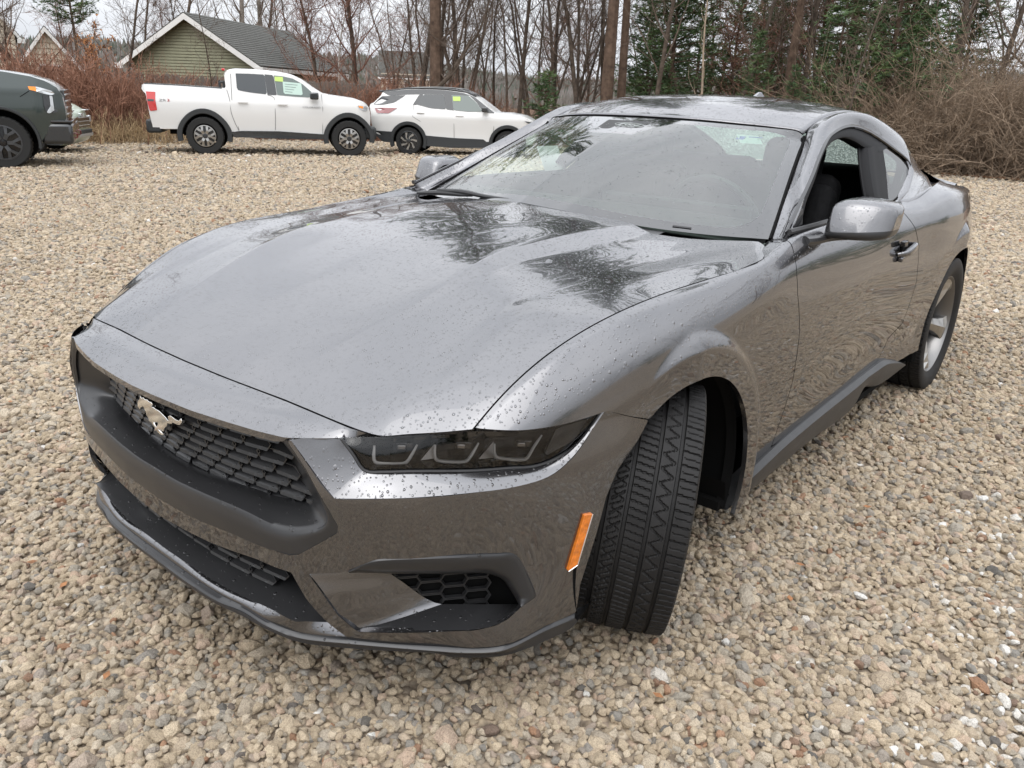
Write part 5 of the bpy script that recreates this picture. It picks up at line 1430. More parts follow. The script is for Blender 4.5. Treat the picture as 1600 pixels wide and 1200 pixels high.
# ---- ground sheet
def stone_colour(n, l, val):
    return ramp(n, l, val, [(0.0, (.45, .365, .26)), (.14, (.36, .29, .205)), (.28, (.53, .435, .315)), (.42, (.42, .335, .24)), (.53, (.33, .30, .25)), (.64, (.57, .475, .355)), (.75, (.25, .235, .21)),
                            (.83, (.49, .365, .27)), (.90, (.46, .385, .29)), (.925, (.11, .107, .10)), (.948, (.34, .19, .11)), (.958, (.49, .42, .335)), (1.0, (.70, .69, .66))])
def gravel_mat():
    m = mat('gravel', (.3, .25, .2), rough=.9, spec=.25)
    n, l, b = nodes(m)
    tc = n.new('ShaderNodeTexCoord')
    v1 = node(n, 'ShaderNodeTexVoronoi', i_Scale=34.0, i_Randomness=1.0); l.new(tc.outputs['Object'], v1.inputs['Vector'])
    sep = n.new('ShaderNodeSeparateColor'); l.new(v1.outputs['Color'], sep.inputs[0])
    c1 = stone_colour(n, l, sep.outputs[0])
    n1 = node(n, 'ShaderNodeTexNoise', i_Scale=.35, i_Detail=6.0); l.new(tc.outputs['Object'], n1.inputs['Vector'])
    n2 = node(n, 'ShaderNodeTexNoise', i_Scale=160.0, i_Detail=4.0); l.new(tc.outputs['Object'], n2.inputs['Vector'])
    edge = node(n, 'ShaderNodeMapRange'); l.new(v1.outputs['Distance'], edge.inputs['Value']); edge.inputs['From Min'].default_value = .25; edge.inputs['From Max'].default_value = .75
    mx = n.new('ShaderNodeMix'); mx.data_type = 'RGBA'; l.new(edge.outputs[0], mx.inputs['Factor']); l.new(c1, mx.inputs[6]); mx.inputs[7].default_value = (.15, .12, .09, 1)
    dirt = ramp(n, l, n1.outputs['Fac'], [(.35, (.86, .85, .84)), (.65, (1.08, 1.07, 1.05))])
    m2 = n.new('ShaderNodeMix'); m2.data_type = 'RGBA'; m2.blend_type = 'MULTIPLY'; m2.inputs['Factor'].default_value = 1; l.new(mx.outputs[2], m2.inputs[6]); l.new(dirt, m2.inputs[7])
    l.new(m2.outputs[2], b.inputs['Base Color'])
    hgt = math_node(n, l, 'ADD', math_node(n, l, 'MULTIPLY', v1.outputs['Distance'], -1.0), math_node(n, l, 'MULTIPLY', n2.outputs['Fac'], .25))
    bp = node(n, 'ShaderNodeBump', i_Strength=.9, i_Distance=.02); l.new(hgt, bp.inputs['Height']); l.new(bp.outputs[0], b.inputs['Normal'])
    return m
M_GRAVEL = gravel_mat()
rad = np.concatenate([np.linspace(.2, 50, 60), [70, 110, 180, 300, 600, 1200]]); ang = np.linspace(0, 2 * math.pi, 73)[:-1]
GG = np.array([[(-1 + r * math.cos(a), r * math.sin(a), float(ground_h(-1 + r * math.cos(a), r * math.sin(a)))) for a in ang] for r in rad])
gv, gf = gridmesh(GG, wrap_u=True)
gf.append(tuple(range(72)))
gv = np.asarray(gv)
def upfix(V, F):
    V = np.asarray(V); out = []
    for f in F:
        nn = np.cross(V[f[1]] - V[f[0]], V[f[2]] - V[f[0]])
        out.append(tuple(f) if nn[2] > 0 else tuple(f)[::-1])
    return out
tag(mobj('gravel_ground', gv, upfix(gv, gf), M_GRAVEL, smooth=False), kind='structure')

# ---- loose stones: tens of thousands, one object of instances
def stone_mat():
    m = mat('loose_stone', (.35, .28, .2), rough=.82, spec=.3)
    n, l, b = nodes(m)
    at = n.new('ShaderNodeAttribute'); at.attribute_type = 'INSTANCER'; at.attribute_name = 'tint'
    tc = n.new('ShaderNodeTexCoord')
    c = stone_colour(n, l, at.outputs['Fac'])
    no = node(n, 'ShaderNodeTexNoise', i_Scale=3.5, i_Detail=6.0, i_Roughness=.7); l.new(tc.outputs['Object'], no.inputs['Vector'])
    sp = node(n, 'ShaderNodeTexNoise', i_Scale=14.0, i_Detail=3.0); l.new(tc.outputs['Object'], sp.inputs['Vector'])
    f1 = ramp(n, l, no.outputs['Fac'], [(.3, (.62, .60, .57)), (.52, (1.0, 1.0, 1.0)), (.75, (1.18, 1.14, 1.06))])
    f2 = ramp(n, l, sp.outputs['Fac'], [(.36, (.35, .34, .33)), (.46, (1, 1, 1))])
    m1 = n.new('ShaderNodeMix'); m1.data_type = 'RGBA'; m1.blend_type = 'MULTIPLY'; m1.inputs['Factor'].default_value = 1; l.new(c, m1.inputs[6]); l.new(f1, m1.inputs[7])
    m2 = n.new('ShaderNodeMix'); m2.data_type = 'RGBA'; m2.blend_type = 'MULTIPLY'; m2.inputs['Factor'].default_value = .8; l.new(m1.outputs[2], m2.inputs[6]); l.new(f2, m2.inputs[7])
    l.new(m2.outputs[2], b.inputs['Base Color'])
    bp = node(n, 'ShaderNodeBump', i_Strength=.5, i_Distance=.15); l.new(no.outputs['Fac'], bp.inputs['Height']); l.new(bp.outputs[0], b.inputs['Normal'])
    return m
M_STONE = stone_mat()
def stone_node_group():
    g = bpy.data.node_groups.new('scatter_stones', 'GeometryNodeTree')
    g.interface.new_socket('Geometry', in_out='INPUT', socket_type='NodeSocketGeometry')
    g.interface.new_socket('Geometry', in_out='OUTPUT', socket_type='NodeSocketGeometry')
    N, L = g.nodes, g.links
    gi, go = N.new('NodeGroupInput'), N.new('NodeGroupOutput')
    join_ = N.new('GeometryNodeJoinGeometry')
    for k in range(9):
        ico = N.new('GeometryNodeMeshIcoSphere'); ico.inputs['Subdivisions'].default_value = 2; ico.inputs['Radius'].default_value = 1.0
        pos = N.new('GeometryNodeInputPosition')
        off = N.new('ShaderNodeVectorMath'); off.operation = 'ADD'; off.inputs[1].default_value = (k * 7.3, k * 3.1, k * 5.7); L.new(pos.outputs[0], off.inputs[0])
        vo = N.new('ShaderNodeTexVoronoi'); vo.inputs['Scale'].default_value = .72; vo.feature = 'F1'; L.new(off.outputs[0], vo.inputs['Vector'])
        no = N.new('ShaderNodeTexNoise'); no.inputs['Scale'].default_value = 1.3; no.inputs['Detail'].default_value = 2; L.new(off.outputs[0], no.inputs['Vector'])
        a = N.new('ShaderNodeMath'); a.operation = 'MULTIPLY_ADD'; L.new(vo.outputs['Distance'], a.inputs[0]); a.inputs[1].default_value = -.62; a.inputs[2].default_value = 1.05
        b = N.new('ShaderNodeMath'); b.operation = 'MULTIPLY_ADD'; L.new(no.outputs[0], b.inputs[0]); b.inputs[1].default_value = .55; L.new(a.outputs[0], b.inputs[2])
        sc = N.new('ShaderNodeVectorMath'); sc.operation = 'SCALE'; L.new(pos.outputs[0], sc.inputs[0]); L.new(b.outputs[0], sc.inputs['Scale'])
        sp = N.new('GeometryNodeSetPosition'); L.new(ico.outputs[0], sp.inputs['Geometry']); L.new(sc.outputs[0], sp.inputs['Position'])
        rv_ = N.new('FunctionNodeRandomValue'); rv_.data_type = 'FLOAT'; rv_.inputs[2].default_value = .62; rv_.inputs[3].default_value = 1.12; rv_.inputs['Seed'].default_value = 11 + k
        sc2 = N.new('ShaderNodeVectorMath'); sc2.operation = 'SCALE'; pos2 = N.new('GeometryNodeInputPosition'); L.new(pos2.outputs[0], sc2.inputs[0]); L.new(rv_.outputs[1], sc2.inputs['Scale'])
        sp2 = N.new('GeometryNodeSetPosition'); L.new(sp.outputs[0], sp2.inputs['Geometry']); L.new(sc2.outputs[0], sp2.inputs['Position'])
        hull = N.new('GeometryNodeConvexHull'); L.new(sp2.outputs[0], hull.inputs[0])
        sm = N.new('GeometryNodeSetMaterial'); sm.inputs['Material'].default_value = M_STONE; L.new(hull.outputs[0], sm.inputs[0])
        sh = N.new('GeometryNodeSetShadeSmooth'); sh.inputs['Shade Smooth'].default_value = False; L.new(sm.outputs[0], sh.inputs[0])
        ti = N.new('GeometryNodeGeometryToInstance'); L.new(sh.outputs[0], ti.inputs[0]); L.new(ti.outputs[0], join_.inputs[0])
    iop = N.new('GeometryNodeInstanceOnPoints'); L.new(gi.outputs[0], iop.inputs['Points']); L.new(join_.outputs[0], iop.inputs['Instance'])
    iop.inputs['Pick Instance'].default_value = True
    def attr(nm, t):
        x = N.new('GeometryNodeInputNamedAttribute'); x.data_type = t; x.inputs['Name'].default_value = nm; return x.outputs[0]
    L.new(attr('variant', 'INT'), iop.inputs['Instance Index'])
    L.new(attr('rot', 'FLOAT_VECTOR'), iop.inputs['Rotation'])
    L.new(attr('size', 'FLOAT_VECTOR'), iop.inputs['Scale'])
    L.new(iop.outputs[0], go.inputs[0])
    return g
def scatter(name, P, size, tint, rng, label=None, flat=.72):
    n = len(P)
    me = bpy.data.meshes.new(name); me.vertices.add(n); me.vertices.foreach_set('co', np.asarray(P, np.float32).ravel())
    def add(nm, ty, arr):
        a = me.attributes.new(nm, ty, 'POINT')
        a.data.foreach_set('vector' if ty == 'FLOAT_VECTOR' else 'value', np.ascontiguousarray(arr).ravel())
    add('variant', 'INT', rng.integers(0, 9, n).astype(np.int32))
    add('rot', 'FLOAT_VECTOR', np.stack([rng.uniform(-.6, .6, n), rng.uniform(-.6, .6, n), rng.uniform(0, 6.28, n)], 1).astype(np.float32))
    s = np.stack([size * rng.uniform(.8, 1.35, n), size * rng.uniform(.7, 1.1, n), size * rng.uniform(.5, .95, n)], 1)
    add('size', 'FLOAT_VECTOR', s.astype(np.float32))
    add('tint', 'FLOAT', tint.astype(np.float32))
    me.materials.append(M_STONE)
    o = bpy.data.objects.new(name, me); link(o)
    md = o.modifiers.new('stones', 'NODES'); md.node_group = STONE_NG
    tag(o, label, kind='stuff')
    return o
STONE_NG = stone_node_group()
rg = np.random.default_rng(5)
az0 = math.atan2(bearing(800)[1], bearing(800)[0])
def fan(r0, r1, half, spacing, over):
    area = half * (r1 ** 2 - r0 ** 2); n = int(area / spacing ** 2 * over)
    r = np.sqrt(rg.uniform(r0 ** 2, r1 ** 2, n)); a = az0 + rg.uniform(-half, half, n)
    return np.stack([CX + r * np.cos(a), CY + r * np.sin(a)], 1)
XY = []; SZ_ = []
for r0, r1, half, sp_, ov, s0 in ((.45, 3.2, R(60), .0192, 1.75, .0108), (3.2, 6.5, R(48), .0232, 1.5, .0125), (6.5, 12, R(46), .036, 1.35, .017), (12, 20, R(42), .062, 1.1, .024), (20, 29, R(40), .11, 1.0, .034)):
    p = fan(r0, r1, half, sp_, ov); XY.append(p); SZ_.append(s0 * rg.lognormal(0, .28, len(p)))
# the strip beside the car that its door mirrors
p = np.stack([rg.uniform(-7, 1.2, 30000), rg.uniform(1.2, 4.6, 30000)], 1); a_ = np.arctan2(p[:, 1] - CY, p[:, 0] - CX); da = np.abs((a_ - az0 + math.pi) % (2 * math.pi) - math.pi)
p = p[da > R(46)]; XY.append(p); SZ_.append(.016 * rg.lognormal(0, .28, len(p)))
XY = np.concatenate(XY); SZ_ = np.concatenate(SZ_)
keep = ~((np.abs(XY[:, 1]) < .50) & (XY[:, 0] < .2) & (XY[:, 0] > -3.5))
XY, SZ_ = XY[keep], SZ_[keep]
T_ = rg.uniform(0, .95, len(XY))
# a spill of white quartz to the right of the car, thinning outwards
q_c = np.array([-.75, 2.05]); dq = np.hypot((XY[:, 0] - q_c[0]) / 1.5, (XY[:, 1] - q_c[1]) / .42)
wq = rg.uniform(0, 1, len(XY)) < .30 * np.exp(-(dq ** 2)) + .003
T_ = np.where(wq, rg.uniform(.975, 1, len(XY)), T_)
PATCH = np.sin(XY[:, 0] * 2.1 + 1.3 * np.sin(XY[:, 1] * 1.7)) + np.sin(XY[:, 1] * 2.7 + XY[:, 0])
grit = (PATCH < -1.35) & (rg.uniform(0, 1, len(XY)) < .6)
SZ_ = np.where(grit, SZ_ * .42, SZ_)
Z_ = ground_h(XY[:, 0], XY[:, 1]) + SZ_ * .25 + rg.uniform(-.004, .006, len(XY))
# nothing may sit inside a tyre
scatter('gravel_stones', np.column_stack([XY, Z_]), SZ_, T_, rg)
# fallen leaves lying among the stones
def leaves(name, P, size, cols, rng, kind='stuff'):
    V = []; F = []
    for (x, y, z) in P:
        s = size * rng.uniform(.6, 1.3); a = rng.uniform(0, 6.28); c, sn = math.cos(a), math.sin(a); t = rng.uniform(-.5, .5, 4)
        k = len(V)
        for (u, v), tz in zip(((-1, 0), (0, -.55), (1, 0), (0, .55)), t): V.append((x + s * (u * c - v * sn), y + s * (u * sn + v * c), z + s * .4 * abs(tz) + .003))
        F.append((k, k + 1, k + 2, k + 3))
    return mobj(name, V, F, cols, smooth=False)
M_LEAF = vary(mat('dry_leaf', (.24, .11, .045), rough=.8), 40, .5)
n_ = 260; lp_ = fan(.8, 8, R(48), 1, 1); rr_ = np.sqrt(rg.uniform(.6, 70, n_)); aa_ = az0 + rg.uniform(-R(46), R(46), n_)
LX = np.stack([CX + rr_ * np.cos(aa_), CY + rr_ * np.sin(aa_)], 1); LX = LX[~((np.abs(LX[:, 1]) < 1.0) & (LX[:, 0] < .95))]
tag(leaves('fallen_leaves', [(x, y, float(ground_h(x, y)) + .022) for x, y in LX], .017, M_LEAF, rg), kind='stuff')

# ---- woodland floor, a low bank beyond the lot, and the far hill
M_LITTER = vary(mat('leaf_litter', (.13, .068, .036), rough=.95), 6, .55, bump=.7, bscale=14, dist=.05)
def strip_land(name, inner, outer, m, h0=0.0, h1=.5, rows=14, bump=.12, seed=3):
    """a band of ground from the inner line (px, dist) list out to the outer one"""
    r_ = np.random.default_rng(seed); G = []
    a = resample([(*place(p, d)[:2], 0) for p, d in inner], 90, False); b = resample([(*place(p, d)[:2], 0) for p, d in outer], 90, False)
    for i, t in enumerate(np.linspace(0, 1, rows)):
        q = a * (1 - t) + b * t; q[:, 2] = ground_h(q[:, 0], q[:, 1]) + .012 + h0 + (h1 - h0) * t ** .7 + (r_.uniform(-bump, bump, 90) if 0 < i else 0)
        G.append(q)
    V, F = gridmesh(np.array(G)); return tag(mobj(name, V, upfix(V, F), m, sharp=0), kind='structure')
def wiggle(L, a=.5, seed=1):
    r_ = np.random.default_rng(seed); return [(p, d + r_.uniform(-a, a)) for p, d in L]
EDGE = wiggle([(px, d) for px, d in zip(range(-500, 2300, 35), np.interp(range(-500, 2300, 35), [-500, 0, 230, 300, 560, 800, 1000, 1300, 1430, 1600, 1900, 2300], [29, 27.5, 28, 29.5, 31, 30, 29, 26, 25, 24.4, 24, 24]))], .35)
strip_land('woodland_floor', EDGE, [(p, 150) for p, d in EDGE], M_LITTER, h0=.0, h1=.2)
M_HILL = vary(mat('far_wooded_hill', (.16, .15, .135), rough=1.0), .5, .4)
hx_ = np.linspace(-700, 2400, 240); r_ = np.random.default_rng(9)
top_h = 8.0 + 2.2 * np.sin(hx_ * .004 + .5) + 1.2 * np.sin(hx_ * .013)
G = []
for d, f in ((120, 0.0), (170, .35), (230, .75), (280, 1.0), (340, 1.15)):
    G.append([(place(p, d)[0], place(p, d)[1], -1.5 + (h + 1.5) * f) for p, h in zip(hx_, top_h)])
V, F = gridmesh(np.array(G)); tag(mobj('far_hill', V, upfix(V, F), M_HILL, sharp=0), kind='structure')
# trees on the hill, one mass
V = []; F = []
for p in np.arange(-650, 2350, 1.5):
    for d in (128, 145, 165, 190, 215, 245, 270, 288):
        pp = p + r_.uniform(-1.5, 1.5); x, y, _ = place(pp, d + r_.uniform(-6, 6)); hb = np.interp(pp, hx_, top_h); f = np.interp(d, [120, 170, 230, 280, 340], [0, .35, .75, 1, 1.15])
        z = -1.5 + (hb + 1.5) * f - .6; H = r_.uniform(1.6, 3.8); w = H * r_.uniform(.10, .26)
        k = len(V); a = r_.uniform(0, 3)
        for q in range(3): V.append((x + w * math.cos(a + q * 2.094), y + w * math.sin(a + q * 2.094), z + H * r_.uniform(0, .5)))
        V.append((x + r_.uniform(-.3, .3), y, z + H))
        for q in range(3): F.append((k + q, k + (q + 1) % 3, k + 3))
M_FARW = mat('far_tree_mass', (.07, .075, .062), rough=1.0)
_n, _l, _b = nodes(M_FARW); _t = _n.new('ShaderNodeTexCoord'); _o = node(_n, 'ShaderNodeTexNoise', i_Scale=.10, i_Detail=9.0, i_Roughness=.8); _l.new(_t.outputs['Object'], _o.inputs['Vector'])
_l.new(ramp(_n, _l, _o.outputs['Fac'], [(.40, (.06, .085, .06)), (.5, (.15, .135, .12)), (.62, (.20, .18, .165))]), _b.inputs['Base Color'])
tag(mobj('far_wood', V, F, M_FARW, smooth=False), kind='stuff')
# gravel heap behind the pickup
px_, py_, pz_ = place(288, 27.5)
th = np.linspace(0, 2 * math.pi, 41)[:-1]; G = []
for k, f in enumerate(np.linspace(1, 0.02, 14)):
    G.append([(px_ + 2.3 * f * math.cos(t) * (1 + .1 * math.sin(3 * t)) , py_ + 1.5 * f * math.sin(t), pz_ - .05 + .55 * (1 - f ** 1.6) * (1 + .10 * math.sin(5 * t + k))) for t in th])
V, F = gridmesh(np.array(G), wrap_u=True)
heap = mobj('gravel_heap', V, upfix(V, F), M_GRAVEL, sharp=0); tag(heap, 'low grey heap of gravel behind the rear wheels of the white pickup', 'gravel heap')

# ---- trees
def vnorm(v): return v / (np.linalg.norm(v) + 1e-12)
def fast_tube(P, r, n):
    P = np.asarray(P, float); T = np.gradient(P, axis=0); T /= np.linalg.norm(T, axis=1)[:, None] + 1e-9
    ref = np.array([.31, .95, .05]) if abs(T[0, 1]) < .8 else np.array([1., 0, 0])
    s = np.cross(T, ref); s /= np.linalg.norm(s, axis=1)[:, None] + 1e-9; u = np.cross(s, T)
    a = np.arange(n) * 2 * math.pi / n
    G = P[:, None] + np.asarray(r)[:, None, None] * (np.cos(a)[None, :, None] * s[:, None] + np.sin(a)[None, :, None] * u[:, None])
    m = len(P); F = []
    for i in range(m - 1):
        for j in range(n): F.append((i * n + j, i * n + (j + 1) % n, (i + 1) * n + (j + 1) % n, (i + 1) * n + j))
    return G.reshape(-1, 3), F
def branch_path(p, d, L, n, wob, r_, grav=0.0):
    P = [np.array(p, float)]; d = vnorm(np.array(d, float)); st = L / n
    for i in range(n):
        d = vnorm(d + r_.normal(0, wob, 3) + np.array([0, 0, grav])); P.append(P[-1] + d * st)
    return np.array(P), d
def bare_tree(seed, H, r0, first=.35, n1=16, spread=.75, twigs=1.0, up=.08, droop=0, wob=.045, n2=6, n3=7, lean=(0, 0), minr=.006):
    r_ = np.random.default_rng(seed); TR_ = []; CR = []
    P, _ = branch_path((0, 0, -.2), (lean[0], lean[1], 1), H, 18, wob, r_, .03)
    rad_ = r0 * (1 - np.linspace(0, 1, 19) ** 1.1 * .93); rad_[0] *= 1.35; rad_[1] *= 1.1
    TR_.append(fast_tube(P, rad_, 8))
    def at_(t): i = min(int(t * 18), 17); f = t * 18 - i; return P[i] * (1 - f) + P[i + 1] * f, rad_[i] * (1 - f) + rad_[i + 1] * f, vnorm(P[i + 1] - P[i])
    for k in range(n1):
        t = first + (1 - first) * (k + r_.uniform(0, .8)) / n1; t = min(t, .985); p, rr, td = at_(t)
        az = k * 2.4 + r_.uniform(-.5, .5); el = r_.uniform(.15, .75) * (1.25 - spread)
        d = np.array([math.cos(az), math.sin(az), .35 + el * 2.0]); L = H * spread * r_.uniform(.30, .52) * (1.15 - t * .75)
        B, _ = branch_path(p, d, L, 8, .13, r_, up); br = max(rr * r_.uniform(.28, .5), minr * 1.6) * (1 - np.linspace(0, 1, 9) * .85)
        CR.append(fast_tube(B, br, 5))
        for j in range(int(n2)):
            u = (j + r_.uniform(.3, 1.0)) / n2; i = min(int(u * 8), 7); pb = B[i] + (B[i + 1] - B[i]) * (u * 8 - i); bd = vnorm(B[i + 1] - B[i])
            d2 = vnorm(bd + r_.normal(0, .65, 3) + np.array([0, 0, .15])); L2 = L * r_.uniform(.25, .5) * (1.1 - u * .5)
            C_, _ = branch_path(pb, d2, L2, 5, .18, r_, up * .6 - droop); cr = max(br[i] * .5, minr) * (1 - np.linspace(0, 1, 6) * .75)
            CR.append(fast_tube(C_, cr, 3))
            for q in range(int(n3 * twigs)):
                u2 = r_.uniform(.15, 1.0); i2 = min(int(u2 * 5), 4); pc = C_[i2] + (C_[i2 + 1] - C_[i2]) * (u2 * 5 - i2)
                d3 = vnorm(vnorm(C_[i2 + 1] - C_[i2]) + r_.normal(0, .7, 3) + np.array([0, 0, .1])); L3 = r_.uniform(.25, .7) * min(1, H / 8)
                D_, _ = branch_path(pc, d3, L3, 2, .2, r_, -droop); CR.append(fast_tube(D_, np.array([minr, minr * .8, minr * .4]), 3))
    return join_fast(TR_), join_fast(CR)
def join_fast(parts):
    V = []; F = []; o = 0
    for v, f in parts:
        V.append(v); F += [tuple(i + o for i in q) for q in f]; o += len(v)
    return np.concatenate(V), F
def raw_mesh(name, V, F, m):
    me = bpy.data.meshes.new(name); me.from_pydata(V.tolist() if hasattr(V, 'tolist') else V, [], F); me.materials.append(m); me.update(); return me
def bark(name, c, s=.45):
    return vary(mat(name, c, rough=.95, spec=.15), 5, s, bump=.6, bscale=22, dist=.02)
M_BARK = bark('brown_grey_bark', (.085, .066, .052)); M_BARKR = bark('reddish_twigs', (.16, .085, .062)); M_BARKG = bark('pale_grey_bark', (.20, .175, .15))
M_TWIG = bark('grey_brown_twigs', (.115, .088, .07)); M_BIRCH = bark('white_birch_bark', (.48, .46, .42), .3); M_DEAD = bark('bleached_dead_wood', (.30, .24, .18), .3); M_PINEB = bark('dark_pine_bark', (.10, .068, .05))
def tree_kind(name, trunk_m, crown_m, **kw):
    (tv_, tf_), (cv_, cf_) = bare_tree(**kw)
    return raw_mesh('trunk', tv_, tf_, trunk_m), raw_mesh('crown', cv_, cf_, crown_m)
KINDS = {
 'grey_a': tree_kind('a', M_BARK, M_TWIG, seed=1, H=13, r0=.105, first=.22, n1=20, spread=.62),
 'grey_b': tree_kind('b', M_BARK, M_TWIG, seed=2, H=12, r0=.078, first=.18, n1=20, spread=.55, wob=.08),
 'grey_c': tree_kind('c', M_BARK, M_TWIG, seed=3, H=14, r0=.125, first=.25, n1=22, spread=.68, lean=(.05, .03)),
 'slim': tree_kind('s', M_BARK, M_TWIG, seed=4, H=10, r0=.045, first=.15, n1=18, spread=.42, wob=.07, n2=5, n3=6, minr=.005),
 'crooked': tree_kind('k', M_BARK, M_TWIG, seed=6, H=7.5, r0=.13, first=.12, n1=14, spread=.95, wob=.13, n2=8, n3=8),
 'red': tree_kind('r', M_BARK, M_BARKR, seed=7, H=9, r0=.11, first=.14, n1=24, spread=.75, n2=8, n3=10, minr=.007),
 'birch': tree_kind('i', M_BIRCH, M_BARKR, seed=8, H=9, r0=.07, first=.3, n1=16, spread=.5, n2=6, n3=7),
 'spread': tree_kind('p', M_BARKG, M_BARKG, seed=9, H=12, r0=.28, first=.10, n1=18, spread=.95, up=.10, n2=8, n3=6),
 'snag': tree_kind('d', M_DEAD, M_DEAD, seed=10, H=8, r0=.05, first=.1, n1=9, spread=.3, n2=2, n3=1),
}
M_NEED = mat('pine_needles', (.04, .085, .03), rough=.7, spec=.3)
_n, _l, _b = nodes(M_NEED); _t = _n.new('ShaderNodeTexCoord'); _o = node(_n, 'ShaderNodeTexNoise', i_Scale=1.6, i_Detail=5.0); _l.new(_t.outputs['Object'], _o.inputs['Vector'])
_l.new(ramp(_n, _l, _o.outputs['Fac'], [(.30, (.032, .058, .028)), (.5, (.065, .108, .042)), (.68, (.12, .165, .060))]), _b.inputs['Base Color'])
def conifer(seed, H, r0, base, R0, whorl=.42, nb=6, tuft=.26, dens=1.0, trunk_m=None, top=1.0):
    """pine or hemlock: whorls of near-level limbs carrying tufts of needle blades"""
    r_ = np.random.default_rng(seed); TR_ = []; P, _ = branch_path((0, 0, -.2), (0, 0, 1), H, 14, .010, r_, .05)
    rad_ = r0 * (1 - np.linspace(0, 1, 15) * .93); TR_.append(fast_tube(P, rad_, 8)); LB = []; nv = []; z = base * H
    while z < H * top * .985:
        t = z / H; i = min(int(t * 14), 13); p = P[i] + (P[i + 1] - P[i]) * (t * 14 - i); f = (z - base * H) / (H - base * H)
        Lm = R0 * (1 - f) ** .75 * (.55 + .45 * min(1, f * 5 + .3)) + .12
        for k in range(nb):
            az = r_.uniform(0, 6.28); L = Lm * r_.uniform(.55, 1.15); B, _ = branch_path(p, (math.cos(az), math.sin(az), r_.uniform(.0, .4)), L, 6, .07, r_, .02)
            LB.append(fast_tube(B, np.linspace(.018 + .012 * (1 - f), .005, 7), 3))
            nt = int(max(3, L / .16 * dens))
            for q in range(nt):
                u = .18 + .82 * (q + r_.uniform(0, 1)) / nt; j = min(int(u * 6), 5); c = B[j] + (B[j + 1] - B[j]) * (u * 6 - j) + r_.normal(0, .05, 3) * (1 + L * .3)
                side = vnorm(B[j + 1] - B[j]); 
                for w in range(8):
                    dd = vnorm(side * .5 + r_.normal(0, .8, 3) * np.array([1, 1, .45])); s = tuft * r_.uniform(.6, 1.2); wd = vnorm(np.cross(dd, r_.normal(0, 1, 3))) * s * .085
                    nv.append([c - wd, c + wd, c + dd * s + wd * .2])
        z += whorl * r_.uniform(.7, 1.25) * (1 - .35 * f)
    nv = np.array(nv).reshape(-1, 3); nf = [(3 * i, 3 * i + 1, 3 * i + 2) for i in range(len(nv) // 3)]
    lv, lf = join_fast(LB)
    tvv, tff = TR_[0]; TRK = join_fast([(tvv, tff), (lv, lf)])
    return raw_mesh('trunk', TRK[0], TRK[1], trunk_m or M_PINEB), raw_mesh('crown', nv, nf, M_NEED)
KINDS['pine_tall'] = conifer(21, 19, .235, .42, 4.2, whorl=.55, nb=7, tuft=.34)
KINDS['pine_tall2'] = conifer(22, 17, .175, .45, 3.4, whorl=.5, nb=7, tuft=.32)
KINDS['pine_mid'] = conifer(23, 8.5, .12, .06, 2.3, whorl=.34, nb=7, tuft=.26)
KINDS['pine_mid2'] = conifer(24, 7.0, .10, .04, 1.8, whorl=.32, nb=6, tuft=.24)
KINDS['pine_small'] = conifer(25, 2.4, .04, .03, .95, whorl=.22, nb=6, tuft=.18)
def put(kind, name, label, cat, x, y, z, s=1.0, rz=0.0, group=None, tilt=(0, 0), names=('trunk', 'crown')):
    t = thing(name, label, cat, (x, y, z), rz, group); t.rotation_euler = (tilt[0], tilt[1], rz); t.scale = (s, s, s)
    for nm, me in zip(names, KINDS[kind]):
        o = bpy.data.objects.new(nm, me); link(o, t)
    return t
def putp(kind, name, label, cat, px, dist, s=1.0, rz=None, group=None, tilt=(0, 0)):
    x, y, z = place(px, dist); return put(kind, name, label, cat, x, y, z, s, rg.uniform(0, 6.28) if rz is None else rz, group, tilt)
G_W = 'bare trees standing along the edge of the wood'
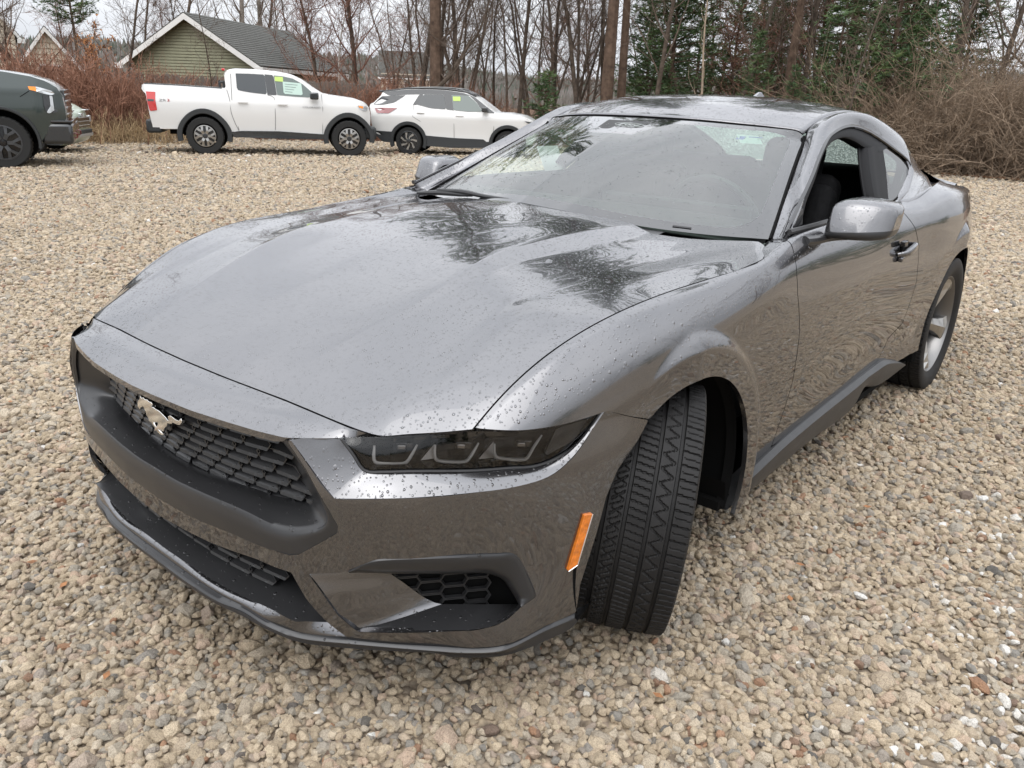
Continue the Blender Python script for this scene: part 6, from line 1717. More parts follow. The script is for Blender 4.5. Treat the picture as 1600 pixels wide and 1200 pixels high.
SINGLE = [
 ('grey_c', 'bare_tree', 'thin bare trunk just left of the broad dark trunk behind the white suv', 'tree', 650, 31.5, .95, G_W),
 ('pine_tall', 'pine_tree', 'broad dark pine trunk rising behind the white suv roof', 'tree', 682, 30.0, 1.05, 'tall pines with bare lower trunks'),
 ('grey_b', 'bare_tree', 'slim leaning bare tree right of the broad pine trunk behind the suv', 'tree', 722, 33, .8, G_W),
 ('slim', 'bare_tree', 'thin bare sapling above the bonnet of the white suv', 'tree', 757, 33, 1.0, G_W),
 ('grey_b', 'bare_tree', 'slim straight bare tree in the gap left of the twin trunks over the coupe', 'tree', 772, 35, .8, G_W),
 ('grey_a', 'bare_tree', 'straight dark bare tree above the right end of the suv bonnet', 'tree', 812, 31.5, .9, G_W),
 ('grey_b', 'bare_tree', 'thin bare tree close right of the straight dark one over the suv nose', 'tree', 826, 34, .9, G_W),
 ('slim', 'bare_tree', 'leaning thin bare tree above the small green bush left of the coupe roof', 'tree', 846, 31, 1.1, G_W),
 ('grey_a', 'bare_tree', 'dark bare tree directly above the left corner of the coupe windscreen', 'tree', 868, 36, .9, G_W),
 ('grey_c', 'bare_tree', 'sturdy bare tree left of the twin trunks over the coupe roof', 'tree', 908, 30.5, .8, G_W),
 ('grey_b', 'bare_tree', 'slim bare tree squeezed between the sturdy one and the twin trunks', 'tree', 925, 33, .8, G_W),
 ('pine_tall', 'pine_tree', 'left and thicker of the twin dark trunks above the coupe roof', 'tree', 948, 28.5, 1.0, 'tall pines with bare lower trunks'),
 ('pine_tall2', 'pine_tree', 'right and slimmer of the twin dark trunks above the coupe roof', 'tree', 972, 29.5, 1.0, 'tall pines with bare lower trunks'),
 ('grey_a', 'bare_tree', 'dark bare tree in front of the green conifer behind the coupe roof', 'tree', 1022, 27.5, .85, G_W),
 ('snag', 'dead_tree', 'pale bleached dead snag with short stubs behind the coupe roof', 'dead tree', 1097, 26.0, .9, None),
 ('grey_b', 'bare_tree', 'slim bare tree above the roof antenna left of the pines', 'tree', 1150, 29.5, 1.0, G_W),
 ('pine_tall2', 'pine_tree', 'reddish brown pine trunk left of the big green pine', 'tree', 1228, 29.0, .95, 'tall pines with bare lower trunks'),
 ('grey_a', 'bare_tree', 'bare tree just right of the reddish pine trunk', 'tree', 1256, 31.5, 1.0, G_W),
 ('slim', 'bare_tree', 'thin pale sapling standing in front of the big green pine', 'tree', 1322, 24.0, .8, G_W),
 ('pine_tall', 'pine_tree', 'dark pine trunk half hidden behind the big green pine', 'tree', 1318, 34.0, 1.0, 'tall pines with bare lower trunks'),
 ('grey_c', 'bare_tree', 'bare tree rising over the brush right of the big green pine', 'tree', 1484, 29.5, .95, G_W),
 ('grey_a', 'bare_tree', 'bare tree among tangled vines, second from the right edge', 'tree', 1545, 28.5, .9, G_W),
 ('crooked', 'bare_tree', 'crooked bare tree at the right edge of the picture', 'tree', 1592, 27.5, 1.2, G_W),
 ('pine_mid', 'pine_tree', 'big bushy bright green pine with branches down to the ground', 'tree', 1385, 27.0, 1.0, 'green conifers at the wood edge'),
 ('pine_mid2', 'pine_tree', 'second green pine crowding the left side of the big bushy one', 'tree', 1300, 27.2, .85, 'green conifers at the wood edge'),
 ('pine_mid', 'pine_tree', 'dark green conifer behind the middle of the coupe roof', 'tree', 1045, 33.0, 1.0, 'green conifers at the wood edge'),
 ('pine_mid2', 'pine_tree', 'low green young pine between the dead snag and the reddish pine trunk', 'tree', 1178, 27.5, .55, 'green conifers at the wood edge'),
 ('pine_mid2', 'pine_tree', 'young green pine at the foot of the reddish pine trunk', 'tree', 1240, 26.2, .40, 'green conifers at the wood edge'),
 ('pine_small', 'pine_sapling', 'small bright green pine bush left of the coupe windscreen', 'small pine', 852, 26.5, 1.05, None),
 ('spread', 'bare_tree', 'large pale forked tree rising left of centre behind the green house roof', 'tree', 378, 58, 1.0, 'big forked trees behind the green house'),
 ('spread', 'bare_tree', 'large pale forked tree leaning right behind the green house ridge', 'tree', 420, 60, .95, 'big forked trees behind the green house'),
 ('red', 'bare_tree', 'reddish twiggy tree left of the white birch by the house roof', 'tree', 492, 41, 1.05, 'reddish twiggy trees right of the green house'),
 ('birch', 'birch_tree', 'slender white birch at the right end of the house roof', 'tree', 524, 38, .85, None),
 ('red', 'bare_tree', 'dense reddish twiggy tree above the tail of the white suv', 'tree', 560, 36, 1.15, 'reddish twiggy trees right of the green house'),
 ('crooked', 'bare_tree', 'crooked low-forking tree in front of the small grey-roofed house', 'tree', 628, 30, .9, None),
 ('slim', 'bare_tree', 'thin upright bare sapling in front of the green gable wall', 'tree', 338, 29, .62, None),
 ('crooked', 'bare_tree', 'dark many-forked tree in front of the cream house gables', 'tree', 88, 31.5, 1.0, None),
 ('grey_b', 'bare_tree', 'slim bare tree between the pine and the green house', 'tree', 188, 31.5, .75, G_W),
 ('grey_a', 'bare_tree', 'bare tree just left of the green house roof', 'tree', 226, 50, .85, G_W),
 ('grey_b', 'bare_tree', 'bare tree at the far left edge of the picture', 'tree', 38, 34, .8, G_W),
 ('pine_tall2', 'pine_tree', 'wide-limbed dark pine between the cream house and the green house', 'tree', 132, 50, .62, None),
]
for k, nm, lab, cat, px, dist, s, grp in SINGLE: putp(k, nm, lab, cat, px, dist, s, group=grp)
# the wood behind: trees one can see but not tell apart
for i in range(78):
    px = rg.uniform(600, 1660) if i < 64 else rg.uniform(-80, 600); dist = rg.uniform(35, 60) if px > 590 else rg.uniform(52, 70)
    k = ['grey_a', 'grey_b', 'grey_c', 'slim', 'red', 'grey_b'][i % 6]
    zn = [(130, 'behind the cream house at far left'), (300, 'behind the green house gable'), (470, 'behind the green house roof'), (640, 'above the gap between pickup and suv'), (760, 'behind the white suv'), (870, 'left of the coupe windscreen'), (990, 'around the twin trunks over the coupe roof'), (1120, 'behind the dead snag'), (1260, 'behind the reddish pine trunk'), (1440, 'behind the big green pine'), (9999, 'behind the tangled brush at the right edge')]
    w_ = [t for lim, t in zn if px < lim][0]
    putp(k, 'bare_tree', ('reddish twiggy tree ' if k == 'red' else 'thin bare sapling ' if k == 'slim' else 'bare grey tree ') + 'deep in the wood ' + w_, 'tree', px, dist, rg.uniform(.75, 1.1), group='bare trees deep in the wood ' + w_)
for px, dist, s in ((1010, 42, 1.0), (1085, 45, 1.1), (1140, 48, 1.1), (1200, 40, .9), (1270, 44, 1.2), (1345, 41, 1.1), (1425, 43, 1.1), (1500, 46, 1.1), (1180, 55, 1.2), (1400, 36, .9)):
    putp('pine_mid', 'pine_tree', 'dark evergreen deep in the wood right of the centre', 'tree', px, dist, s, group='evergreens deep in the wood')
# ---- brush: clumps of thin stems
def brush(seed, n, H, spread, tangle, minr, side=5, arch_=0.0):
    r_ = np.random.default_rng(seed); parts = []
    for i in range(n):
        x, y = r_.normal(0, spread, 2); az = r_.uniform(0, 6.28); d = np.array([math.cos(az) * tangle, math.sin(az) * tangle, 1.0]); L = H * r_.uniform(.5, 1.1)
        P, _ = branch_path((x, y, -.05), d, L, 7, .12 + tangle * .12, r_, -arch_); parts.append(fast_tube(P, np.linspace(minr * 1.7, minr * .6, 8), 3))
        for j in range(side):
            u = r_.uniform(.25, .95); k = min(int(u * 7), 6); p = P[k] + (P[k + 1] - P[k]) * (u * 7 - k); d2 = vnorm(vnorm(P[k + 1] - P[k]) + r_.normal(0, .55, 3))
            Q, _ = branch_path(p, d2, L * r_.uniform(.15, .38), 3, .18, r_, -arch_); parts.append(fast_tube(Q, np.linspace(minr, minr * .4, 4), 3))
    return join_fast(parts)
M_RBRUSH = bark('red_brown_stems', (.22, .115, .078), .5); M_YBRUSH = bark('tan_stems', (.33, .24, .14), .35); M_GBRUSH = bark('grey_brown_vines', (.20, .15, .108), .55)
BR = {'red_a': raw_mesh('stems', *brush(31, 120, 2.1, .75, .28, .007, 7), M_RBRUSH), 'red_b': raw_mesh('stems', *brush(32, 110, 1.8, .8, .4, .007, 7), M_RBRUSH), 'tan': raw_mesh('stems', *brush(33, 90, 1.2, .8, .5, .006, 4), M_YBRUSH),
      'vine_a': raw_mesh('stems', *brush(34, 110, 4.2, 1.1, .7, .007, 9, .04), M_GBRUSH), 'vine_b': raw_mesh('stems', *brush(35, 100, 3.4, 1.1, .9, .0065, 9, .06), M_GBRUSH)}
def shrub(kind, label, px, dist, s, group, name='shrub', zs=1.0):
    x, y, z = place(px, dist); o = bpy.data.objects.new(name, BR[kind]); link(o); o.location = (x, y, z); o.rotation_euler = (0, 0, rg.uniform(0, 6.28)); o.scale = (s, s, s * zs)
    return tag(o, label, 'shrub', group)
for i, px in enumerate(np.arange(-140, 330, 20)):
    lab = 'leafless red-brown shrub in the hedge between the parked trucks' if px > 105 else 'leafless red-brown shrub in the hedge behind the dark truck'
    grp = 'red-brown shrubs between the trucks' if px > 105 else 'red-brown shrubs behind the dark truck'
    shrub('red_a' if i % 2 else 'red_b', lab, px + rg.uniform(-6, 6), 26.8 + rg.uniform(-.6, 1.2) + (1.5 if px > 225 else 0), rg.uniform(.9, 1.12) * (.9 if px > 190 else 1.1), grp)
for i, px in enumerate(np.arange(340, 600, 26)):
    shrub('red_b', 'leafless red-brown shrub along the wooden fence behind the pickup', px, 28.9 + rg.uniform(-.5, .8), rg.uniform(.40, .60), 'red-brown shrubs along the wooden fence')
for i, px in enumerate(np.arange(480, 760, 17)):
    shrub('red_a' if i % 2 else 'red_b', 'leafless red-brown shrub between the fence end and the white suv', px, 31.5 + rg.uniform(-1, 2), rg.uniform(.85, 1.15), 'red-brown shrubs beyond the white suv')
for i, px in enumerate(np.arange(60, 300, 22)):
    shrub('tan', 'low tan weed clump at the foot of the red-brown hedge', px, 25.9 + rg.uniform(-.2, .5), rg.uniform(.5, .8), 'low tan weeds at the hedge foot')
for i, px in enumerate(np.arange(1385, 1800, 17)):
    shrub('vine_a' if i % 2 else 'vine_b', 'tall tangle of grey-brown vines and brush at the right edge of the lot', px + rg.uniform(-6, 6), 25.8 + rg.uniform(-.5, 2.5), rg.uniform(.75, 1.1), 'tangled brush right of the big pine')
for i, px in enumerate(np.arange(1060, 1400, 24)):
    shrub('vine_b', 'low grey-brown brush under the pines behind the coupe', px, 27.8 + rg.uniform(-.4, 1.5), rg.uniform(.4, .6), 'low brush under the pines')
for i, px in enumerate(np.arange(760, 1000, 20)):
    shrub('vine_b', 'low grey-brown brush under the bare trees left of the coupe roof', px, 32 + rg.uniform(-1, 4), rg.uniform(.45, .7), 'low brush under the bare trees')
# orange-leaved oak sapling left of the house
M_OAKL = vary(mat('dead_oak_leaves', (.42, .19, .07), rough=.8), 3, .4)
(ov, of), (ocv, ocf) = bare_tree(seed=41, H=3.4, r0=.05, first=.2, n1=12, spread=.8, n2=6, n3=5)
lv_ = []
for q in ocv[::5]:
    a = rg.normal(0, .05, 3); b = rg.normal(0, .05, 3); lv_ += [q, q + a, q + b]
lv_ = np.array(lv_); KINDS['oak'] = (raw_mesh('trunk', *join_fast([(ov, of), (ocv, ocf)]), M_BARK), raw_mesh('leaves', lv_, [(3 * i, 3 * i + 1, 3 * i + 2) for i in range(len(lv_) // 3)], M_OAKL))
x, y, z = place(160, 32); put('oak', 'oak_sapling', 'small oak still holding orange dead leaves left of the green house', 'tree', x, y, z, 1.0, names=('trunk', 'leaves'))
# leaf litter drift along the edge on the right
P_ = []
for i in range(5200):
    px = rg.uniform(950, 1750); dd = np.interp(px, [950, 1300, 1430, 1600, 1750], [29, 26, 25, 24.4, 24]) + abs(rg.normal(0, .9)) - .3; x, y, z = place(px, dd); P_.append((x, y, z + .03))
tag(leaves('leaf_drift', P_, .055, M_LEAF, rg), kind='stuff')
# ---- woods on the sides the picture does not show but the paint mirrors
V = []; F = []; o_ = 0
for me_pair, n_t, r_lo, r_hi in ((KINDS['slim'], 26, 30, 44), (KINDS['grey_b'], 16, 30, 46)):
    for me in me_pair:
        vv = np.array([v.co[:] for v in me.vertices]); ff = [tuple(p.vertices) for p in me.polygons]
        rs = np.random.default_rng(77)
        for i in range(n_t):
            a = az0 + R(45) * -1 - rs.uniform(0, R(265)); rr = rs.uniform(r_lo, r_hi); s = rs.uniform(.8, 1.2); c, sn = math.cos(a * 7), math.sin(a * 7)
            w = vv * s; w = np.stack([w[:, 0] * c - w[:, 1] * sn + rr * math.cos(a), w[:, 0] * sn + w[:, 1] * c + rr * math.sin(a), w[:, 2] - .5], 1)
            V.append(w); F += [tuple(q + o_ for q in f) for f in ff]; o_ += len(w)
surr = raw_mesh('surrounding_wood', np.concatenate(V), F, M_TWIG)
tag(link(bpy.data.objects.new('surrounding_wood', surr)), kind='stuff')
V = []; F = []; o_ = 0
for me in (KINDS['pine_mid2'][1],):
    vv = np.array([v.co[:] for v in me.vertices])[:9000]; vv = vv[:len(vv) // 3 * 3]
    ff = [(3 * i, 3 * i + 1, 3 * i + 2) for i in range(len(vv) // 3)]
    rs = np.random.default_rng(78)
    for i in range(34):
        a = az0 - R(48) - rs.uniform(0, R(262)); rr = rs.uniform(30, 42); s = rs.uniform(.9, 1.6); c, sn = math.cos(i * 1.7), math.sin(i * 1.7)
        w = vv * s * np.array([1.2, 1.2, 1]); w = np.stack([w[:, 0] * c - w[:, 1] * sn + rr * math.cos(a), w[:, 0] * sn + w[:, 1] * c + rr * math.sin(a), w[:, 2] - .5], 1)
        V.append(w); F += [tuple(q + o_ for q in f) for f in ff]; o_ += len(w)
tag(link(bpy.data.objects.new('surrounding_evergreens', raw_mesh('surrounding_evergreens', np.concatenate(V), F, M_NEED))), kind='stuff')
# ================================================================ the other vehicles
M_WHITE = mat('white_vehicle_paint', (.60, .595, .58), rough=.35, coat=.8)
M_DKGREEN = mat('dark_green_grey_paint', (.028, .040, .037), rough=.3, metal=.3, coat=1.0)
M_SAGE = mat('pale_sage_paint', (.36, .43, .33), rough=.35, metal=.2, coat=.8)
M_BLKPAINT = mat('black_vehicle_paint', (.02, .022, .024), rough=.25, coat=.6)
M_CLAD = mat('dark_grey_cladding', (.018, .020, .021), rough=.6)
M_DKGLASS = mat('dark_vehicle_glass', (.025, .030, .033), rough=.05, coat=.5)
M_CLRGLASS = mat('grey_green_vehicle_glass', (.09, .115, .105), rough=.05, coat=.5)
M_RED = mat('red_lamp', (.45, .015, .012), rough=.15, coat=1.0)
M_DKRED = mat('dark_red_lamp', (.16, .008, .012), rough=.12, coat=1.0)
M_LAMP = mat('clear_lamp', (.55, .57, .58), rough=.1, metal=.6)
M_ORANGE = mat('orange_lamp', (.75, .25, .03), rough=.2)
M_YEL = mat('yellow_green_note', (.42, .56, .14), rough=.6)
M_MINT = mat('mint_price_sheet', (.40, .52, .46), rough=.6)
M_INK = mat('dark_print', (.10, .12, .12), rough=.6)
M_GREYTXT = mat('grey_letters', (.30, .30, .30), rough=.4)
M_SILVER = mat('silver_plastic', (.42, .43, .43), rough=.35, metal=.5)
M_SEAMV = mat('panel_gap', (.12, .12, .12), rough=.8)
M_SPOKED = mat('satin_black_spoke', (.07, .072, .075), rough=.3, metal=.6)
M_RUB2 = mat('plain_tyre_rubber', (.011, .011, .0105), rough=.85)
def vehicle_body(root, outline, arches, w, nose=0.0, tail=0.0, tumble=(1.0, .12), m=None, crown=.03, name='body', ymin_z=0.25, step=.05):
    """closed body from a side outline: flanks drawn in over the shoulder, a crowned skin following the outline between them"""
    O = resample(np.array([(x, 0, z) for x, z in outline + [outline[0]]]), 170, spline=False)[:-1][:, [0, 2]]
    x0, x1 = O[:, 0].min(), O[:, 0].max(); z0, z1 = O[:, 1].min(), O[:, 1].max()
    def Y(x, z):
        x = np.asarray(x, float); z = np.asarray(z, float)
        y = w / 2 - np.maximum(z - tumble[0], 0) * tumble[1] * 2.2 - .012 * np.maximum(.7 - z, 0)
        y = y - .22 * np.clip((x - (x1 - nose)) / max(nose, .01), 0, 1) ** 2 * (nose > 0) - .16 * np.clip(((x0 + tail) - x) / max(tail, .01), 0, 1) ** 2 * (tail > 0)
        return y - .010 * np.sin((z - .3) * 7) * (z < tumble[0])
    xs = np.arange(x0 - step, x1 + 2 * step, step); zs = np.arange(z0 - step, z1 + 2 * step, step)
    G = np.array([[(x, float(Y(x, z)), z) for x in xs] for z in zs])
    V, F = gridn(G)
    V, F = clip(V, F, lambda V: sdf_poly(V[:, [0, 2]], O))
    for (cx, cz, r) in arches: V, F = clip(V, F, lambda V: np.hypot(V[:, 0] - cx, V[:, 2] - cz) - r)
    panel('body_side', V, F, m, root, ref=((x0 + x1) / 2, 0, .7), thick=.03); V2, F2 = mir6(V, F); panel('body_side', V2, F2, m, root, ref=((x0 + x1) / 2, 0, .7), thick=.03)
    # skin
    cen = O.mean(0); nrm = np.roll(O, -1, 0) - np.roll(O, 1, 0); nrm = np.stack([nrm[:, 1], -nrm[:, 0]], 1); nrm /= np.linalg.norm(nrm, axis=1)[:, None] + 1e-9
    if ((O - cen) * nrm).sum() < 0: nrm = -nrm
    rows_ = []
    ss = np.array([-1, -.985, -.95, -.8, -.5, 0, .5, .8, .95, .985, 1.0])
    for s in ss:
        q = O + nrm * crown * (1 - abs(s) ** 6)
        rows_.append(np.stack([q[:, 0], Y(O[:, 0], O[:, 1]) * s, q[:, 1]], 1))
    V, F = gridmesh(np.array(rows_), wrap_u=True)
    V = np.asarray(V)
    def ok(V): 
        v = np.full(len(V), 1.0)
        for (cx, cz, r) in arches: v = np.minimum(v, np.hypot(V[:, 0] - cx, V[:, 2] - cz) - r)
        return v
    V, F = clip(V, F, ok)
    cpart(name, V, F, m, root, ref=((x0 + x1) / 2, 0, .8), sharp=50)
    return Y
def side_patch(root, name, poly, Y, m, off=.006, both_sides=True, thick=.012, kind=None):
    """a flat-ish piece lying on the flank, following its curve"""
    P = [(x, z) for x, z in poly]; D = resample(np.array([(x, 0, z) for x, z in P + [P[0]]]), max(24, len(P) * 5), spline=False)[:-1]
    out = []
    for sgn in ((1, -1) if both_sides else (-1,)):
        n = len(D); V = []
        for o in (off, off - thick):
            V += [(p[0], sgn * (float(Y(p[0], p[2])) + o), p[2]) for p in D]
        c = D.mean(0); ci = len(V); V.append((c[0], sgn * (float(Y(c[0], c[2])) + off), c[2]))
        F = [(i, (i + 1) % n, ci) for i in range(n)] + [(i, i + n, (i + 1) % n + n, (i + 1) % n) for i in range(n)]
        out.append(cpart(name, np.array(V), F, m, root, ref=(c[0], 0, c[2]), smooth=False))
    return out
def arch_flare(root, cx, cz, ri, ro, Y, m, a0=-20, a1=200, off=.035, square=.0):
    a = np.linspace(R(a0), R(a1), 28); 
    for sgn in (1, -1):
        rows_ = []
        for r, o in ((ro, .0), (ro - .012, off), (ri + .015, off), (ri, off - .015), (ri, -.10)):
            k = 1 + square * np.abs(np.sin(2 * a)) ** 2
            rows_.append(np.stack([cx + r * k * np.cos(a), sgn * (np.array([float(Y(cx, min(cz + r, .95)))] * len(a)) + o), cz + r * k * np.sin(a)], 1))
        cpart('wheel_arch_trim', *gridmesh(np.array(rows_)), m, root, ref=(cx, 0, cz))
def plain_tyre(R_, W_, lugs=0):
    prof = [(R_ * .62, -W_ / 2 + .02), (R_ * .66, -W_ / 2), (R_ * .93, -W_ / 2 - .004), (R_ * .985, -W_ / 2 + .015), (R_, -W_ / 2 + .04), (R_, W_ / 2 - .04), (R_ * .985, W_ / 2 - .015), (R_ * .93, W_ / 2 + .004), (R_ * .66, W_ / 2), (R_ * .62, W_ / 2 - .02)]
    n = 96; V, F = lathe(prof, n, 'y'); V = np.asarray(V)
    if lugs:
        rr = np.hypot(V[:, 0], V[:, 2]); a = np.arctan2(V[:, 2], V[:, 0]); k = (rr > R_ * .95)
        f = np.where(k & (np.sin(a * lugs + V[:, 1] * 18) > .2), .965, 1.0); V[:, 0] *= f; V[:, 2] *= f
    return V, F
def far_wheel(root, x, z, y, R_, W_, rimR, style, face, back, lugs=0, names='wheel'):
    for sgn in (1, -1):
        w_ = bpy.data.objects.new('wheel', None); link(w_, root); w_.location = (x, sgn * y, z); w_.rotation_euler = (0, 0, 0 if sgn > 0 else math.pi)
        V, F = plain_tyre(R_, W_, lugs); o = me_of('tyre', V, orient_out(V, F), M_RUB2); link(bpy.data.objects.new('tyre', o), w_)
        V, F = lathe([(.0, W_ / 2 - .05), (rimR * .93, W_ / 2 - .06), (rimR * .97, W_ / 2 - .01), (rimR * 1.03, W_ / 2)], 48, 'y'); cpart('rim', V, F, back, w_, ref=(0, -.3, 0))
        V, F = lathe([(rimR * .95, W_ / 2 - .02), (rimR * .97, W_ / 2 + .006), (rimR * 1.04, W_ / 2 + .004), (rimR * 1.05, W_ / 2 - .02)], 48, 'y'); cpart('rim_edge', V, F, face if style != 'swirl' else back, w_, ref=(0, -.3, 0))
        parts = []; n = {'split': 6, 'swirl': 7, 'black': 6}[style]
        for k in range(n):
            a = 2 * math.pi * k / n; yo = W_ / 2 - .012
            if style == 'swirl':
                pts = [(rimR * .22, a), (rimR * .45, a + .10), (rimR * .70, a + .34), (rimR * .95, a + .42)]
                C_ = np.array([(r * math.cos(t), yo, r * math.sin(t)) for r, t in pts]); C_ = resample(C_, 8); wd = np.linspace(.012, .030, 8)
                T = np.gradient(C_, axis=0); T /= np.linalg.norm(T, axis=1)[:, None]; S_ = np.stack([T[:, 2], 0 * T[:, 0], -T[:, 0]], 1)
                Vq = np.concatenate([C_ + S_ * wd[:, None], C_ - S_ * wd[:, None]]); Fq = [(i, i + 1, i + 9, i + 8) for i in range(7)]
                parts.append((Vq, Fq))
            else:
                for d_ in (-.20, .20):
                    A = np.array([rimR * .22 * math.cos(a), yo, rimR * .22 * math.sin(a)]); Mx = np.array([rimR * .55 * math.cos(a + d_ * .45), yo + .01, rimR * .55 * math.sin(a + d_ * .45)]); B = np.array([rimR * .96 * math.cos(a + d_ * 1.35), yo, rimR * .96 * math.sin(a + d_ * 1.35)])
                    for P_, Q_, wa_, wb_ in ((A, Mx, .030, .020), (Mx, B, .020, .028)):
                        T = vnorm(Q_ - P_); S_ = np.array([T[2], 0, -T[0]])
                        Vq = np.array([P_ + S_ * wa_, P_ - S_ * wa_, Q_ - S_ * wb_, Q_ + S_ * wb_, P_ + S_ * wa_ - [0, .03, 0], P_ - S_ * wa_ - [0, .03, 0], Q_ - S_ * wb_ - [0, .03, 0], Q_ + S_ * wb_ - [0, .03, 0]])
                        parts.append((Vq, [(0, 1, 2, 3), (0, 4, 5, 1), (1, 5, 6, 2), (2, 6, 7, 3), (3, 7, 4, 0)]))
        V, F = join(parts); o = cpart('spokes', V, F, face, w_, ref=(0, -.3, 0), smooth=False); tag(o, kind='stuff')
        V, F = lathe([(0, W_ / 2 + .012), (.05, W_ / 2 + .010), (.065, W_ / 2 - .02)], 20, 'y'); cpart('hub_cap', V, F, back if style != 'black' else M_GLOSSBK, w_, ref=(0, -.3, 0))
def vtube(root, name, pts, Y, r, m, off=.002):
    for sgn in (1, -1):
        P = resample(np.array([(x, sgn * (float(Y(x, z)) + off), z) for x, z in pts]), 12, spline=len(pts) > 3)
        cpart(name, *tube(P, r, 5), m, root, ref=(P[0][0], 0, P[0][2]))
def txt(root, s, size, m, x, z, Y, name='lettering', sx=1.2):
    o = text_obj(s, size, name, m, root, (x, -(float(Y(x, z)) + .009), z), (R(90), 0, 0), depth=.002, sx=sx); return o

# ---- white crew-cab pickup
def PK(zx, zy):
    x = (zx - 437) / 276.6
    return (x * .92 if x < 0 else 3.337 + (x - 3.337) * .85 if x > 3.337 else x, .419 - ((zy - 478) - (zx - 437) * .0238) / 276.6)
p_r, p_f = np.array(BG['p_rear']), np.array(BG['p_front'])
hd = math.atan2(p_f[1] - p_r[1], p_f[0] - p_r[0])
pk = thing('pickup_truck', 'white crew-cab pickup with black wheel arches parked side-on before the wooden fence', 'pickup truck', tuple(p_r), hd)
# the wheels shown are the near (right-hand) ones: shift the body so its right track stands on the marks
def shift_local(o, dy):
    o.location = (o.location[0] - math.sin(hd if dy is None else o.rotation_euler[2]) * dy, o.location[1] + math.cos(o.rotation_euler[2]) * dy, o.location[2])
shift_local(pk, .83)
outl = [PK(*p) for p in [(100, 430), (88, 345), (75, 215), (46, 200), (42, 172), (70, 163), (300, 172), (545, 186), (588, 190), (583, 100), (596, 78), (640, 68), (760, 70), (900, 80), (1000, 98), (1070, 130), (1130, 172), (1192, 212), (1250, 224), (1400, 243), (1490, 268), (1522, 292), (1538, 345), (1536, 400), (1522, 448), (1200, 478), (900, 470), (640, 452), (400, 440), (240, 432)]]
AR = [(PK(437, 478)[0], .42, .53), (3.337, .42, .53)]
Yp = vehicle_body(pk, outl, AR, 1.88, nose=.35, tail=.12, tumble=(1.18, .13), m=M_WHITE)
arch_flare(pk, 0, .42, .50, .62, Yp, M_CLAD, -12, 192, square=-.03); arch_flare(pk, 3.337, .42, .50, .62, Yp, M_CLAD, -8, 192, square=-.03)
side_patch(pk, 'rear_door_window', [PK(*p) for p in [(653, 92), (740, 93), (833, 97), (840, 218), (740, 208), (664, 195), (655, 185)]], Yp, M_DKGLASS)
side_patch(pk, 'front_door_window', [PK(*p) for p in [(890, 101), (950, 106), (1010, 119), (1070, 152), (1130, 205), (1150, 236), (1030, 232), (905, 222)]], Yp, M_CLRGLASS)
side_patch(pk, 'door_pillar', [PK(*p) for p in [(833, 95), (888, 100), (903, 224), (842, 220)]], Yp, M_BLKPAINT, off=.004)
side_patch(pk, 'sill_step', [PK(*p) for p in [(600, 455), (650, 445), (900, 448), (1215, 470), (1215, 500), (900, 496), (610, 484)]], Yp, M_BLKPAINT, off=.05, thick=.12)
side_patch(pk, 'tail_lamp', [PK(*p) for p in [(78, 206), (138, 208), (134, 250), (140, 318), (92, 323), (82, 270)]], Yp, M_RED, off=.012)
side_patch(pk, 'tail_lamp_divider', [PK(*p) for p in [(84, 250), (126, 252), (124, 264), (84, 264)]], Yp, M_BLKPAINT, off=.016)
side_patch(pk, 'head_lamp', [PK(*p) for p in [(1436, 284), (1480, 286), (1516, 292), (1512, 318), (1484, 320), (1450, 306)]], Yp, M_LAMP, off=.012)
side_patch(pk, 'turn_lamp', [PK(*p) for p in [(1440, 286), (1480, 290), (1476, 306), (1448, 298)]], Yp, M_ORANGE, off=.016)
for nm, c, s, m_ in (('rear_bumper', (-1.10, 0, .62), (.34, 1.86, .30), M_CLAD), ('front_bumper', (3.86, 0, .56), (.30, 1.78, .30), M_CLAD), ('tow_hitch', (-1.30, 0, .46), (.12, .10, .08), M_CLAD)):
    cpart(nm, *box(c, s), m_, pk, ref=c, bevel=.05 if s[1] > .5 else .01)
cpart('grille', *box((3.86, 0, .90), (.06, 1.45, .30)), M_BLKPAINT, pk, ref=(3.9, 0, .9), bevel=.02)
for sgn in (1, -1):
    c = (PK(1140, 226)[0], sgn * 1.06, PK(1140, 226)[1]); cpart('door_mirror', *box(c, (.20, .20, .16)), M_BLKPAINT, pk, ref=c, bevel=.03)
    for px_ in (687, 935):
        c = (PK(px_, 268)[0], sgn * .975, PK(px_, 268 if px_ < 800 else 280)[1]); cpart('door_handle', *box(c, (.22, .03, .045)), M_WHITE, pk, ref=c, bevel=.01)
for pts in ([(622, 95), (620, 250), (650, 442)], [(845, 222), (882, 235), (886, 330), (880, 440)], [(1188, 215), (1193, 300), (1185, 466)], [(592, 192), (606, 250), (610, 330), (630, 400), (650, 446)]):
    vtube(pk, 'panel_gap', [PK(*p) for p in pts], Yp, .006, M_SEAMV)
vtube(pk, 'bed_rail', [PK(*p) for p in [(70, 160), (300, 170), (560, 184)]], Yp, .022, M_CLAD, off=-.03)
for sgn in (1, -1): cpart('sport_bar', *tube([(.42, sgn * .72, 1.20), (.40, sgn * .70, 1.62), (.62, sgn * .66, 1.66)], .035, 6), M_CLAD, pk, ref=(.4, 0, 1.4))
cpart('sport_bar_top', *tube([(.40, -.70, 1.64), (.40, .70, 1.64)], .03, 6), M_CLAD, pk, ref=(.4, 0, 1.6))
cpart('high_brake_lamp', *box((.50, -.55, PK(565, 68)[1]), (.07, .10, .05)), M_RED, pk, ref=(.5, -.55, 1.9), bevel=.01)
def sheet_on(root, name, poly, Y, m, off=.012): return side_patch(root, name, poly, Y, m, off=off, both_sides=False, thick=.004)
sheet_on(pk, 'yellow_window_note', [PK(*p) for p in [(895, 108), (948, 110), (948, 140), (895, 136)]], Yp, M_YEL)
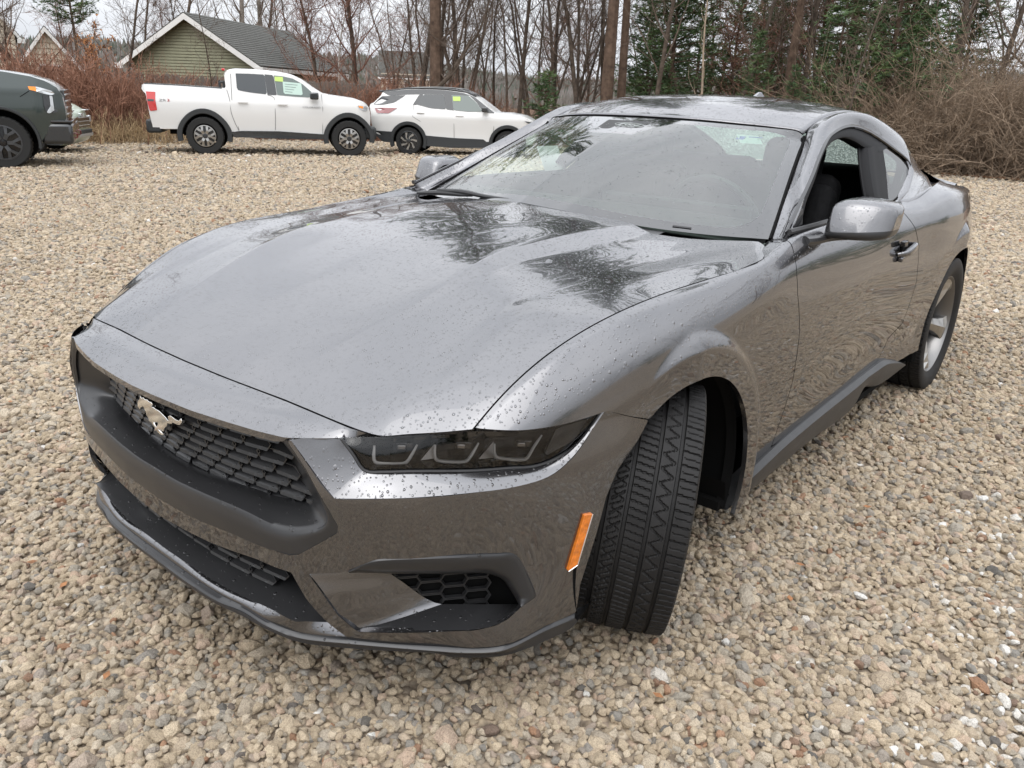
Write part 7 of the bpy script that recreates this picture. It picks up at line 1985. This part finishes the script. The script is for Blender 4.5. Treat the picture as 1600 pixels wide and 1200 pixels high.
sheet_on(pk, 'price_sheet', [PK(*p) for p in [(944, 138), (1062, 148), (1068, 222), (947, 214)]], Yp, M_MINT)
for k in range(4): sheet_on(pk, 'sheet_printing', [PK(*p) for p in [(955, 152 + k * 15), (1040 - k * 12, 158 + k * 15), (1040 - k * 12, 161 + k * 15), (955, 155 + k * 15)]], Yp, M_INK, off=.014)
txt(pk, 'COLORADO', .055, M_GREYTXT, PK(1120, 298)[0], PK(1120, 298)[1], Yp, sx=1.35)
txt(pk, 'ZR', .075, M_GREYTXT, PK(180, 258)[0], PK(180, 258)[1], Yp, name='bed_lettering', sx=1.7); txt(pk, '2', .075, M_RED, PK(218, 258)[0], PK(218, 258)[1], Yp, name='bed_numeral', sx=1.7)
far_wheel(pk, 0, .425, .83, .43, .28, .235, 'split', M_ALLOY, M_BLKPAINT, lugs=38); far_wheel(pk, 3.337, .425, .83, .43, .28, .235, 'split', M_ALLOY, M_BLKPAINT, lugs=38)
cpart('chassis', *box((1.5, 0, .52), (4.6, 1.3, .16)), M_LINER, pk, smooth=False); 
for x_ in (0, 3.337): cpart('wheel_house', *box((x_, 0, .66), (1.0, 1.3, .5)), M_LINER, pk, smooth=False)
cpart('antenna_whip', *tube([(2.75, -.78, 1.22), (3.02, -.80, 1.62)], .005, 4), M_BLKPAINT, pk)

# ---- white suv with a black roof
def SV_(zx, zy): return ((zx - 458) / 309.0, .345 - ((zy - 575) - (zx - 458) * .0225) / 348.0)
s_r = np.array(BG['s_rear']); sv = thing('suv', 'white compact suv with black roof parked nose to tail beyond the white pickup', 'suv', tuple(s_r), hd + R(-20))
shift_local(sv, .76)
outl = [SV_(*p) for p in [(245, 560), (160, 485), (145, 420), (140, 330), (120, 262), (160, 248), (230, 178), (236, 150), (330, 140), (420, 126), (600, 122), (760, 128), (920, 150), (1000, 190), (1090, 262), (1165, 322), (1290, 328), (1400, 352), (1465, 388), (1490, 430), (1495, 520), (1470, 590), (1100, 625), (800, 625), (600, 610), (380, 590)]]
AR = [(0, .345, .42), (2.64, .345, .42)]
Ys = vehicle_body(sv, outl, AR, 1.80, nose=.6, tail=.4, tumble=(1.02, .16), m=M_WHITE)
roofp = [(236, 150), (330, 140), (420, 128), (600, 124), (760, 130), (900, 150), (960, 172), (800, 160), (580, 160), (440, 178), (340, 240), (240, 262), (165, 262), (230, 190)]
side_patch(sv, 'black_roof_side', [SV_(*p) for p in [(236, 150), (330, 140), (420, 128), (600, 124), (760, 130), (900, 150), (960, 172), (800, 166), (580, 166), (420, 172), (300, 185)]], Ys, M_BLKPAINT, off=.005)
rf = [np.array([(x, y * .80, z + .045 - .012 * (y * 1.2) ** 2) for x, z in [SV_(*p) for p in [(215, 152), (330, 138), (420, 124), (600, 118), (760, 124), (920, 146), (1000, 186)]]]) for y in np.linspace(-.86, .86, 9)]
cpart('black_roof', *gridmesh(np.array(rf)), M_BLKPAINT, sv, ref=(1, 0, .5), solid=.03)
side_patch(sv, 'rear_quarter_glass', [SV_(*p) for p in [(164, 258), (232, 188), (430, 176), (340, 240), (240, 262)]], Ys, M_BLKPAINT, off=.010)
side_patch(sv, 'rear_door_window', [SV_(*p) for p in [(526, 254), (572, 168), (740, 168), (768, 292), (640, 284)]], Ys, M_DKGLASS, off=.012)
side_patch(sv, 'front_door_window', [SV_(*p) for p in [(804, 168), (940, 172), (1010, 230), (1064, 308), (940, 308), (828, 298)]], Ys, M_CLRGLASS, off=.012)
side_patch(sv, 'door_pillar', [SV_(*p) for p in [(740, 164), (804, 166), (830, 300), (768, 294)]], Ys, M_BLKPAINT, off=.009)
side_patch(sv, 'quarter_pillar', [SV_(*p) for p in [(492, 258), (540, 170), (574, 166), (528, 256)]], Ys, M_BLKPAINT, off=.011)
side_patch(sv, 'windscreen_pillar', [SV_(*p) for p in [(940, 162), (1000, 190), (1090, 262), (1165, 318), (1120, 318), (1066, 308), (1012, 228)]], Ys, M_BLKPAINT, off=.009)
side_patch(sv, 'tail_lamp', [SV_(*p) for p in [(176, 292), (260, 286), (368, 288), (300, 334), (200, 334)]], Ys, M_DKRED, off=.014)
side_patch(sv, 'head_lamp', [SV_(*p) for p in [(1405, 384), (1462, 394), (1480, 410), (1430, 402)]], Ys, M_DKGLASS, off=.012)
side_patch(sv, 'sill_cladding', [SV_(*p) for p in [(590, 522), (830, 540), (1080, 548), (1100, 568), (1160, 572), (1150, 620), (800, 625), (590, 614)]], Ys, M_CLAD, off=.02)
side_patch(sv, 'rear_cladding', [SV_(*p) for p in [(150, 486), (330, 494), (330, 590), (250, 585), (180, 530)]], Ys, M_CLAD, off=.018)
arch_flare(sv, 0, .345, .405, .50, Ys, M_CLAD, -20, 200, off=.028); arch_flare(sv, 2.64, .345, .405, .50, Ys, M_CLAD, -20, 200, off=.028)
sheet_on(sv, 'yellow_window_note', [SV_(*p) for p in [(816, 182), (878, 182), (880, 220), (820, 220)]], Ys, M_YEL, off=.018)
vtube(sv, 'roof_rail', [SV_(*p) for p in [(440, 122), (480, 112), (860, 116), (920, 142)]], lambda x, z: Ys(x, z) - .06, .018, M_BLKPAINT)
for pts in ([(500, 262), (495, 360), (560, 400)], [(828, 300), (834, 420), (836, 540)], [(1150, 322), (1160, 440), (1150, 520)]): vtube(sv, 'panel_gap', [SV_(*p) for p in pts], Ys, .005, M_SEAMV)
for sgn in (1, -1):
    c = (SV_(1085, 290)[0], sgn * .98, SV_(1085, 290)[1]); cpart('door_mirror', *box(c, (.15, .18, .13)), M_BLKPAINT, sv, ref=c, bevel=.03)
    for px_, zz_ in ((560, 325), (880, 347)):
        c = (SV_(px_, zz_)[0], sgn * .905, SV_(px_, zz_)[1]); cpart('door_handle', *box(c, (.20, .03, .04)), M_WHITE, sv, ref=c, bevel=.01)
cpart('rear_window', *gridmesh(np.array([[(-.98, y, 1.08) for y in np.linspace(-.62, .62, 5)], [(-.72, y, 1.36) for y in np.linspace(-.56, .56, 5)]])), M_DKGLASS, sv, ref=(1, 0, 1))
cpart('roof_spoiler', *box((-.72, 0, SV_(236, 152)[1] + .02), (.24, 1.15, .05)), M_BLKPAINT, sv, ref=(-.72, 0, 1.5), bevel=.015)
cpart('tailgate_lamp_bar', *box((-1.08, 0, .93), (.05, 1.30, .09)), M_DKRED, sv, ref=(-1, 0, .93), bevel=.01)
cpart('number_plate', *box((-1.11, 0, .62), (.02, .32, .16)), M_WHITE, sv, ref=(-1, 0, .62))
far_wheel(sv, 0, .345, .77, .35, .23, .25, 'swirl', M_ALLOY, M_BLKPAINT); far_wheel(sv, 2.64, .345, .77, .35, .23, .25, 'swirl', M_ALLOY, M_BLKPAINT)
cpart('chassis', *box((1.3, 0, .40), (3.4, 1.2, .2)), M_LINER, sv, smooth=False)
for x_ in (0, 2.64): cpart('wheel_house', *box((x_, 0, .55), (.84, 1.3, .45)), M_LINER, sv, smooth=False)

# ---- dark pickup nose at the left edge
def DK(zx, zy): return ((zx - 85) / 600.0, (1065 - zy) / 575.0)
d0 = np.array(BG['silv']); dkt = thing('pickup_truck', 'big dark green-grey pickup with black wheels cropped by the left edge', 'pickup truck', tuple(d0), hd + R(9))
shift_local(dkt, .86)
outl = [DK(*p) for p in [(-280, 960), (-280, 900), (-600, 900), (-1960, 900), (-1990, 700), (-2000, 300), (-1150, 300), (-1130, -60), (-1050, -110), (-560, -100), (-330, 90), (0, 122), (200, 138), (430, 172), (560, 212), (650, 268), (690, 340), (705, 480), (700, 560), (690, 600), (560, 640), (440, 800), (200, 850)]]
Yd = vehicle_body(dkt, outl, [(0, .45, .56), (-3.4, .45, .56)], 2.0, nose=.5, tail=.1, tumble=(1.30, .12), m=M_DKGREEN, step=.06)
arch_flare(dkt, 0, .45, .545, .60, Yd, M_CLAD, -10, 190, off=.03); arch_flare(dkt, -3.4, .45, .545, .60, Yd, M_CLAD, -10, 190, off=.03)
side_patch(dkt, 'head_lamp', [DK(*p) for p in [(395, 266), (480, 268), (600, 300), (630, 330), (600, 345), (540, 335), (480, 318), (405, 300)]], Yd, M_LAMP, off=.02)
side_patch(dkt, 'turn_lamp', [DK(*p) for p in [(395, 266), (466, 268), (470, 312), (405, 298)]], Yd, M_ORANGE, off=.026)
side_patch(dkt, 'lower_lamp', [DK(*p) for p in [(520, 345), (575, 350), (580, 480), (640, 500), (580, 520), (525, 505), (515, 430)]], Yd, M_BLKPAINT, off=.02)
side_patch(dkt, 'daytime_lamp', [DK(*p) for p in [(580, 350), (606, 352), (604, 490), (560, 522), (530, 512), (575, 480)]], Yd, M_LAMP, off=.028)
side_patch(dkt, 'cab_window', [DK(*p) for p in [(-1060, 110), (-1040, -60), (-600, -50), (-420, 110)]], Yd, M_DKGLASS, off=.008)
side_patch(dkt, 'fog_lamp', [DK(*p) for p in [(610, 728), (652, 728), (648, 752), (618, 752)]], Yd, M_LAMP, off=.02)
c = (DK(560, 700)[0], 0, DK(560, 720)[1]); cpart('front_bumper', *box((c[0] + .06, 0, .60), (.52, 1.92, .36)), M_BLKPAINT, dkt, ref=(c[0], 0, .6), bevel=.06)
cpart('bumper_top', *box((c[0] + .08, 0, .80), (.50, 1.90, .05)), M_GLOSSBK, dkt, ref=(c[0], 0, .8), bevel=.015)
cpart('grille', *box((1.01, 0, 1.10), (.07, 1.4, .50)), M_BLKPAINT, dkt, ref=(1.0, 0, 1.1), bevel=.02)
for k in range(4): cpart('grille_bar', *box((1.05, 0, .93 + k * .11), (.02, 1.36, .03)), M_LAMP, dkt, ref=(1.0, 0, 1), bevel=.005)
for sgn in (1, -1):
    cpart('tow_hook', *tube([(1.10, sgn * .55, .60), (1.15, sgn * .55, .585), (1.15, sgn * .55, .52), (1.10, sgn * .55, .505)], .013, 6), M_DKRED, dkt)
    c = (-.55, sgn * 1.12, 1.62); cpart('door_mirror', *box(c, (.20, .24, .26)), M_BLKPAINT, dkt, ref=c, bevel=.04)
vtube(dkt, 'panel_gap', [DK(*p) for p in [(400, 310), (310, 368)]], Yd, .006, M_LINER); vtube(dkt, 'panel_gap', [DK(*p) for p in [(-420, 130), (-430, 600), (-420, 880)]], Yd, .006, M_LINER)
far_wheel(dkt, 0, .44, .86, .445, .29, .285, 'black', M_SPOKED, M_GLOSSBK, lugs=34); far_wheel(dkt, -3.4, .44, .86, .445, .29, .285, 'black', M_SPOKED, M_GLOSSBK, lugs=34)
cpart('chassis', *box((-1.4, 0, .52), (4.6, 1.3, .2)), M_LINER, dkt, smooth=False)
for x_ in (0, -3.4): cpart('wheel_house', *box((x_, 0, .72), (1.06, 1.3, .55)), M_LINER, dkt, smooth=False)

# ---- sage green suv behind it
def GK(zx, zy): return ((zx - 560) / 453.0, (955 - zy) / 453.0)
g0 = np.array(BG['gsuv']); gs_ = thing('suv', 'pale sage green suv showing only its nose behind the dark pickup', 'suv', tuple(g0), hd + R(-4))
shift_local(gs_, .78); gs_.scale = (.95, .95, .95)
outl = [GK(*p) for p in [(-900, 860), (-1010, 700), (-1010, 420), (-930, 180), (-500, 170), (-50, 200), (330, 400), (560, 415), (700, 440), (800, 462), (880, 510), (920, 545), (950, 620), (955, 700), (960, 790), (930, 830), (860, 860), (760, 860), (400, 870)]]
Yg = vehicle_body(gs_, outl, [(0, .35, .43), (-2.7, .35, .43)], 1.82, nose=.30, tail=.3, tumble=(1.0, .15), m=M_SAGE)
side_patch(gs_, 'side_window', [GK(*p) for p in [(-880, 400), (-860, 220), (-80, 240), (230, 400)]], Yg, M_DKGLASS, off=.008)
side_patch(gs_, 'lamp_strip', [GK(*p) for p in [(700, 500), (800, 518), (900, 545), (890, 556), (790, 534), (705, 510)]], Yg, M_LAMP, off=.045, thick=.05)
side_patch(gs_, 'lamp_slot', [GK(*p) for p in [(808, 580), (832, 580), (830, 640), (812, 690)]], Yg, M_BLKPAINT, off=.045, thick=.05)
side_patch(gs_, 'head_lamp', [GK(*p) for p in [(806, 596), (828, 594), (826, 620), (808, 624)]], Yg, M_LAMP, off=.055, thick=.05)
side_patch(gs_, 'lower_cladding', [GK(*p) for p in [(700, 765), (870, 765), (955, 800), (930, 832), (850, 862), (720, 858)]], Yg, M_CLAD, off=.04, thick=.05)
cpart('skid_plate', *box((GK(915, 0)[0] + .07, 0, GK(0, 775)[1]), (.16, 1.50, .10)), M_SILVER, gs_, ref=(.7, 0, .4), bevel=.03)
cpart('grille', *box((GK(925, 0)[0] + .10, 0, GK(0, 640)[1]), (.06, 1.1, .26)), M_BLKPAINT, gs_, ref=(.7, 0, .7), bevel=.02)
for sgn in (1, -1):
    c = (.90, sgn * .62, GK(0, 610)[1]); cpart('head_lamp', *box(c, (.08, .16, .16)), M_LAMP, gs_, ref=c, bevel=.02)
    c = (.86, sgn * .60, GK(0, 518)[1]); cpart('lamp_strip', *box(c, (.10, .34, .03)), M_LAMP, gs_, ref=c, bevel=.008)
cpart('lower_grille', *box((.90, 0, GK(0, 740)[1]), (.08, 1.3, .10)), M_CLAD, gs_, ref=(.8, 0, .4), bevel=.02)
for k in range(3): cpart('grille_bar', *box((GK(940, 0)[0] + .095, 0, GK(0, 590 + 40 * k)[1]), (.04, 1.0, .018)), M_LAMP, gs_, ref=(.7, 0, .7))
cpart('nose_badge', *box((GK(930, 0)[0] + .09, 0, GK(0, 562)[1]), (.06, .18, .07)), M_LAMP, gs_, ref=(.6, 0, .8), bevel=.01)
arch_flare(gs_, 0, .35, .41, .47, Yg, M_CLAD, -20, 200, off=.02)
far_wheel(gs_, 0, .345, .78, .35, .23, .24, 'swirl', M_ALLOY, M_BLKPAINT); far_wheel(gs_, -2.7, .345, .78, .35, .23, .24, 'swirl', M_ALLOY, M_BLKPAINT)
cpart('chassis', *box((-1.3, 0, .40), (3.6, 1.2, .2)), M_LINER, gs_, smooth=False)

# ================================================================ houses and fence
M_SIDING = vary(mat('sage_green_siding', (.215, .215, .14), rough=.7), 3, .10); M_ROOFS = vary(mat('dark_roof_shingle', (.075, .075, .068), rough=.95), 9, .35, bump=.5, bscale=30, dist=.02)
M_TRIMW = mat('white_house_trim', (.62, .62, .60), rough=.6); M_CREAM = vary(mat('cream_siding', (.52, .46, .36), rough=.7), 3, .08); M_HWIN = mat('house_window_glass', (.05, .06, .07), rough=.1)
def house(root, A, B, L, eave, ridge, base, wallm, over=.45, hip=False, clap=.125):
    """gabled house: A-B the gable wall on the ground plan, L its length vector; clapboards and shingle courses stand proud"""
    A, B, L = (np.array(v, float) for v in (A, B, L)); wv = B - A; Wd = np.linalg.norm(wv); u = wv / Wd; Ln = np.linalg.norm(L); l = L / Ln
    def P(a, b, z): q = A + u * a + l * b; return (q[0], q[1], z)
    # core walls
    V = [P(0, 0, base), P(Wd, 0, base), P(Wd, Ln, base), P(0, Ln, base), P(0, 0, eave), P(Wd, 0, eave), P(Wd, Ln, eave), P(0, Ln, eave), P(Wd / 2, 0, ridge), P(Wd / 2, Ln, ridge)]
    F = [(0, 1, 5, 8, 4), (1, 2, 6, 5), (2, 3, 7, 9, 6), (3, 0, 4, 7)]
    ctr = np.array(P(Wd / 2, Ln / 2, eave))
    cpart('wall', np.array(V), F, wallm, root, ref=ctr, smooth=False)
    # clapboards on the gable and on the right-hand long wall
    z = base
    nb_ = 0
    while z < ridge - .1:
        t = max(0, (z + clap / 2 - eave) / (ridge - eave)) * Wd / 2
        if t < Wd / 2 - .1 and nb_ < 140:
            vv = [P(t, -.022, z + clap * .80), P(Wd - t, -.022, z + clap * .80), P(Wd - t, -.045, z), P(t, -.045, z), P(t, 0, z), P(Wd - t, 0, z)]
            cpart('clapboard', np.array(vv), [(0, 1, 2, 3), (3, 2, 5, 4)], wallm, root, ref=ctr, smooth=False); nb_ += 1
        if z < eave - .05:
            vv = [P(Wd + .022, 0, z + clap * .80), P(Wd + .022, Ln, z + clap * .80), P(Wd + .045, Ln, z), P(Wd + .045, 0, z), P(Wd, 0, z), P(Wd, Ln, z)]
            cpart('clapboard', np.array(vv), [(0, 1, 2, 3), (3, 2, 5, 4)], wallm, root, ref=ctr, smooth=False)
        z += clap
    # roof slopes in shingle courses
    sl = (ridge - eave) / (Wd / 2); th = .05
    for side in (0, 1):
        n = 22; rows_ = []
        rg_a, ed = Wd / 2, (-over if side == 0 else Wd + over)
        b0, b1 = -over, Ln + over
        for i in range(n):
            for f, dz in ((i / n, .0), ((i + 1) / n, .022)):
                a = rg_a + (ed - rg_a) * f; zz = ridge - sl * abs(a - rg_a) + .10 + dz
                rb1 = b1 - (0 if not hip else (1 - f) * Wd * .42)
                rows_.append([P(a, b, zz) for b in np.linspace(b0, rb1, 6)])
        cpart('roof_slope', *gridmesh(np.array(rows_)), M_ROOFS, root, ref=ctr - [0, 0, 3], smooth=False, solid=.06)
        # barge board and fascia
        e_ = np.array([P(rg_a, b0 - .02, ridge + .05), P(ed, b0 - .02, ridge - sl * abs(ed - rg_a) + .05)]); dn = np.array([0, 0, -.24])
        vv = [e_[0], e_[1], e_[1] + dn, e_[0] + dn]; back = np.array([*(l * .06), 0]); vv += [v + back for v in vv]
        cpart('barge_board', np.array(vv), [(0, 1, 2, 3), (7, 6, 5, 4), (0, 4, 5, 1), (1, 5, 6, 2), (2, 6, 7, 3), (3, 7, 4, 0)], M_TRIMW, root, ref=np.array(vv).mean(0), smooth=False)
        zz = ridge - sl * abs(ed - rg_a) + .04; vv = [P(ed, b0, zz), P(ed, b1, zz), P(ed, b1, zz - .16), P(ed, b0, zz - .16)]; o2 = [P(ed + (.05 if side else -.05), b0, zz), P(ed + (.05 if side else -.05), b1, zz), P(ed + (.05 if side else -.05), b1, zz - .16), P(ed + (.05 if side else -.05), b0, zz - .16)]
        cpart('gutter', np.array(vv + o2), [(0, 1, 2, 3), (7, 6, 5, 4), (0, 4, 5, 1), (1, 5, 6, 2), (2, 6, 7, 3), (3, 7, 4, 0)], M_TRIMW, root, ref=np.array(vv + o2).mean(0), smooth=False)
        # boxed eave return
        cpart('eave_return', *box(np.array(P(ed * .985 + rg_a * .015, b0 + .12, zz - .10)), (.36, .36, .22), (0, 0, math.atan2(u[1], u[0]))), M_TRIMW, root, ref=np.array(P(ed, b0, zz)), smooth=False)
    return P, Wd, Ln, u, l, ctr
def win(root, P, a, b, z, w, h, u, l, face='long'):
    """framed window on the long wall (face long) or the gable"""
    ax = l if face == 'long' else u; out = u if face == 'long' else -l
    c = np.array(P(a, b, z)) + np.array([*out, 0]) * .03; X = np.array([*ax, 0]); Zv = np.array([0, 0, 1.0]); O_ = np.array([*out, 0])
    f = bpy.data.objects.new('window', None); link(f, root)
    def bx(nm, cx, cz, sx, sz, d, m):
        V = [c + X * (cx + i * sx / 2) + Zv * (cz + k * sz / 2) + O_ * dd for dd in (0, d) for i, k in ((-1, -1), (1, -1), (1, 1), (-1, 1))]
        cpart(nm, np.array(V), [(0, 1, 2, 3), (7, 6, 5, 4), (0, 4, 5, 1), (1, 5, 6, 2), (2, 6, 7, 3), (3, 7, 4, 0)], m, f, ref=np.array(V).mean(0), smooth=False)
    bx('pane', 0, 0, w, h, .01, M_HWIN)
    for nm, cx, cz, sx, sz in (('frame', -w / 2 - .05, 0, .10, h + .2), ('frame', w / 2 + .05, 0, .10, h + .2), ('frame', 0, h / 2 + .05, w, .10), ('frame', 0, -h / 2 - .05, w, .10), ('glazing_bar', 0, 0, w, .05)): bx(nm, cx, cz, sx, sz, .05, M_TRIMW)
hA, hB, hC = (np.array(v) for v in BG['house'])
u_ = vnorm(hB - hA); perp = np.array([-u_[1], u_[0]]);
if perp @ (hC - hB) < 0: perp = -perp
hs = thing('house', 'green clapboard house with a white-edged gable and dark grey roof behind the pickup', 'house', (0, 0, 0))
ov = .45
PH, Wd, Ln, uu_, ll_, ctr_ = house(hs, hA + u_ * ov, hB - u_ * ov, perp * float((hC - hB) @ perp), BG['eave'], BG['ridge'], -.9, M_SIDING)
for b in (Ln * .66, Ln * .86): win(hs, PH, Wd, b, BG['eave'] - .90, .70, 1.0, uu_, ll_)
# small house with a grey roof seen between the trees
x, y, z = place(628, 110); h2 = thing('house', 'small distant house with dark grey roof and pale walls behind the crooked tree', 'house', (0, 0, 0))
b_ = bearing(628); tdir = np.array([b_[1], -b_[0]]) * -1
if tdir @ (bearing(700) - bearing(628)) < 0: tdir = -tdir
A_ = np.array([x, y]) - tdir * 2.6
P2_, W2_, L2_, u2_, l2_, c2_ = house(h2, A_ + np.array(b_) * 6, A_, tdir * 6.2, 3.3, 6.2, -2.0, M_CREAM, over=.35, clap=.4)
for b in (1.2, 3.4): win(h2, P2_, W2_, b, 1.5, .9, 2.2, u2_, l2_)
# cream house with two gables at the far left
h3 = thing('house', 'cream house with two white-edged gables behind the bare trees at far left', 'house', (0, 0, 0))
for (pa, pb, d, ev, rd) in ((-75, 38, 54, 3.75, 6.2), (28, 140, 50, 1.7, 3.8)):
    a0_ = np.array(place(pa, d)[:2]); b0_ = np.array(place(pb, d)[:2]); uu3 = vnorm(b0_ - a0_); pr = np.array([-uu3[1], uu3[0]])
    if pr @ bearing(60) < 0: pr = -pr
    P3_, W3_, L3_, u3_, l3_, c3_ = house(h3, a0_, b0_, pr * 7, ev, rd, -.8, M_CREAM, over=.3, clap=.28)
    win(h3, P3_, W3_ * .5, 0, ev - .3, .9, 1.2, u3_, l3_, face='gable')
# ---- stockade fence of separate pointed boards
M_FENCE = vary(mat('weathered_fence_board', (.155, .130, .110), rough=.9), 2.5, .35, bump=.4, bscale=30, dist=.01)
fe = thing('wooden_fence', 'tall weathered grey-brown wooden stockade fence behind the brush and the pickup', 'fence', (0, 0, 0))
fa_ = np.array(place(150, 28.6)[:2]); fb_ = np.array(place(580, 31.5)[:2]); fl_ = np.linalg.norm(fb_ - fa_); fu = (fb_ - fa_) / fl_; fn = np.array([-fu[1], fu[0]])
bd_me = []
for k in range(5):
    h_ = 1.95 + .03 * math.sin(k * 2.1); w_ = .070
    prof = [(-w_, 0), (w_, 0), (w_, h_ - .06), (0, h_), (-w_, h_ - .06)]; V, F = prism(prof, 1, -.009, .009); bd_me.append(raw_mesh('board', np.asarray(V), F, M_FENCE))
nbd = int(fl_ / .152)
for i in range(min(nbd, 290)):
    p = fa_ + fu * i * .152; o = bpy.data.objects.new('board', bd_me[i % 5]); link(o, fe); o.location = (p[0], p[1], float(ground_h(*p)) - .02 + rg.uniform(-.02, .02)); o.rotation_euler = (rg.uniform(-.01, .01), rg.uniform(-.012, .012), math.atan2(fu[1], fu[0]) + rg.uniform(-.03, .03))
for zz_ in (.45, 1.45):
    for k in range(int(fl_ / 2.4)):
        p = fa_ + fu * (k * 2.4 + 1.2) - fn * .05; cpart('fence_rail', *box((p[0], p[1], float(ground_h(*p)) + zz_), (2.38, .05, .09), (0, 0, math.atan2(fu[1], fu[0]))), M_FENCE, fe, ref=(p[0], p[1], zz_), smooth=False)
